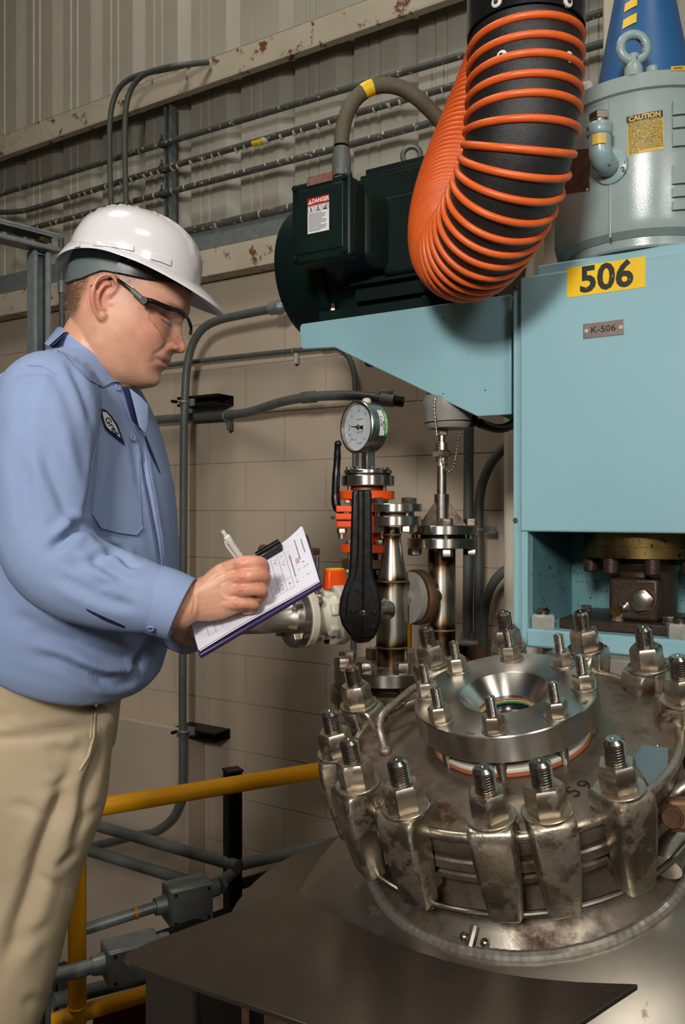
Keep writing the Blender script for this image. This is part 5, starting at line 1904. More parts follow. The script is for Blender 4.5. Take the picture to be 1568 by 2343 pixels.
# ------------------------------------------------------------------ plates round the vessel
Bc = Vector((.394, 1.655, 0))
dk = MB()
ring_o = [Bc + Vector((.62 * math.cos(math.radians(a)), .62 * math.sin(math.radians(a)), .5)) for a in range(-60, 241, 5)]
ring_i = [Bc + Vector((.43 * math.cos(math.radians(a)), .43 * math.sin(math.radians(a)), .5)) for a in range(-60, 241, 5)]
dk.grid([ring_i, ring_o]).grid([ring_o, [p - Z * .006 for p in ring_o]]).grid([[p - Z * .006 for p in ring_i], [p - Z * .006 for p in ring_o]])
tag(obj('ring_plate', dk, M_plate), 'dull ring-shaped deck plate round the vessel, behind the near plate', 'plate')
zp = .68
edge = [(285, 2194), (287, 2184), (296, 2177), (350, 2152), (420, 2126), (480, 2104), (560, 2075), (620, 2053), (669, 2037), (690, 2046), (720, 2063), (760, 2087), (810, 2113), (860, 2137), (910, 2159), (960, 2178), (1020, 2197), (1080, 2212), (1140, 2225), (1200, 2235), (1260, 2241), (1320, 2246), (1390, 2249), (1456, 2251), (1460, 2253), (1400, 2292), (1340, 2332), (1250, 2390), (1150, 2450), (960, 2440), (830, 2391), (700, 2343), (600, 2308), (520, 2282), (440, 2255), (380, 2235), (330, 2217), (298, 2204)]
pts = [onz(x, y, zp) for x, y in edge]
st_ = thing('steel_shelf', 'dull steel shelf plate curved round the vessel, nearest the camera', 'shelf', onz(700, 2250, zp) - Z * (zp - FLOOR))
obj('plate', MB().slab(pts, (0, 0, -.007)), M_plate, st_, smooth=0, bevel=.001)
a, b = onz(322, 2222, zp), onz(442, 2262, zp)
a.y += .03
b.y += .03
dv = (b - a).normalized()
nn = Vector((-dv.y, dv.x, 0))
obj('leg_plate', MB().slab([a - Z * .007, b - Z * .007, b - Z * (zp - FLOOR), a - Z * (zp - FLOOR)], nn * .01), M_plate, st_)
obj('leg_web', MB().slab([b - Z * .007 - dv * .0, b - Z * .007 + nn * .16, b + nn * .16 - Z * (zp - FLOOR), b - Z * (zp - FLOOR)], dv * -.008), M_dark, st_)
c = at(556, 2345, 1.25)
obj('stay', MB().box((c.x, c.y, (zp + FLOOR) / 2 - .004), (.02, .02, zp - FLOOR - .012)), M_rusty, st_)
# ------------------------------------------------------------------ the man
D0 = 1.42
PS = math.radians(20)
HY, HP = math.radians(2), math.radians(24)
HO = at(276, 703, D0)
hf = Vector((math.cos(HP) * math.cos(HY), -math.cos(HP) * math.sin(HY), -math.sin(HP)))
hl_ = Vector((math.sin(HY), math.cos(HY), 0))
hu = hf.cross(hl_)
HM = Matrix(((hf.x, hl_.x, hu.x, HO.x), (hf.y, hl_.y, hu.y, HO.y), (hf.z, hl_.z, hu.z, HO.z), (0, 0, 0, 1)))
HMi = HM.inverted()
LENS = Vector((0, 0, EYE))


def hl(px, py, y):
    """point at pixel whose sideways offset from the head's middle plane is y (negative = near side)"""
    dv = at(px, py, 1.0) - LENS
    t = (y - (LENS - HO).dot(hl_)) / dv.dot(hl_)
    return LENS + dv * t


def gsm(a, s):
    k = np.arange(-12, 13)
    w = np.exp(-.5 * (k / s) ** 2)
    w /= w.sum()
    return np.convolve(np.pad(a, 12, mode='edge'), w, mode='valid')


zs = np.linspace(-.119, .1295, 210)
step = zs[1] - zs[0]


def prof(pts, s=2.0):
    p = sorted(pts)
    return gsm(np.interp(zs, [q[0] for q in p], [q[1] for q in p]), s)


fr_ = prof([(-.119, 0.0547), (-.1154, 0.0713), (-.109, 0.0870), (-.1036, 0.0951), (-.0965, 0.1041), (-.0917, 0.1068), (-.0860, 0.1077), (-.0808, 0.1068), (-.0727, 0.1038), (-.0670, 0.1051), (-.0615, 0.1087), (-.0585, 0.1087), (-.0552, 0.1056), (-.0535, 0.1056), (-.0505, 0.1085), (-.0470, 0.1097), (-.0420, 0.1085), (-.036, 0.1083), (-.0300, 0.1066), (-.018, 0.1028), (0, 0.0987), (.014, 0.0987), (.03, 0.1019), (.0440, 0.1041), (.055, 0.1017), (.0692, 0.0948), (.09, 0.0792), (.108, 0.0567), (.121, 0.0340), (.1295, 0.0040)], 1.1)
bk_ = prof([(-.119, -.020), (-.09, -.040), (-.06, -.058), (-.03, -.076), (0, -.089), (.04, -.097), (.075, -.090), (.10, -.072), (.115, -.048), (.125, -.022), (.1295, -.002)], 3)
wd_ = prof([(-.119, .034), (-.112, .043), (-.1036, .0495), (-.09, .057), (-.07, .0640), (-.045, .0685), (-.02, .0712), (.0, .0725), (.03, .0735), (.06, .0735), (.08, .068), (.10, .055), (.118, .034), (.1295, .003)], 3)
ex_ = prof([(-.119, 1.15), (-.09, 1.10), (-.06, .98), (-.03, .90), (0, .86), (.05, .90), (.1, 1.0), (.13, 1.0)], 3)
xc_ = prof([(-.119, .020), (-.10, .022), (-.07, .008), (-.03, -.004), (.1, -.004), (.13, 0)], 3)
NT = 220
th = np.linspace(0, 2 * np.pi, NT, endpoint=False)
c, s = np.cos(th), np.sin(th)
ZZ = np.repeat(zs[:, None], NT, 1)
e = ex_[:, None]
cc = np.sign(c) * np.abs(c)[None, :] ** e
ss_ = np.sign(s) * np.abs(s)[None, :] ** e
frs = gsm(fr_, 9.0)                                 # cheeks do not follow the lips
YY0 = wd_[:, None] * ss_
fr2 = frs[:, None] + (fr_ - frs)[:, None] * np.exp(-(YY0 / .026) ** 4)
A = np.where(c[None, :] >= 0, fr2 - xc_[:, None], (xc_ - bk_)[:, None])
XX = xc_[:, None] + A * cc
YY = wd_[:, None] * ss_
front = np.clip((c[None, :] - .05) / .35, 0, 1)


def G(y0, z0, sy, sz, both=True):
    g = np.exp(-((YY - y0) / sy) ** 2 - ((ZZ - z0) / sz) ** 2)
    if both and y0:
        g = g + np.exp(-((YY + y0) / sy) ** 2 - ((ZZ - z0) / sz) ** 2)
    return g


def seg(p, q, w):
    out = 0
    for sg_n in (1, -1):
        ay, az_, by, bz = p[0] * sg_n, p[1], q[0] * sg_n, q[1]
        t = np.clip(((YY - ay) * (by - ay) + (ZZ - az_) * (bz - az_)) / ((by - ay) ** 2 + (bz - az_) ** 2), 0, 1)
        d2 = (YY - ay - t * (by - ay)) ** 2 + (ZZ - az_ - t * (bz - az_)) ** 2
        out = out + np.exp(-d2 / w ** 2)
    return out


hn = np.interp(ZZ, [-.040, -.0345, -.0315, -.0285, -.0235, -.0165, -.008, .002, .013, .024, .034], [0, .0015, .009, .0185, .0235, .0245, .0185, .0125, .0080, .0035, 0])
sn = np.interp(ZZ, [-.030, -.018, -.005, .015, .03], [.0135, .0125, .0092, .0080, .009])
dx = hn * np.exp(-np.abs(YY / sn) ** 2.3)
dx += .0095 * G(.0158, -.0240, .0056, .0062)
dx += -.0130 * G(.032, .0125, .0165, .0115) + .0085 * G(.031, .0070, .0115, .0065) - .0020 * G(.031, .0155, .013, .0022)
dx += .0042 * G(.028, .0345, .020, .0085) + .0055 * G(.046, -.016, .018, .017)
dx += -.0026 * seg((.021, -.024), (.033, -.050), .0042) + -.0022 * seg((.026, -.0545), (.030, -.062), .005)
dx += -.0026 * np.exp(-((ZZ + .0538 + .10 * np.abs(YY) ** 1.25 * 0) / .0017) ** 2 - (YY / .024) ** 4)
dx += .0022 * G(0, -.0485, .016, .0045, False) + .0026 * G(0, -.0600, .015, .0050, False)
dx += -.0012 * G(0, -.041, .0035, .006, False) + .0020 * G(0, -.0870, .012, .010, False)
XX = XX + dx * front
YY2 = YY * (1 + .05 * np.exp(-((ZZ + .03) / .03) ** 2) * np.clip(c[None, :], 0, 1))
P3 = np.stack([XX, YY2, ZZ], -1)
HMn = np.array(HM)


def hw(p):
    return p @ HMn[:3, :3].T + HMn[:3, 3]


class Raw:
    """triangle/quad soup of closed shells that are fused into one skin"""
    def __init__(s):
        s.v, s.f, s.n = [], [], 0

    def addnp(s, v, f):
        s.v.append(np.asarray(v, dtype=float))
        s.f += [tuple(int(i) + s.n for i in q) for q in f]
        s.n += len(v)

    def addmb(s, mb):
        bm = bmesh.new()
        vs = [bm.verts.new(p) for p in mb.v]
        for q in mb.f:
            try:
                bm.faces.new([vs[i] for i in q])
            except ValueError:
                pass
        bmesh.ops.recalc_face_normals(bm, faces=bm.faces)
        bm.verts.index_update()
        s.addnp([tuple(v.co) for v in bm.verts], [[v.index for v in q.verts] for q in bm.faces])
        bm.free()

    def fuse(s, vox, smooth=0, adapt=0.0):
        me = bpy.data.meshes.new('fused')
        me.from_pydata(np.concatenate(s.v).tolist(), [], s.f)
        o = bpy.data.objects.new('fused', me)
        COL.objects.link(o)
        md = o.modifiers.new('r', 'REMESH')
        md.mode = 'VOXEL'
        md.voxel_size = vox
        if smooth:
            sm = o.modifiers.new('s', 'SMOOTH')
            sm.factor = .5
            sm.iterations = smooth
        dg = bpy.context.evaluated_depsgraph_get()
        out = bpy.data.meshes.new_from_object(o.evaluated_get(dg))
        bpy.data.objects.remove(o)
        bpy.data.meshes.remove(me)
        return out


def grid_closed(P):
    """P: rows x around; closes both ends"""
    a, b = P.shape[:2]
    v = P.reshape(-1, 3)
    f = [(i * b + j, i * b + (j + 1) % b, (i + 1) * b + (j + 1) % b, (i + 1) * b + j) for i in range(a - 1) for j in range(b)]
    f.append(tuple(range(b - 1, -1, -1)))
    f.append(tuple((a - 1) * b + j for j in range(b)))
    return v, f


def mesh_co(me):
    co = np.empty(len(me.vertices) * 3)
    me.vertices.foreach_get('co', co)
    return co.reshape(-1, 3)


def mesh_no(me):
    co = np.empty(len(me.vertices) * 3)
    me.vertices.foreach_get('normal', co)
    return co.reshape(-1, 3)


def limb(pts, k=6):
    """pts: (px, py, depth, radius)"""
    sp = spline([at(p[0], p[1], p[2]) for p in pts], k)
    rr = np.interp(np.linspace(0, len(pts) - 1, len(sp)), range(len(pts)), [p[3] for p in pts])
    return MB().tube(sp, list(rr), 20), sp, list(rr)


body = Raw()
v, f = grid_closed(hw(P3))
body.addnp(v, f)
# ear (near side), a second one mirrored on the far side
for sd in (-1, 1):
    def ep(a, b, o):
        # a forward, b up (ear plane), o outward
        ca, sa = math.cos(.20), math.sin(.20)
        a, b = a * ca - b * sa * -1 * -1, a * sa * -1 * -1 + b * ca
        a *= .80
        base = Vector((.0 + a, sd * (.0715 + o - a * .42), -.004 + b))
        return HM @ base
    hx = [(.010, -.002, .000), (.006, .006, .004), (.013, .016, .005), (.014, .026, .007), (.006, .0345, .009), (-.006, .034, .010), (-.016, .026, .011), (-.0205, .012, .011), (-.020, -.003, .010), (-.0155, -.017, .008), (-.008, -.027, .006), (.000, -.033, .003), (.006, -.031, .001), (.0075, -.024, .0)]
    body.addmb(MB().tube(spline([ep(*p) for p in hx], 5), [.0026] * 6 + [.0034] * 30 + [.0042] * 30, 10))
    body.addmb(MB().tube(spline([ep(*p) for p in ((.004, .024, .004), (-.006, .018, .007), (-.011, .006, .008), (-.0105, -.007, .007), (-.004, -.017, .005), (.002, -.018, .003))], 5), .0034, 8))
    g = MB()
    rr = []
    for o_, k in ((-.012, .8), (-.004, .9), (.0015, .95), (.0035, .85)):
        rr.append([ep(-.004 + .0195 * k * math.cos(q) - .004 * math.sin(q), .001 + .031 * k * math.sin(q), o_) for q in [2 * math.pi * i / 24 for i in range(24)]])
    g.rings(rr)
    body.addmb(g)
    body.addmb(MB().sphere(ep(.0105, -.006, .001), .0052, 12, 8))
    body.addmb(MB().sphere(ep(.002, -.0275, .0015), .0072, 12, 8))
# neck, trunk
nk_ = [HM @ Vector((-.010, 0, .0)), HM @ Vector((-.006, 0, -.045)), at(226, 780, D0), at(208, 826, D0), at(188, 880, D0), at(180, 940, D0)]
body.addmb(MB().tube(spline(nk_, 6), list(np.interp(np.linspace(0, 5, 31), range(6), [.058, .060, .0575, .060, .072, .09])), 28))
body.addmb(MB().sphere(HM @ Vector((.052, 0, -.088)), .036, 18, 12))
body.addmb(MB().sphere(HM @ Vector((.028, 0, -.092)), .044, 18, 12))
fv = Vector((math.cos(PS), -math.sin(PS), 0))
rv = Vector((-math.sin(PS), -math.cos(PS), 0))


def section(py, pF, pB, b, tilt=0.0, k=1.0, n=48, d=D0, ex=.92):
    h = (pF - pB) / 2 * d / FPX
    a = math.sqrt(max(.0004, h * h - (b * math.sin(PS)) ** 2)) / math.cos(PS)
    c_ = at((pF + pB) / 2, py, d)
    out = []
    for i in range(n):
        t = 2 * math.pi * i / n
        x, y = math.cos(t), math.sin(t)
        x, y = math.copysign(abs(x) ** ex, x), math.copysign(abs(y) ** ex, y)
        out.append(c_ + fv * (a * k * x) + rv * (b * k * y) - Z * (tilt * a * k * x))
    return out


TOR = [(812, 272, 118, .075), (842, 284, 96, .100), (880, 298, 45, .145), (918, 318, 0, .172), (966, 338, -36, .190), (1030, 358, -56, .198), (1100, 376, -66, .200), (1180, 387, -68, .202), (1260, 390, -66, .204), (1330, 388, -62, .204, .06), (1390, 380, -55, .202, .14), (1440, 368, -50, .198, .24), (1478, 350, -48, .190, .40), (1500, 322, -46, .178, .50), (1512, 275, -34, .150, .52)]
body.addmb(MB().rings([section(*t[:4], k=.86) for t in TOR[2:10]]))
LEG = [(1440, 238, -50, .172, .2), (1490, 244, -62, .176, .2), (1545, 247, -76, .180, .1), (1610, 245, -86, .182), (1680, 239, -92, .180), (1745, 230, -96, .176)]
body.addmb(MB().rings([section(*t[:4], k=.78) for t in LEG]))
NARM = [(112, 922, 1.252, .074), (104, 985, 1.232, .0745), (98, 1080, 1.215, .071), (95, 1190, 1.205, .067), (120, 1272, 1.200, .067), (172, 1318, 1.200, .064), (240, 1344, 1.204, .0600), (310, 1362, 1.209, .0545), (370, 1377, 1.213, .0480), (410, 1391, 1.215, .0445)]
FARM = [(185, 915, 1.585, .074), (235, 1080, 1.60, .070), (282, 1285, 1.555, .064), (350, 1376, 1.46, .054), (428, 1430, 1.345, .041)]
for L_, last in ((NARM, (470, 1362, 1.222, .014)), (FARM, (455, 1425, 1.325, .029))):
    q = [(a, b, d, r * .70) for a, b, d, r in L_[:-1]] + [(L_[-1][0], L_[-1][1], L_[-1][2], .031), last]
    body.addmb(limb(q)[0])
NLEG = [(72, 1640, 1.335, .128), (72, 1760, 1.335, .121), (70, 1840, 1.335, .113), (46, 1960, 1.335, .098), (18, 2110, 1.335, .092), (-18, 2270, 1.335, .087), (-42, 2360, 1.335, .083), (-81, 2560, 1.34, .075), (-118, 2780, 1.345, .068), (-146, 2960, 1.35, .064), (-154, 3020, 1.35, .066)]
FLEG = [(p[0] - 8 + (10 if i < 2 else 0), p[1] * .905 + 111, p[2] + .165, p[3]) for i, p in enumerate(NLEG)]
for L_ in (NLEG, FLEG):
    body.addmb(limb([(a, b, d, r * .74) for a, b, d, r in L_])[0])


# writing hand
def ell(cx_, cy_, d, hv, th_, ang, n=24):
    """flattened ring across the hand: hv half width along the knuckle line, th_ half thickness in depth"""
    c_ = at(cx_, cy_, d)
    w_ = Vector((math.sin(ang), 0, math.cos(ang)))
    return [c_ + w_ * (hv * math.cos(t)) + Vector((0, 1, 0)) * (th_ * math.sin(t)) for t in [2 * math.pi * i / n for i in range(n)]]


hr_ = []
for cx_, cy_, d, hpx, t_, an in ((414, 1384, 1.220, 47, .026, .38), (430, 1376, 1.221, 47, .0245, .36), (446, 1371, 1.222, 52, .0225, .30), (466, 1363, 1.222, 60, .0205, .22), (490, 1356, 1.221, 66, .0190, .12), (515, 1350, 1.221, 66, .0175, .02), (538, 1342, 1.2165, 62, .0155, -.10), (556, 1336, 1.2150, 57, .0135, -.14), (568, 1333, 1.2150, 52, .0105, -.14)):
    hr_.append(ell(cx_, cy_, d, m_of(hpx, d), t_, an))
body.addmb(MB().rings(hr_))


def finger(pts):
    sp = spline([at(a, b, d) for a, b, d, r in pts], 6)
    rr = np.interp(np.linspace(0, len(pts) - 1, len(sp)), range(len(pts)), [p[3] for p in pts])
    body.addmb(MB().tube(sp, list(rr), 16))
    body.addmb(MB().sphere(sp[-1], pts[-1][3], 14, 8))


finger([(520, 1300, 1.218, .0105), (552, 1291, 1.211, .0112), (578, 1287, 1.211, .0102), (598, 1291, 1.219, .0102), (604, 1308, 1.233, .0090), (600, 1326, 1.248, .0080), (596, 1338, 1.258, .0072)])
finger([(530, 1325, 1.213, .0105), (560, 1320, 1.205, .0112), (586, 1315, 1.207, .0100), (604, 1319, 1.216, .0100), (604, 1333, 1.232, .0090), (592, 1343, 1.246, .0082)])
finger([(528, 1352, 1.212, .0102), (558, 1350, 1.205, .0108), (582, 1348, 1.207, .0096), (599, 1352, 1.215, .0098), (597, 1364, 1.230, .0088), (582, 1371, 1.243, .0080)])
finger([(518, 1380, 1.213, .0095), (545, 1380, 1.208, .0098), (566, 1380, 1.210, .0088), (580, 1383, 1.216, .0090), (576, 1392, 1.227, .0080), (562, 1396, 1.236, .0072)])
# thumb, on the far side of the palm, closing on the pen
finger([(462, 1346, 1.234, .0155), (492, 1328, 1.243, .0140), (522, 1314, 1.251, .0115), (550, 1308, 1.255, .0105), (574, 1316, 1.256, .0090), (586, 1328, 1.257, .0080)])
# hidden hand under the clipboard
lhp = []
for cx_, cy_, d, hpx, t_, an in ((440, 1432, 1.335, 42, .024, .6), (462, 1424, 1.322, 44, .020, .5), (490, 1412, 1.312, 52, .016, .4), (518, 1402, 1.304, 52, .014, .4), (540, 1396, 1.300, 46, .011, .4)):
    lhp.append(ell(cx_, cy_, d, m_of(hpx, d), t_, an))
lhr = MB().rings([[p + Vector((-.012, .045, .000)) for p in r] for r in lhp])
body.addmb(lhr)
for j, (dy_, ln_f) in enumerate(((-26, 60), (-8, 68), (10, 62), (27, 48))):
    p = [(530, 1398 + dy_, 1.32, .0098), (530 + ln_f * .5, 1392 + dy_, 1.318, .0092), (530 + ln_f, 1384 + dy_, 1.322, .0085)]
    sp = spline([at(a - 18, b - 2, d + .045) for a, b, d, r in p], 5)
    body.addmb(MB().tube(sp, .009, 12))
    body.addmb(MB().sphere(sp[-1], .009, 12, 8))
body_me = body.fuse(.0019, 2)
co = mesh_co(body_me)
# colour of the skin: redder cheeks, nose, ear and knuckles, darker lips, brows and shaved hair
loc = (co - np.array(HO)) @ np.array([[hf.x, hl_.x, hu.x], [hf.y, hl_.y, hu.y], [hf.z, hl_.z, hu.z]])
x, y, z = loc.T


def S3(c0, r):
    c0, r = np.array(c0), np.array(r)
    return np.exp(-(((loc - c0) / r) ** 2).sum(1))


def sc3(t):
    return np.array(lin(t)[:3])


col = np.tile(sc3((208, 154, 126)), (len(co), 1))


def blend(m, t):
    global col
    m = np.clip(m, 0, 1)[:, None]
    col = col * (1 - m) + sc3(t) * m


inhead = (z > -.2) & (np.abs(y) < .13) & (x > -.2) & (x < .2)
ns = RNG.normal(0, 1, len(co))
blend(.55 * (S3((.085, -.045, -.02), (.04, .035, .03)) + S3((.085, .045, -.02), (.04, .035, .03))), (204, 130, 108))
blend(.75 * S3((.128, 0, -.022), (.016, .016, .014)), (206, 122, 102))
for sdn in (-1, 1):
    blend(.85 * S3((-.016, sdn * .082, 0), (.024, .016, .038)), (212, 130, 112))
blend(.45 * np.clip((-.035 - z) / .03, 0, 1) * inhead * np.clip((x - .02) / .05, 0, 1) * (1 - np.clip((.02 - np.abs(y)) / .02, 0, 1) * 0), (184, 138, 112))
lipm = np.exp(-((z + .0475) / .0036) ** 2 - (y / .019) ** 4) + np.exp(-((z + .0598) / .0046) ** 2 - (y / .018) ** 4)
blend(.75 * lipm * (x > .095), (186, 104, 92))
blend(.8 * np.exp(-((z + .0538) / .0012) ** 2 - (y / .025) ** 6) * (x > .09), (110, 52, 44))
for sdn in (-1, 1):
    yb = y * sdn
    blend(.75 * np.exp(-((z - (.034 - .18 * np.clip(yb - .03, 0, 1))) / .0045) ** 2) * np.clip((yb - .010) / .006, 0, 1) * np.clip((.050 - yb) / .006, 0, 1) * (x > .06), (128, 92, 66))
    blend(.85 * np.exp(-((z - (.0035 + 8 * (yb - .031) ** 2)) / .0017) ** 2) * np.clip((.0135 - np.abs(yb - .031)) / .003, 0, 1) * (x > .06), (60, 40, 34))
    blend(.5 * np.exp(-((z - (.0140 - 5 * (yb - .031) ** 2)) / .0019) ** 2) * np.clip((.016 - np.abs(yb - .031)) / .004, 0, 1) * (x > .06), (150, 96, 76))  # lid crease: shade of the fold put into the skin colour
side = np.clip((.045 - x) / .02, 0, 1) * np.clip((z - .012 - np.clip(x - .005, 0, 1) * .4) / .014, 0, 1)
backh = np.clip((-.030 - x) / .014, 0, 1) * np.clip((z + .055) / .02, 0, 1)
hairm = np.clip(np.maximum(side, backh), 0, 1) * inhead * (np.abs(y) < .079)
blend(hairm * (.68 + .2 * np.clip(ns, -1, 1)), (104, 76, 56))
for px_, py_, d_ in ((552, 1291, 1.20), (560, 1320, 1.195), (558, 1350, 1.195), (545, 1380, 1.2), (598, 1291, 1.21), (604, 1319, 1.208), (599, 1352, 1.208), (580, 1383, 1.21)):
    cw = np.array(at(px_, py_, d_))
    blend(.55 * np.exp(-(((co - cw) / .013) ** 2).sum(1)), (204, 124, 100))
atr = body_me.color_attributes.new('tone', 'FLOAT_COLOR', 'POINT')
atr.data.foreach_set('color', np.c_[col, np.ones(len(col))].astype(np.float32).ravel())
M_skin = bpy.data.materials.new('skin')
M_skin.use_nodes = True
nt = M_skin.node_tree
b_ = nt.nodes['Principled BSDF']
at_n = nt.nodes.new('ShaderNodeAttribute')
at_n.attribute_name = 'tone'
geo = nt.nodes.new('ShaderNodeNewGeometry')
nz_ = nt.nodes.new('ShaderNodeTexNoise')
nz_.inputs['Scale'].default_value = 160
nz_.inputs['Detail'].default_value = 5
nt.links.new(geo.outputs['Position'], nz_.inputs['Vector'])
n2_ = nt.nodes.new('ShaderNodeTexNoise')
n2_.inputs['Scale'].default_value = 38
nt.links.new(geo.outputs['Position'], n2_.inputs['Vector'])
mr = nt.nodes.new('ShaderNodeMapRange')
mr.inputs['From Min'].default_value = .3
mr.inputs['From Max'].default_value = .7
mr.inputs['To Min'].default_value = .88
mr.inputs['To Max'].default_value = 1.08
nt.links.new(n2_.outputs['Fac'], mr.inputs['Value'])
vm = nt.nodes.new('ShaderNodeVectorMath')
vm.operation = 'SCALE'
nt.links.new(at_n.outputs['Color'], vm.inputs[0])
nt.links.new(mr.outputs['Result'], vm.inputs['Scale'])
nt.links.new(vm.outputs['Vector'], b_.inputs['Base Color'])
bp = nt.nodes.new('ShaderNodeBump')
bp.inputs['Strength'].default_value = .22
bp.inputs['Distance'].default_value = .0012
nt.links.new(nz_.outputs['Fac'], bp.inputs['Height'])
nt.links.new(bp.outputs['Normal'], b_.inputs['Normal'])
b_.inputs['Roughness'].default_value = .46
b_.inputs['Subsurface Weight'].default_value = .14
b_.inputs['Subsurface Radius'].default_value = (1, .35, .18)
b_.inputs['Subsurface Scale'].default_value = .006

man = thing('person', 'man in light blue work shirt and khaki trousers, writing on a clipboard', 'person', (at(100, 1500, D0).x, D0, 0.0))
MO = Vector(WORLD_OF['person'].to_translation())


def man_mesh(name, me, m, parent=None, smooth=True):
    c_ = mesh_co(me) - np.array(MO)
    me.vertices.foreach_set('co', c_.ravel())
    me.name = name
    me.materials.clear()
    me.materials.append(m)
    if smooth:
        me.shade_smooth()
    o = bpy.data.objects.new(name, me)
    COL.objects.link(o)
    o.parent = parent or man
    WORLD_OF[o.name] = WORLD_OF['person'].copy()
    return o


def bvh(me_list):
    vs, fs, k = [], [], 0
    for v_, f_ in me_list:
        vs += [tuple(p) for p in v_]
        fs += [tuple(i + k for i in q) for q in f_]
        k += len(v_)
    return BVHTree.FromPolygons(vs, fs)


def polys(me):
    return [tuple(p.vertices) for p in me.polygons]


# ---- shirt and trousers as fused cloth, then folds
def px_of(p):
    return CX + FPX * p[:, 0] / p[:, 1], CY - FPX * (p[:, 2] - EYE) / p[:, 1]


def fold(me, folds, dmax=9.0, noise=0.0, relax=0):
    c_ = mesh_co(me)
    n_ = mesh_no(me)
    px, py = px_of(c_)
    view = c_ - np.array([0, 0, EYE])
    view /= np.linalg.norm(view, axis=1)[:, None]
    face = np.clip(-(n_ * view).sum(1) * 2.0, 0, 1)
    disp = np.zeros(len(c_))
    for pl, amp, w, dlo, dhi in folds:
        P = np.array([tuple(p)[:2] for p in spline([(q[0], q[1], 0) for q in pl], 6)])
        best = np.full(len(c_), 1e9)
        tt = np.zeros(len(c_))
        for i in range(len(P) - 1):
            a, b = P[i], P[i + 1]
            d_ = b - a
            t = np.clip(((px - a[0]) * d_[0] + (py - a[1]) * d_[1]) / (d_ @ d_), 0, 1)
            q = np.hypot(px - a[0] - t * d_[0], py - a[1] - t * d_[1])
            m_ = q < best
            best[m_] = q[m_]
            tt[m_] = (i + t[m_]) / (len(P) - 1)
        env = np.clip(np.minimum(tt, 1 - tt) * 5, 0.12, 1)
        ok = (c_[:, 1] > dlo) & (c_[:, 1] < dhi)
        disp += ok * amp * env * (np.exp(-(best / w) ** 2) - .35 * np.exp(-((best - w * 1.8) / (w * 1.1)) ** 2))
    c_ = c_ + n_ * (disp * face)[:, None]
    if noise:
        u_ = c_ * 23.0
        nn_ = np.sin(u_[:, 0] * 1.3 + 2 * np.sin(u_[:, 2] * .9)) * np.sin(u_[:, 2] * .8 + 1.5 * np.sin(u_[:, 1] * 1.1)) + .5 * np.sin(u_[:, 0] * 3.1 + u_[:, 2] * 2.3 + 1)
        c_ = c_ + n_ * (noise * nn_)[:, None]
    if relax:
        ed = np.empty(len(me.edges) * 2, dtype=np.int64)
        me.edges.foreach_get('vertices', ed)
        ed = ed.reshape(-1, 2)
        deg = np.bincount(ed.ravel(), minlength=len(c_))[:, None]
        for _ in range(relax):
            acc_ = np.zeros_like(c_)
            for k_ in range(3):
                acc_[:, k_] = np.bincount(ed[:, 0], c_[ed[:, 1], k_], len(c_)) + np.bincount(ed[:, 1], c_[ed[:, 0], k_], len(c_))
            c_ = c_ * .5 + acc_ / np.maximum(deg, 1) * .5
    me.vertices.foreach_set('co', c_.ravel())
    me.update()


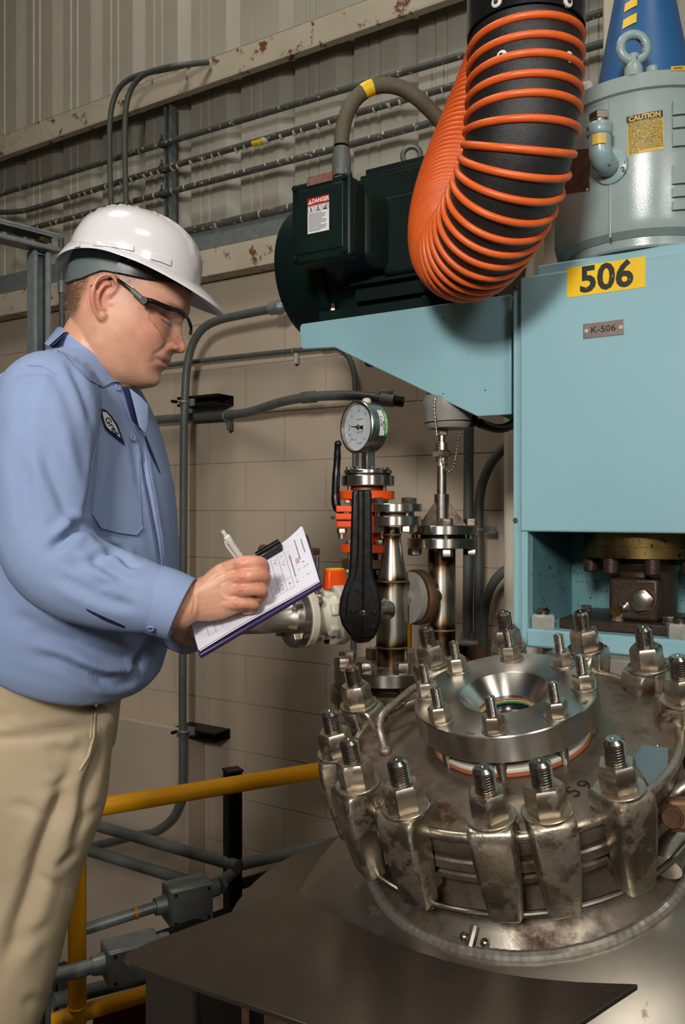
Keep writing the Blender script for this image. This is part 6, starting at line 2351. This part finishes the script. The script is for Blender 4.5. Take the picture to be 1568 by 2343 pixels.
sh = Raw()
sh.addmb(MB().rings([section(*t) for t in TOR]))
sh.addmb(limb(NARM)[0])
sh.addmb(MB().sphere(at(114, 920, 1.262), .075, 24, 16))
sh.addmb(limb(FARM)[0])
sh.addmb(MB().sphere(at(185, 912, 1.58), .074, 24, 16))
sh.addmb(MB().tube(spline([at(114, 905, 1.29), at(138, 880, 1.36), at(155, 870, 1.42), at(172, 880, 1.5), at(182, 902, 1.57)], 5), .052, 20))
shirt_me = sh.fuse(.0048, 9)
N_, T_ = (1.0, 1.262), (1.2, 1.6)
FOLDS = [
    ([(224, 990), (222, 1063), (214, 1107), (203, 1150), (196, 1185)], -.011, 9, 1.0, 1.6),
    ([(112, 1262), (140, 1240), (172, 1212), (196, 1201)], -.012, 11, 1.0, 1.3),
    ([(160, 1192), (185, 1200), (215, 1212), (236, 1238)], -.011, 9, 1.0, 1.35),
    ([(120, 1228), (150, 1206), (160, 1190)], .008, 11, 1.0, 1.3),
    ([(205, 1290), (240, 1264), (285, 1258)], -.008, 9, 1.0, 1.4),
    ([(232, 1240), (270, 1262), (300, 1292), (318, 1288)], -.009, 9, 1.0, 1.4),
    ([(150, 1295), (215, 1288), (275, 1318), (318, 1330)], -.006, 11, 1.0, 1.3),
    ([(118, 1310), (185, 1345), (255, 1375), (320, 1392)], -.006, 12, 1.0, 1.3),
    ([(175, 1262), (225, 1310), (290, 1352)], .005, 12, 1.0, 1.3),
    ([(215, 1335), (270, 1340), (322, 1362)], -.005, 8, 1.0, 1.3),
    ([(92, 1010), (118, 1085), (142, 1140), (162, 1186)], -.006, 14, 1.0, 1.3),
    ([(140, 960), (165, 1050), (190, 1150)], .004, 16, 1.0, 1.3),
    ([(50, 1040), (58, 1140), (72, 1230)], -.005, 16, 1.0, 1.3),
    ([(150, 815), (190, 900), (214, 980)], -.005, 10, 1.0, 1.5),
    ([(110, 835), (150, 900), (180, 980)], -.003, 14, 1.0, 1.4),
    ([(30, 1440), (140, 1466), (250, 1500), (330, 1520)], -.007, 14, 1.2, 1.6),
    ([(60, 1490), (150, 1520), (235, 1552), (315, 1545)], -.009, 12, 1.2, 1.6),
    ([(160, 1500), (240, 1530), (335, 1525)], .006, 13, 1.2, 1.6),
    ([(345, 1470), (318, 1515), (300, 1560)], -.008, 9, 1.2, 1.6),
    ([(215, 1556), (262, 1572), (318, 1556)], -.008, 8, 1.2, 1.6),
    ([(10, 1405), (120, 1440), (210, 1475)], -.006, 15, 1.2, 1.6),
    ([(326, 1000), (333, 1080), (345, 1145), (358, 1222), (371, 1300)], -.008, 5, 1.2, 1.6),
    ([(235, 1230), (260, 1225), (310, 1240)], -.004, 9, 1.2, 1.6),
    ([(300, 1000), (312, 1060), (325, 1130)], -.003, 8, 1.2, 1.6),
    ([(20, 860), (70, 845), (110, 845)], -.003, 10, 1.0, 1.5),
    ([(90, 838), (60, 920), (40, 1000)], -.003, 12, 1.0, 1.4),
]
fold(shirt_me, FOLDS, noise=.0008, relax=3)
pt = Raw()
pt.addmb(MB().rings([section(*t) for t in LEG]))
pt.addmb(limb(NLEG)[0])
pt.addmb(limb(FLEG)[0])
pants_me = pt.fuse(.0060, 16)
PF = [
    ([(172, 1772), (140, 1840), (100, 1935), (70, 2040), (35, 2140), (5, 2230)], -.014, 20, 1.0, 1.7),
    ([(236, 1695), (214, 1760), (186, 1860), (165, 1950)], -.007, 12, 1.0, 1.7),
    ([(205, 1720), (170, 1790), (150, 1870)], .006, 14, 1.0, 1.7),
    ([(95, 1800), (130, 1798), (165, 1775)], -.006, 8, 1.0, 1.7),
    ([(20, 1840), (70, 1850), (110, 1875)], -.005, 10, 1.0, 1.7),
    ([(100, 1712), (150, 1722), (195, 1716)], -.005, 12, 1.0, 1.7),
    ([(0, 1635), (40, 1642)], -.005, 9, 1.0, 1.7),
    ([(85, 2010), (125, 2020), (175, 2050)], -.005, 10, 1.0, 1.7),
    ([(120, 1990), (150, 1965), (185, 1940)], -.004, 10, 1.0, 1.7),
    ([(230, 1845), (205, 1860), (180, 1895)], -.004, 9, 1.0, 1.7),
    ([(20, 2180), (60, 2150), (110, 2110)], -.005, 14, 1.0, 1.7),
    ([(50, 2300), (80, 2290), (110, 2300)], -.004, 12, 1.0, 1.7),
]
fold(pants_me, PF, noise=.0008, relax=3)
T_cloth = None
HF = [([(562, 1305), (584, 1303), (602, 1306)], -.0014, 3.0, 1.0, 1.3), ([(572, 1335), (590, 1334), (606, 1337)], -.0012, 3.0, 1.0, 1.3),
      ([(568, 1366), (584, 1368), (598, 1372)], -.0010, 3.0, 1.0, 1.3), ([(502, 1352), (499, 1334), (518, 1324), (540, 1315)], .0011, 3.0, 1.0, 1.3),
      ([(500, 1352), (516, 1370), (540, 1368)], .0009, 3.0, 1.0, 1.3), ([(468, 1332), (500, 1312), (535, 1296)], .0010, 4.0, 1.0, 1.3),
      ([(541, 1284), (546, 1292)], .0022, 7.0, 1.0, 1.3), ([(552, 1316), (556, 1324)], .0024, 7.0, 1.0, 1.3), ([(550, 1346), (554, 1352)], .0022, 7.0, 1.0, 1.3),
      ([(540, 1378), (542, 1384)], .0018, 6.0, 1.0, 1.3), ([(530, 1306), (545, 1305)], -.0012, 4.0, 1.0, 1.3), ([(535, 1336), (548, 1335)], -.0012, 4.0, 1.0, 1.3),
      ([(533, 1364), (546, 1365)], -.0012, 4.0, 1.0, 1.3),       ([(440, 1330), (446, 1372), (440, 1412)], -.0009, 3.0, 1.0, 1.3)]
fold(body_me, HF)
T_cloth = bvh([(mesh_co(shirt_me), polys(shirt_me)), (mesh_co(pants_me), polys(pants_me))])
T_all = bvh([(mesh_co(shirt_me), polys(shirt_me)), (mesh_co(pants_me), polys(pants_me)), (mesh_co(body_me), polys(body_me))])


def hit(px, py, tree, lift=0.0, d0=D0):
    dv = (at(px, py, 1.0) - LENS).normalized()
    h = tree.ray_cast(LENS, dv)
    p, n = (h[0], h[1]) if h[0] is not None else (at(px, py, d0), Vector((0, -1, 0)))
    return p - dv * lift, n


def resample(pl, n):
    P = [Vector((q[0], q[1], q[2] if len(q) > 2 else 0)) for q in pl]
    L = [0]
    for a, b in zip(P[:-1], P[1:]):
        L.append(L[-1] + (b - a).length)
    out = []
    for i in range(n):
        s_ = L[-1] * i / (n - 1)
        j = max(k for k in range(len(L)) if L[k] <= s_ + 1e-9)
        j = min(j, len(P) - 2)
        out.append(P[j].lerp(P[j + 1], (s_ - L[j]) / max(1e-9, L[j + 1] - L[j])))
    return out


def paste(top, bot, nx, ny, lift, tree, thick=.002, d0=D0):
    """a sewn-on cloth piece following the surface below it"""
    a, b = resample(top, nx), resample(bot, nx)
    g = []
    for j in range(ny):
        row = []
        for i in range(nx):
            q = a[i].lerp(b[i], j / (ny - 1))
            row.append(hit(q.x, q.y, tree, lift, d0)[0])
        g.append(row)
    back = [[p + (p - LENS).normalized() * (thick + lift * .8) for p in r] for r in g]
    m = MB().grid(g)
    for r0, r1 in ((g[0], back[0]), (g[-1], back[-1])):
        m.grid([r0, r1])
    m.grid([[r[0] for r in g], [r[0] for r in back]])
    m.grid([[r[-1] for r in g], [r[-1] for r in back]])
    return m


def sewn_line(pl, r, tree, lift=.0006):
    return MB().tube([hit(q.x, q.y, tree, lift)[0] for q in resample(pl, 24)], r, 6)


collar = paste([(146, 761), (160, 768), (205, 800), (235, 835), (258, 866), (274, 876)], [(112, 791), (124, 796), (148, 810), (178, 842), (206, 870), (236, 886), (264, 871)], 30, 8, .006, T_all, .006)
fcol = [[at(296, 888, 1.385), at(318, 905, 1.39), at(338, 926, 1.40)], [at(306, 925, 1.375), at(322, 945, 1.375), at(338, 962, 1.385)], [at(318, 975, 1.36), at(326, 985, 1.36), at(334, 990, 1.37)]]
under = [[at(278, 884, 1.395), at(305, 893, 1.40), at(316, 906, 1.41)], [at(285, 915, 1.385), at(304, 925, 1.39), at(318, 940, 1.40)], [at(300, 960, 1.375), at(312, 970, 1.375), at(322, 985, 1.385)]]
pocket = paste([(226, 1012), (270, 1030), (318, 1045)], [(212, 1176), (232, 1208), (270, 1218), (312, 1224), (326, 1206)], 20, 14, .0022, T_cloth, .0022)
placket = paste([(264, 882), (283, 895)], [(322, 1008), (333, 1010)], 4, 2, .003, T_cloth, .003)
placket = paste([(262, 878), (276, 915), (296, 962), (316, 1004), (330, 1080), (344, 1146), (358, 1224), (370, 1300)], [(283, 888), (298, 930), (318, 980), (333, 1012), (340, 1080), (352, 1140), (364, 1215), (374, 1295)], 40, 4, .0028, T_cloth, .003)
patch_o = paste([(231, 934), (243, 938), (256, 952), (270, 972), (279, 998), (286, 1017)], [(230, 940), (234, 958), (240, 978), (248, 988), (266, 1002), (285, 1018)], 16, 8, .0042, T_cloth, .002)
patch_i = paste([(235, 941), (244, 944), (254, 956), (266, 975), (272, 990), (276, 1000)], [(235, 946), (238, 960), (244, 976), (252, 984), (262, 991), (275, 1001)], 16, 8, .0056, T_cloth, .001)
cuff_l = limb([(352, 1372, 1.2125, .0500), (380, 1380, 1.2137, .0492), (408, 1391, 1.215, .0480), (415, 1394, 1.2152, .0476)])
seam_l = sewn_line([(62, 835), (100, 838), (130, 858)], .0009, T_cloth)
seam_2 = sewn_line([(228, 990), (212, 1055), (205, 1110), (196, 1170)], .0011, T_cloth)
seam_3 = sewn_line([(212, 1176), (232, 1208), (270, 1218), (312, 1224), (326, 1206)], .0009, T_all, .004)
sleeve_gap = paste([(196, 1392), (240, 1412), (285, 1432)], [(200, 1398), (238, 1420), (283, 1437)], 12, 3, .002, T_cloth, .002)
emblem = paste([(333, 995), (345, 1025), (368, 1084)], [(331, 1000), (340, 1030), (364, 1080)], 10, 3, .003, T_cloth, .001, 1.40)
buttons = [hit(268, 888, T_cloth, .005), hit(303, 1002, T_cloth, .005), hit(345, 1437, T_cloth, .006)]
fly = [sewn_line([(220, 1612), (217, 1650), (213, 1690), (202, 1730), (182, 1762)], .0022, T_cloth, .001), sewn_line([(213, 1615), (211, 1650), (207, 1690)], .0016, T_cloth, .0005)]
name_pts = []
vs_n, fs_n = text_geo('Greg', 1.0, 0.012, 'CENTER', .35)
nw_ = max(p.x for p in vs_n) - min(p.x for p in vs_n)
for p in vs_n:
    s_, t_ = p.x / nw_, p.y
    # baseline runs along the patch
    bx, by = 255 + s_ * 27, 970 + s_ * 40
    name_pts.append(hit(bx + t_ * 10, by - t_ * 15 + 3, T_cloth, .0066)[0])
hb_src = mesh_co(body_me).copy()
hn_src = mesh_no(body_me).copy()
hm_src = hairm.copy()
sock_top = None
body_o = man_mesh('body', body_me, M_skin)
shirt = man_mesh('shirt', shirt_me, M_shirt)
pants = man_mesh('trousers', pants_me, M_khaki)
obj('collar', collar, M_shirt, shirt, smooth=60)
cb0 = [at(146, 761, 1.362), at(138, 754, 1.40), at(131, 749, 1.45), at(140, 750, 1.50)]
cb1 = [at(112, 791, 1.335), at(104, 788, 1.385), at(101, 786, 1.45), at(112, 790, 1.52)]
obj('collar', MB().grid([cb0, cb1]).grid([[p + Vector((.005, .004, .002)) for p in r] for r in (cb0, cb1)]).grid([cb0, [p + Vector((.005, .004, .002)) for p in cb0]]), M_shirt, shirt, smooth=60)
obj('collar', MB().grid([[p for p in r] for r in fcol]).grid([[p + Vector((.0, .006, 0)) for p in r] for r in fcol]), M_shirt, shirt, smooth=60)
obj('undershirt', MB().grid(under).grid([[p + Vector((0, .004, 0)) for p in r] for r in under]), M_navy, man, smooth=60)
obj('pocket', pocket, M_shirt, shirt, smooth=60)
obj('placket', placket, M_shirt, shirt, smooth=60)
po = obj('name_patch', patch_o, M_navy, shirt, smooth=60)
pi_ = obj('patch_ground', patch_i, M_white, po, smooth=60)
obj('stitched_name', MB().add(name_pts, fs_n), M_navy, po, smooth=0)
obj('emblem', emblem, M_navy, shirt, smooth=60)
obj('cuff', cuff_l[0], M_shirt, shirt, smooth=60)
obj('seam', seam_l, M_shirt, shirt)
obj('seam', seam_2, M_shirt, shirt)
obj('pocket_stitching', seam_3, M_shirt, shirt)
obj('sleeve_opening', sleeve_gap, M_navy, shirt)
cf = limb([(392, 1412, 1.40, .047), (412, 1422, 1.372, .046), (432, 1433, 1.342, .0445)])
obj('cuff', cf[0], M_shirt, shirt, smooth=60)
for p, n in buttons:
    B = frame(p, n)
    bt_ = obj('button', MB().lathe([(0, 0), (.0050, 0), (.0055, .0008), (.0055, .0018), (.0045, .0024), (.0036, .0018), (0, .0017)], B, 20), M_shirt, shirt)
    for a in (.8, 2.4, 3.9, 5.5):
        obj('thread_hole', MB().cyl(B @ Vector((.0014 * math.cos(a), .0014 * math.sin(a), .0016)), B @ Vector((.0014 * math.cos(a), .0014 * math.sin(a), .0022)), .0005, n=6), M_navy, bt_)
for k in fly:
    obj('pocket_piping', k, M_khaki, pants, smooth=60)
for L_ in (NLEG, FLEG):
    p = at(*L_[-1][:3])
    toe = [Vector((p.x - .07, p.y, .045)), Vector((p.x - .02, p.y, .055)), Vector((p.x + .06, p.y - .02, .045)), Vector((p.x + .14, p.y - .045, .032)), Vector((p.x + .19, p.y - .06, .026))]
    m = MB().tube(spline(toe, 5), list(np.interp(np.linspace(0, 4, 21), range(5), [.036, .046, .044, .030, .020])), 18)
    for v_ in m.v:
        v_.z = max(v_.z, .0)
    m2 = MB().tube([Vector((p.x, p.y, .03)), Vector((p.x - .005, p.y, .14))], [.045, .042], 18)
    so = obj('shoe', m, M_shoe, man, smooth=60)
    obj('shoe_ankle', m2, M_shoe, so, smooth=60)

M_edge = glass_mat('lens_edge', (.75, .68, .62, 1), .1, .6)
# short hair as many thin strands
hv = MB()
cand = np.where(hm_src > .35)[0]
loc_s = (hb_src - np.array(HO)) @ np.array([[hf.x, hl_.x, hu.x], [hf.y, hl_.y, hu.y], [hf.z, hl_.z, hu.z]])
pick = RNG.choice(cand, size=min(9000, len(cand)), replace=False)
for i in pick:
    p = Vector(hb_src[i])
    n = Vector(hn_src[i])
    m_ = hm_src[i]
    lx, ly, lz = loc_s[i]
    if abs(ly) > .0745 or (-.036 < lx < .014 and -.045 < lz < .036 and abs(ly) > .068):
        continue
    if RNG.random() > m_ * (1.0 if loc_s[i, 0] < -.03 else .45):
        continue
    dr = (hu * -1.0 - hf * .55 + n * .35 + Vector(RNG.normal(0, .22, 3))).normalized()
    l = RNG.uniform(.006, .0125)
    w = hf.cross(n).normalized() * .00022
    w2 = dr.cross(w).normalized() * .00022
    hv.add([p + w - n * .0005, p - w - n * .0005, p + w2 - n * .0003, p + dr * l + n * .0008], [(0, 1, 3), (1, 2, 3), (2, 0, 3)])
ho_ = obj('hair', hv, M_hair, man, smooth=60)
ho_['kind'] = 'stuff'

# ------------------------------------------------------------------ hard hat
QP = math.radians(17.5)
qf = Vector((math.cos(QP) * math.cos(HY), -math.cos(QP) * math.sin(HY), -math.sin(QP)))
qu = qf.cross(hl_)
qo = at(306, 612, D0)
QM = Matrix(((qf.x, hl_.x, qu.x, qo.x), (qf.y, hl_.y, qu.y, qo.y), (qf.z, hl_.z, qu.z, qo.z), (0, 0, 0, 1)))
hat = thing('hard_hat', "glossy white hard hat on the man's head", 'hard hat', M=QM)
NA = 96


def dome(k, off=0.0):
    """k 0..1 from base to crown"""
    ring = []
    for i in range(NA):
        t = 2 * math.pi * i / NA
        x_, y_ = math.cos(t), math.sin(t)
        ph = k * math.pi / 2
        rr_ = math.cos(ph) ** .80
        a_ = (.112 if x_ > 0 else .106) - off
        px_, py_ = a_ * x_ * rr_, (.100 - off) * y_ * rr_
        h_ = (.090 - off) * math.sin(ph) ** .95
        yy_ = abs(py_)
        if off == 0 and k > .12:
            fade = min(1, (k - .12) / .2)
            if yy_ < .030:
                h_ += .0035 * fade
                px_ *= 1 + .012 * fade
                for g0 in (.010, .024):
                    h_ -= .003 * fade * math.exp(-((yy_ - g0) / .0022) ** 2)
        ring.append(Vector((px_, py_, h_)))
    return ring


def brim(e0, dz):
    ring = []
    for i in range(NA):
        t = 2 * math.pi * i / NA
        x_, y_ = math.cos(t), math.sin(t)
        fr = max(0, x_) ** 2.2
        re = max(0, -x_) ** 2
        ex = .016 + .037 * fr - .004 * re
        dp = -.006 - .020 * fr - .030 * re
        ring.append(Vector((((.112 if x_ > 0 else .106) + ex * e0) * x_, (.100 + ex * e0 * .9) * y_, dp * e0 ** 1.3 + dz)))
    return ring


ks = [1 - (1 - i / 26) ** 1.0 for i in range(27)]
rings = [dome(min(k, .9985)) for k in reversed(ks)]
rings += [brim(.25, .0015), brim(.5, .0015), brim(.8, .001), brim(1, .0), brim(1.0, -.0035), brim(.8, -.003), brim(.4, -.003), brim(.1, -.003)]
rings += [dome(max(.0, k), .0045) for k in ks if k < .97]
obj('shell', MB().rings(rings, cap=True), M_hat, hat, local=True, smooth=50)
T_hat = bvh([([QM @ p for r in rings for p in r], [(i * NA + k, i * NA + (k + 1) % NA, (i + 1) * NA + (k + 1) % NA, (i + 1) * NA + k) for i in range(len(rings) - 1) for k in range(NA)])])
for tp_, bt_ in (([(212, 551), (258, 555), (306, 563)], [(212, 561), (258, 565), (306, 574)]), ([(347, 579), (370, 585), (392, 594)], [(344, 592), (368, 599), (391, 608)])):
    obj('slot_cover', paste(tp_, bt_, 10, 3, .0032, T_hat, .004), M_hat, hat, smooth=40)
obj('rim_cleat', paste([(172, 553), (184, 550)], [(171, 566), (183, 564)], 3, 3, .004, T_hat, .004), M_hat, hat, smooth=40)
tb = [hit(q[0], q[1], T_hat, .0005)[0] for q in ((279, 586), (298, 590))]
a, b = tb
d_ = (b - a)
obj('hook_tab', MB().slab([a, b, b - d_ * .2 - qu * .008, b - d_ * .45 - qu * .0105, a + d_ * .3 - qu * .009], Vector((0, .0025, 0))), M_hat, hat)
# suspension band round the head
gb, gf = [], []


def hsec(zz, tt, off):
    i = int(np.clip((zz - zs[0]) / step, 0, len(zs) - 1))
    c0, s0 = math.cos(tt), math.sin(tt)
    e_ = ex_[i]
    a_ = (fr_[i] - xc_[i] if c0 >= 0 else xc_[i] - bk_[i]) + off
    return HM @ Vector((xc_[i] + a_ * math.copysign(abs(c0) ** e_, c0), (wd_[i] + off) * math.copysign(abs(s0) ** e_, s0), zz))


def band_mesh(t0, t1, n, lo, hi, off, th_):
    g, gi = [], []
    for i in range(n + 1):
        t = t0 + (t1 - t0) * i / n
        q = math.cos(t)                              # 1 front, -1 back
        l_, h_ = lo(q), hi(q)
        g.append([hsec(l_ + (h_ - l_) * k / 6, t, off + .002 * k / 6) for k in range(7)])
        gi.append([hsec(l_ + (h_ - l_) * k / 6, t, off - th_) for k in range(7)])
    m = MB().grid(g).grid(gi)
    m.grid([[r[0] for r in g], [r[0] for r in gi]])
    m.grid([[r[-1] for r in g], [r[-1] for r in gi]])
    m.grid([g[0], gi[0]]).grid([g[-1], gi[-1]])
    return m


lo_ = lambda q: float(np.interp(q, [-1, -.75, -.45, -.15, .3, .75, 1], [-.004, -.002, .010, .034, .046, .062, .070]))
hi_ = lambda q: float(np.interp(q, [-1, -.7, -.3, .3, 1], [.052, .054, .062, .074, .098]))
rot0 = math.pi - 1.75
obj('headband', band_mesh(math.pi - 1.62, math.pi + 1.62, 60, lo_, hi_, .0055, .003), M_liner, hat, smooth=60)
obj('sweat_band', band_mesh(-1.56, 1.56, 50, lambda q: lo_(q) + .001, lambda q: hi_(q) + .002, .007, .006), M_blackp, hat, smooth=60)

# ------------------------------------------------------------------ safety glasses
gl_ = thing('safety_glasses', "clear wraparound safety glasses with black brow bar on the man's face", 'glasses', hl(380, 720, 0))
arm = spline([hl(*q) for q in ((263, 640, -.0720), (270, 641, -.0765), (277, 645, -.0795), (288, 653, -.0815), (308, 669, -.081), (322, 681, -.080))], 5)
obj('temple_arm', MB().tube(arm, [.0026] * len(arm), 10), M_blackp, gl_, smooth=60)
obj('arm_tip', MB().tube([hl(209, 659, -.0735), hl(217, 656, -.0735), hl(227, 652, -.066)], [.0036, .0044, .0044], 12), M_blackp, gl_, smooth=60)
arm2 = [hl(*q) for q in ((302, 664, -.0815), (326, 685, -.0795))]
obj('arm_sleeve', MB().tube(arm2, .0045, 12), M_conduit, gl_)
hg_ = hl(331, 689, -.079)
obj('hinge', MB().cyl(hg_ + hu * .006, hg_ - hu * .006, .0055, n=14).cyl(hg_ - hl_ * .006, hg_ + hl_ * .006, .0058, n=14), M_dark, gl_)
bar_px = [(331, 686, -.079), (348, 690, -.074), (366, 697, -.066), (388, 706, -.052), (404, 710, -.038), (420, 719, -.016), (431, 731, .008), (437, 748, .030), (436, 764, .046)]
bar = spline([hl(*q) for q in bar_px], 6)
obj('brow_bar', MB().tube(bar, [.0044] * 20 + [.0036] * 12 + [.0028] * (len(bar) - 32), 12), M_blackp, gl_, smooth=60)
top_l = [(336, 694, -.078), (352, 699, -.072), (370, 706, -.064), (390, 713, -.050), (406, 718, -.036), (420, 727, -.015), (430, 738, .008), (434, 752, .030), (433, 764, .046)]
bot_l = [(341, 716, -.078), (341, 728, -.076), (352, 742, -.070), (365, 758, -.060), (378, 780, -.044), (398, 778, -.022), (416, 764, .004), (426, 770, .028), (428, 778, .046)]
gt, gb_ = spline([hl(*q) for q in top_l], 5), spline([hl(*q) for q in bot_l], 5)
lens_g = [[a.lerp(b, k / 6) + hf * (.006 * math.sin(math.pi * k / 6)) for a, b in zip(gt, gb_)] for k in range(7)]
obj('lens', MB().grid(lens_g), M_lens, gl_, smooth=180)
obj('lens_edge', MB().tube(gb_[:30], .0005, 6), M_edge, gl_)

# ------------------------------------------------------------------ clipboard, paper, pen
BL, BR, TR, TL = at(455, 1490, 1.205), at(733, 1327, 1.255), at(700, 1217, 1.375), at(424, 1380, 1.325)
pn = (BR - BL).cross(TL - BL).normalized()
if pn.z < 0:
    pn = -pn
cb_ = thing('clipboard', 'dark purple clipboard held in front of the man, with a black clip', 'clipboard', (BL + BR + TR + TL) / 4)


def pgp(s_, t_, h=0.0):
    return (BL * (1 - s_) + BR * s_) * (1 - t_) + (TL * (1 - s_) + TR * s_) * t_ + pn * h


obj('board', MB().slab([pgp(-.01, -.03, -.0035), pgp(1.0, -.03, -.0035), pgp(1.005, 1.0, -.0035), pgp(-.01, 1.0, -.0035)], pn * -.0075), M_purple, cb_, bevel=.0025, seg=3)
c1, c2 = pgp(.60, .985, .004), pgp(.79, .985, .004)
ck = obj('clip', MB().slab([c1 - pn * .004, c2 - pn * .004, c2 + pn * .006 + Vector((0, -.0, .004)), c1 + pn * .006 + Vector((0, 0, .004))], (TL - BL).normalized() * -.014), M_blackp, cb_, bevel=.002)
obj('clip_roll', MB().tube([c1 + pn * .007, c2 + pn * .007], .0045, 12), M_blackp, ck)


def curl(s_, t_):
    k = max(0, (s_ - .74) / .26) * max(0, (t_ - .45) / .55)
    return .010 * k * k + .0012 * math.sin(s_ * 5) * (1 - t_)


pp_ = thing('paper_sheets', 'white ruled log sheets with handwriting, clipped to the board', 'paper', (BL + BR + TR + TL) / 4)
for off, dx_, name in ((.0, 0, 'sheet'), (-.0016, .006, 'sheet')):
    g = [[pgp(s_ / 20 * .985 + dx_, .01 + t_ / 10 * (.985 if s_ < 15 else 1.03) - dx_ * 2, .0005 + off + curl(s_ / 20, t_ / 10)) for s_ in range(21)] for t_ in range(11)]
    sh_ = obj(name, MB().grid(g), M_paper, pp_, smooth=60)
    if off == 0:
        sheet = sh_
pr = MB()


def strip(s0, t0, s1, t1, w):
    a, b = pgp(s0, t0, .0009 + curl(s0, t0)), pgp(s1, t1, .0009 + curl(s1, t1))
    d_ = (b - a).normalized()
    q = pn.cross(d_) * w / 2
    pr.add([a - q, b - q, b + q, a + q], [(0, 1, 2, 3)])


for i in range(13):
    s_ = .10 + .70 * i / 12
    strip(s_, .14, s_, .86, .0005)
strip(.10, .14, .80, .14, .0005)
strip(.10, .34, .80, .34, .0004)
for s_, t0, t1 in ((.83, .30, .72), (.90, .55, .92), (.95, .62, .85)):
    k = t0
    while k < t1:
        strip(s_, k, s_, k + .025, .0018)
        k += .032
for i in range(90):
    s_ = RNG.uniform(.45, .80)
    s_ = .10 + .70 * (round((s_ - .10) / .70 * 12) + .5) / 12
    t0 = RNG.choice([.19, .24, .29, .62, .68, .74, .80])
    for q in range(2):
        ds, dt = RNG.uniform(-.012, .012), RNG.uniform(-.012, .012)
        strip(s_ + ds, t0 + dt, s_ + RNG.uniform(-.012, .012), t0 + RNG.uniform(-.015, .015), .0005)
for i in range(26):
    s_, t0 = RNG.uniform(.86, .95), RNG.choice([.22, .38, .48])
    strip(s_ + RNG.uniform(-.008, .008), t0 + RNG.uniform(-.02, .02), s_ + RNG.uniform(-.008, .008), t0 + RNG.uniform(-.02, .02), .0006)
obj('ruling_and_writing', pr, M_print, sheet, smooth=0)
pr = MB()
for i in range(5):
    strip(.865 + i * .006, .50, .865 + i * .006, .60, .0011)
obj('pink_stamp', pr, M_pink, sheet, smooth=0)
# pen
p_tip = at(598, 1343, 1.262)
p_top = at(509, 1214, 1.215)
dv = (p_tip - p_top).normalized()
pen = thing('pen', "white retractable ballpoint pen in the man's right hand", 'pen', p_tip)
Lp = (p_tip - p_top).length
MPn = frame(p_top, dv)
rp = .0046
obj('barrel', MB().lathe([(.0025, .0095), (.0050, .011), (.0054, .014), (.0050, .021), (rp, .024), (rp, Lp - .02), (.0032, Lp - .008), (.0012, Lp - .002)], MPn, 20), M_pen, pen)
obj('plunger', MB().lathe([(.0, .0005), (.0012, .0), (.0026, 0), (.0029, .001), (.0027, .011), (.0, .011)], MPn, 16), M_pen, pen)
obj('plunger_hole', MB().lathe([(0, -.0002), (.0014, -.0002)], MPn, 12, cap=False), M_ink, pen)
obj('tip', MB().lathe([(.0012, Lp - .003), (.0004, Lp), (0, Lp)], MPn, 10), M_brass, pen)
cd_ = (Vector((-1, -.3, -.35)) - dv * Vector((-1, -.3, -.35)).dot(dv)).normalized()
q0 = p_top + dv * .016 + cd_ * .005
obj('pocket_clip', MB().tube([p_top + dv * .013 + cd_ * .002, q0, q0 + dv * .006 + cd_ * .0022, q0 + dv * .034 + cd_ * .0016, q0 + dv * .037 + cd_ * .0004], [.0016, .0018, .0018, .0016, .0020], 8), M_pen, pen)
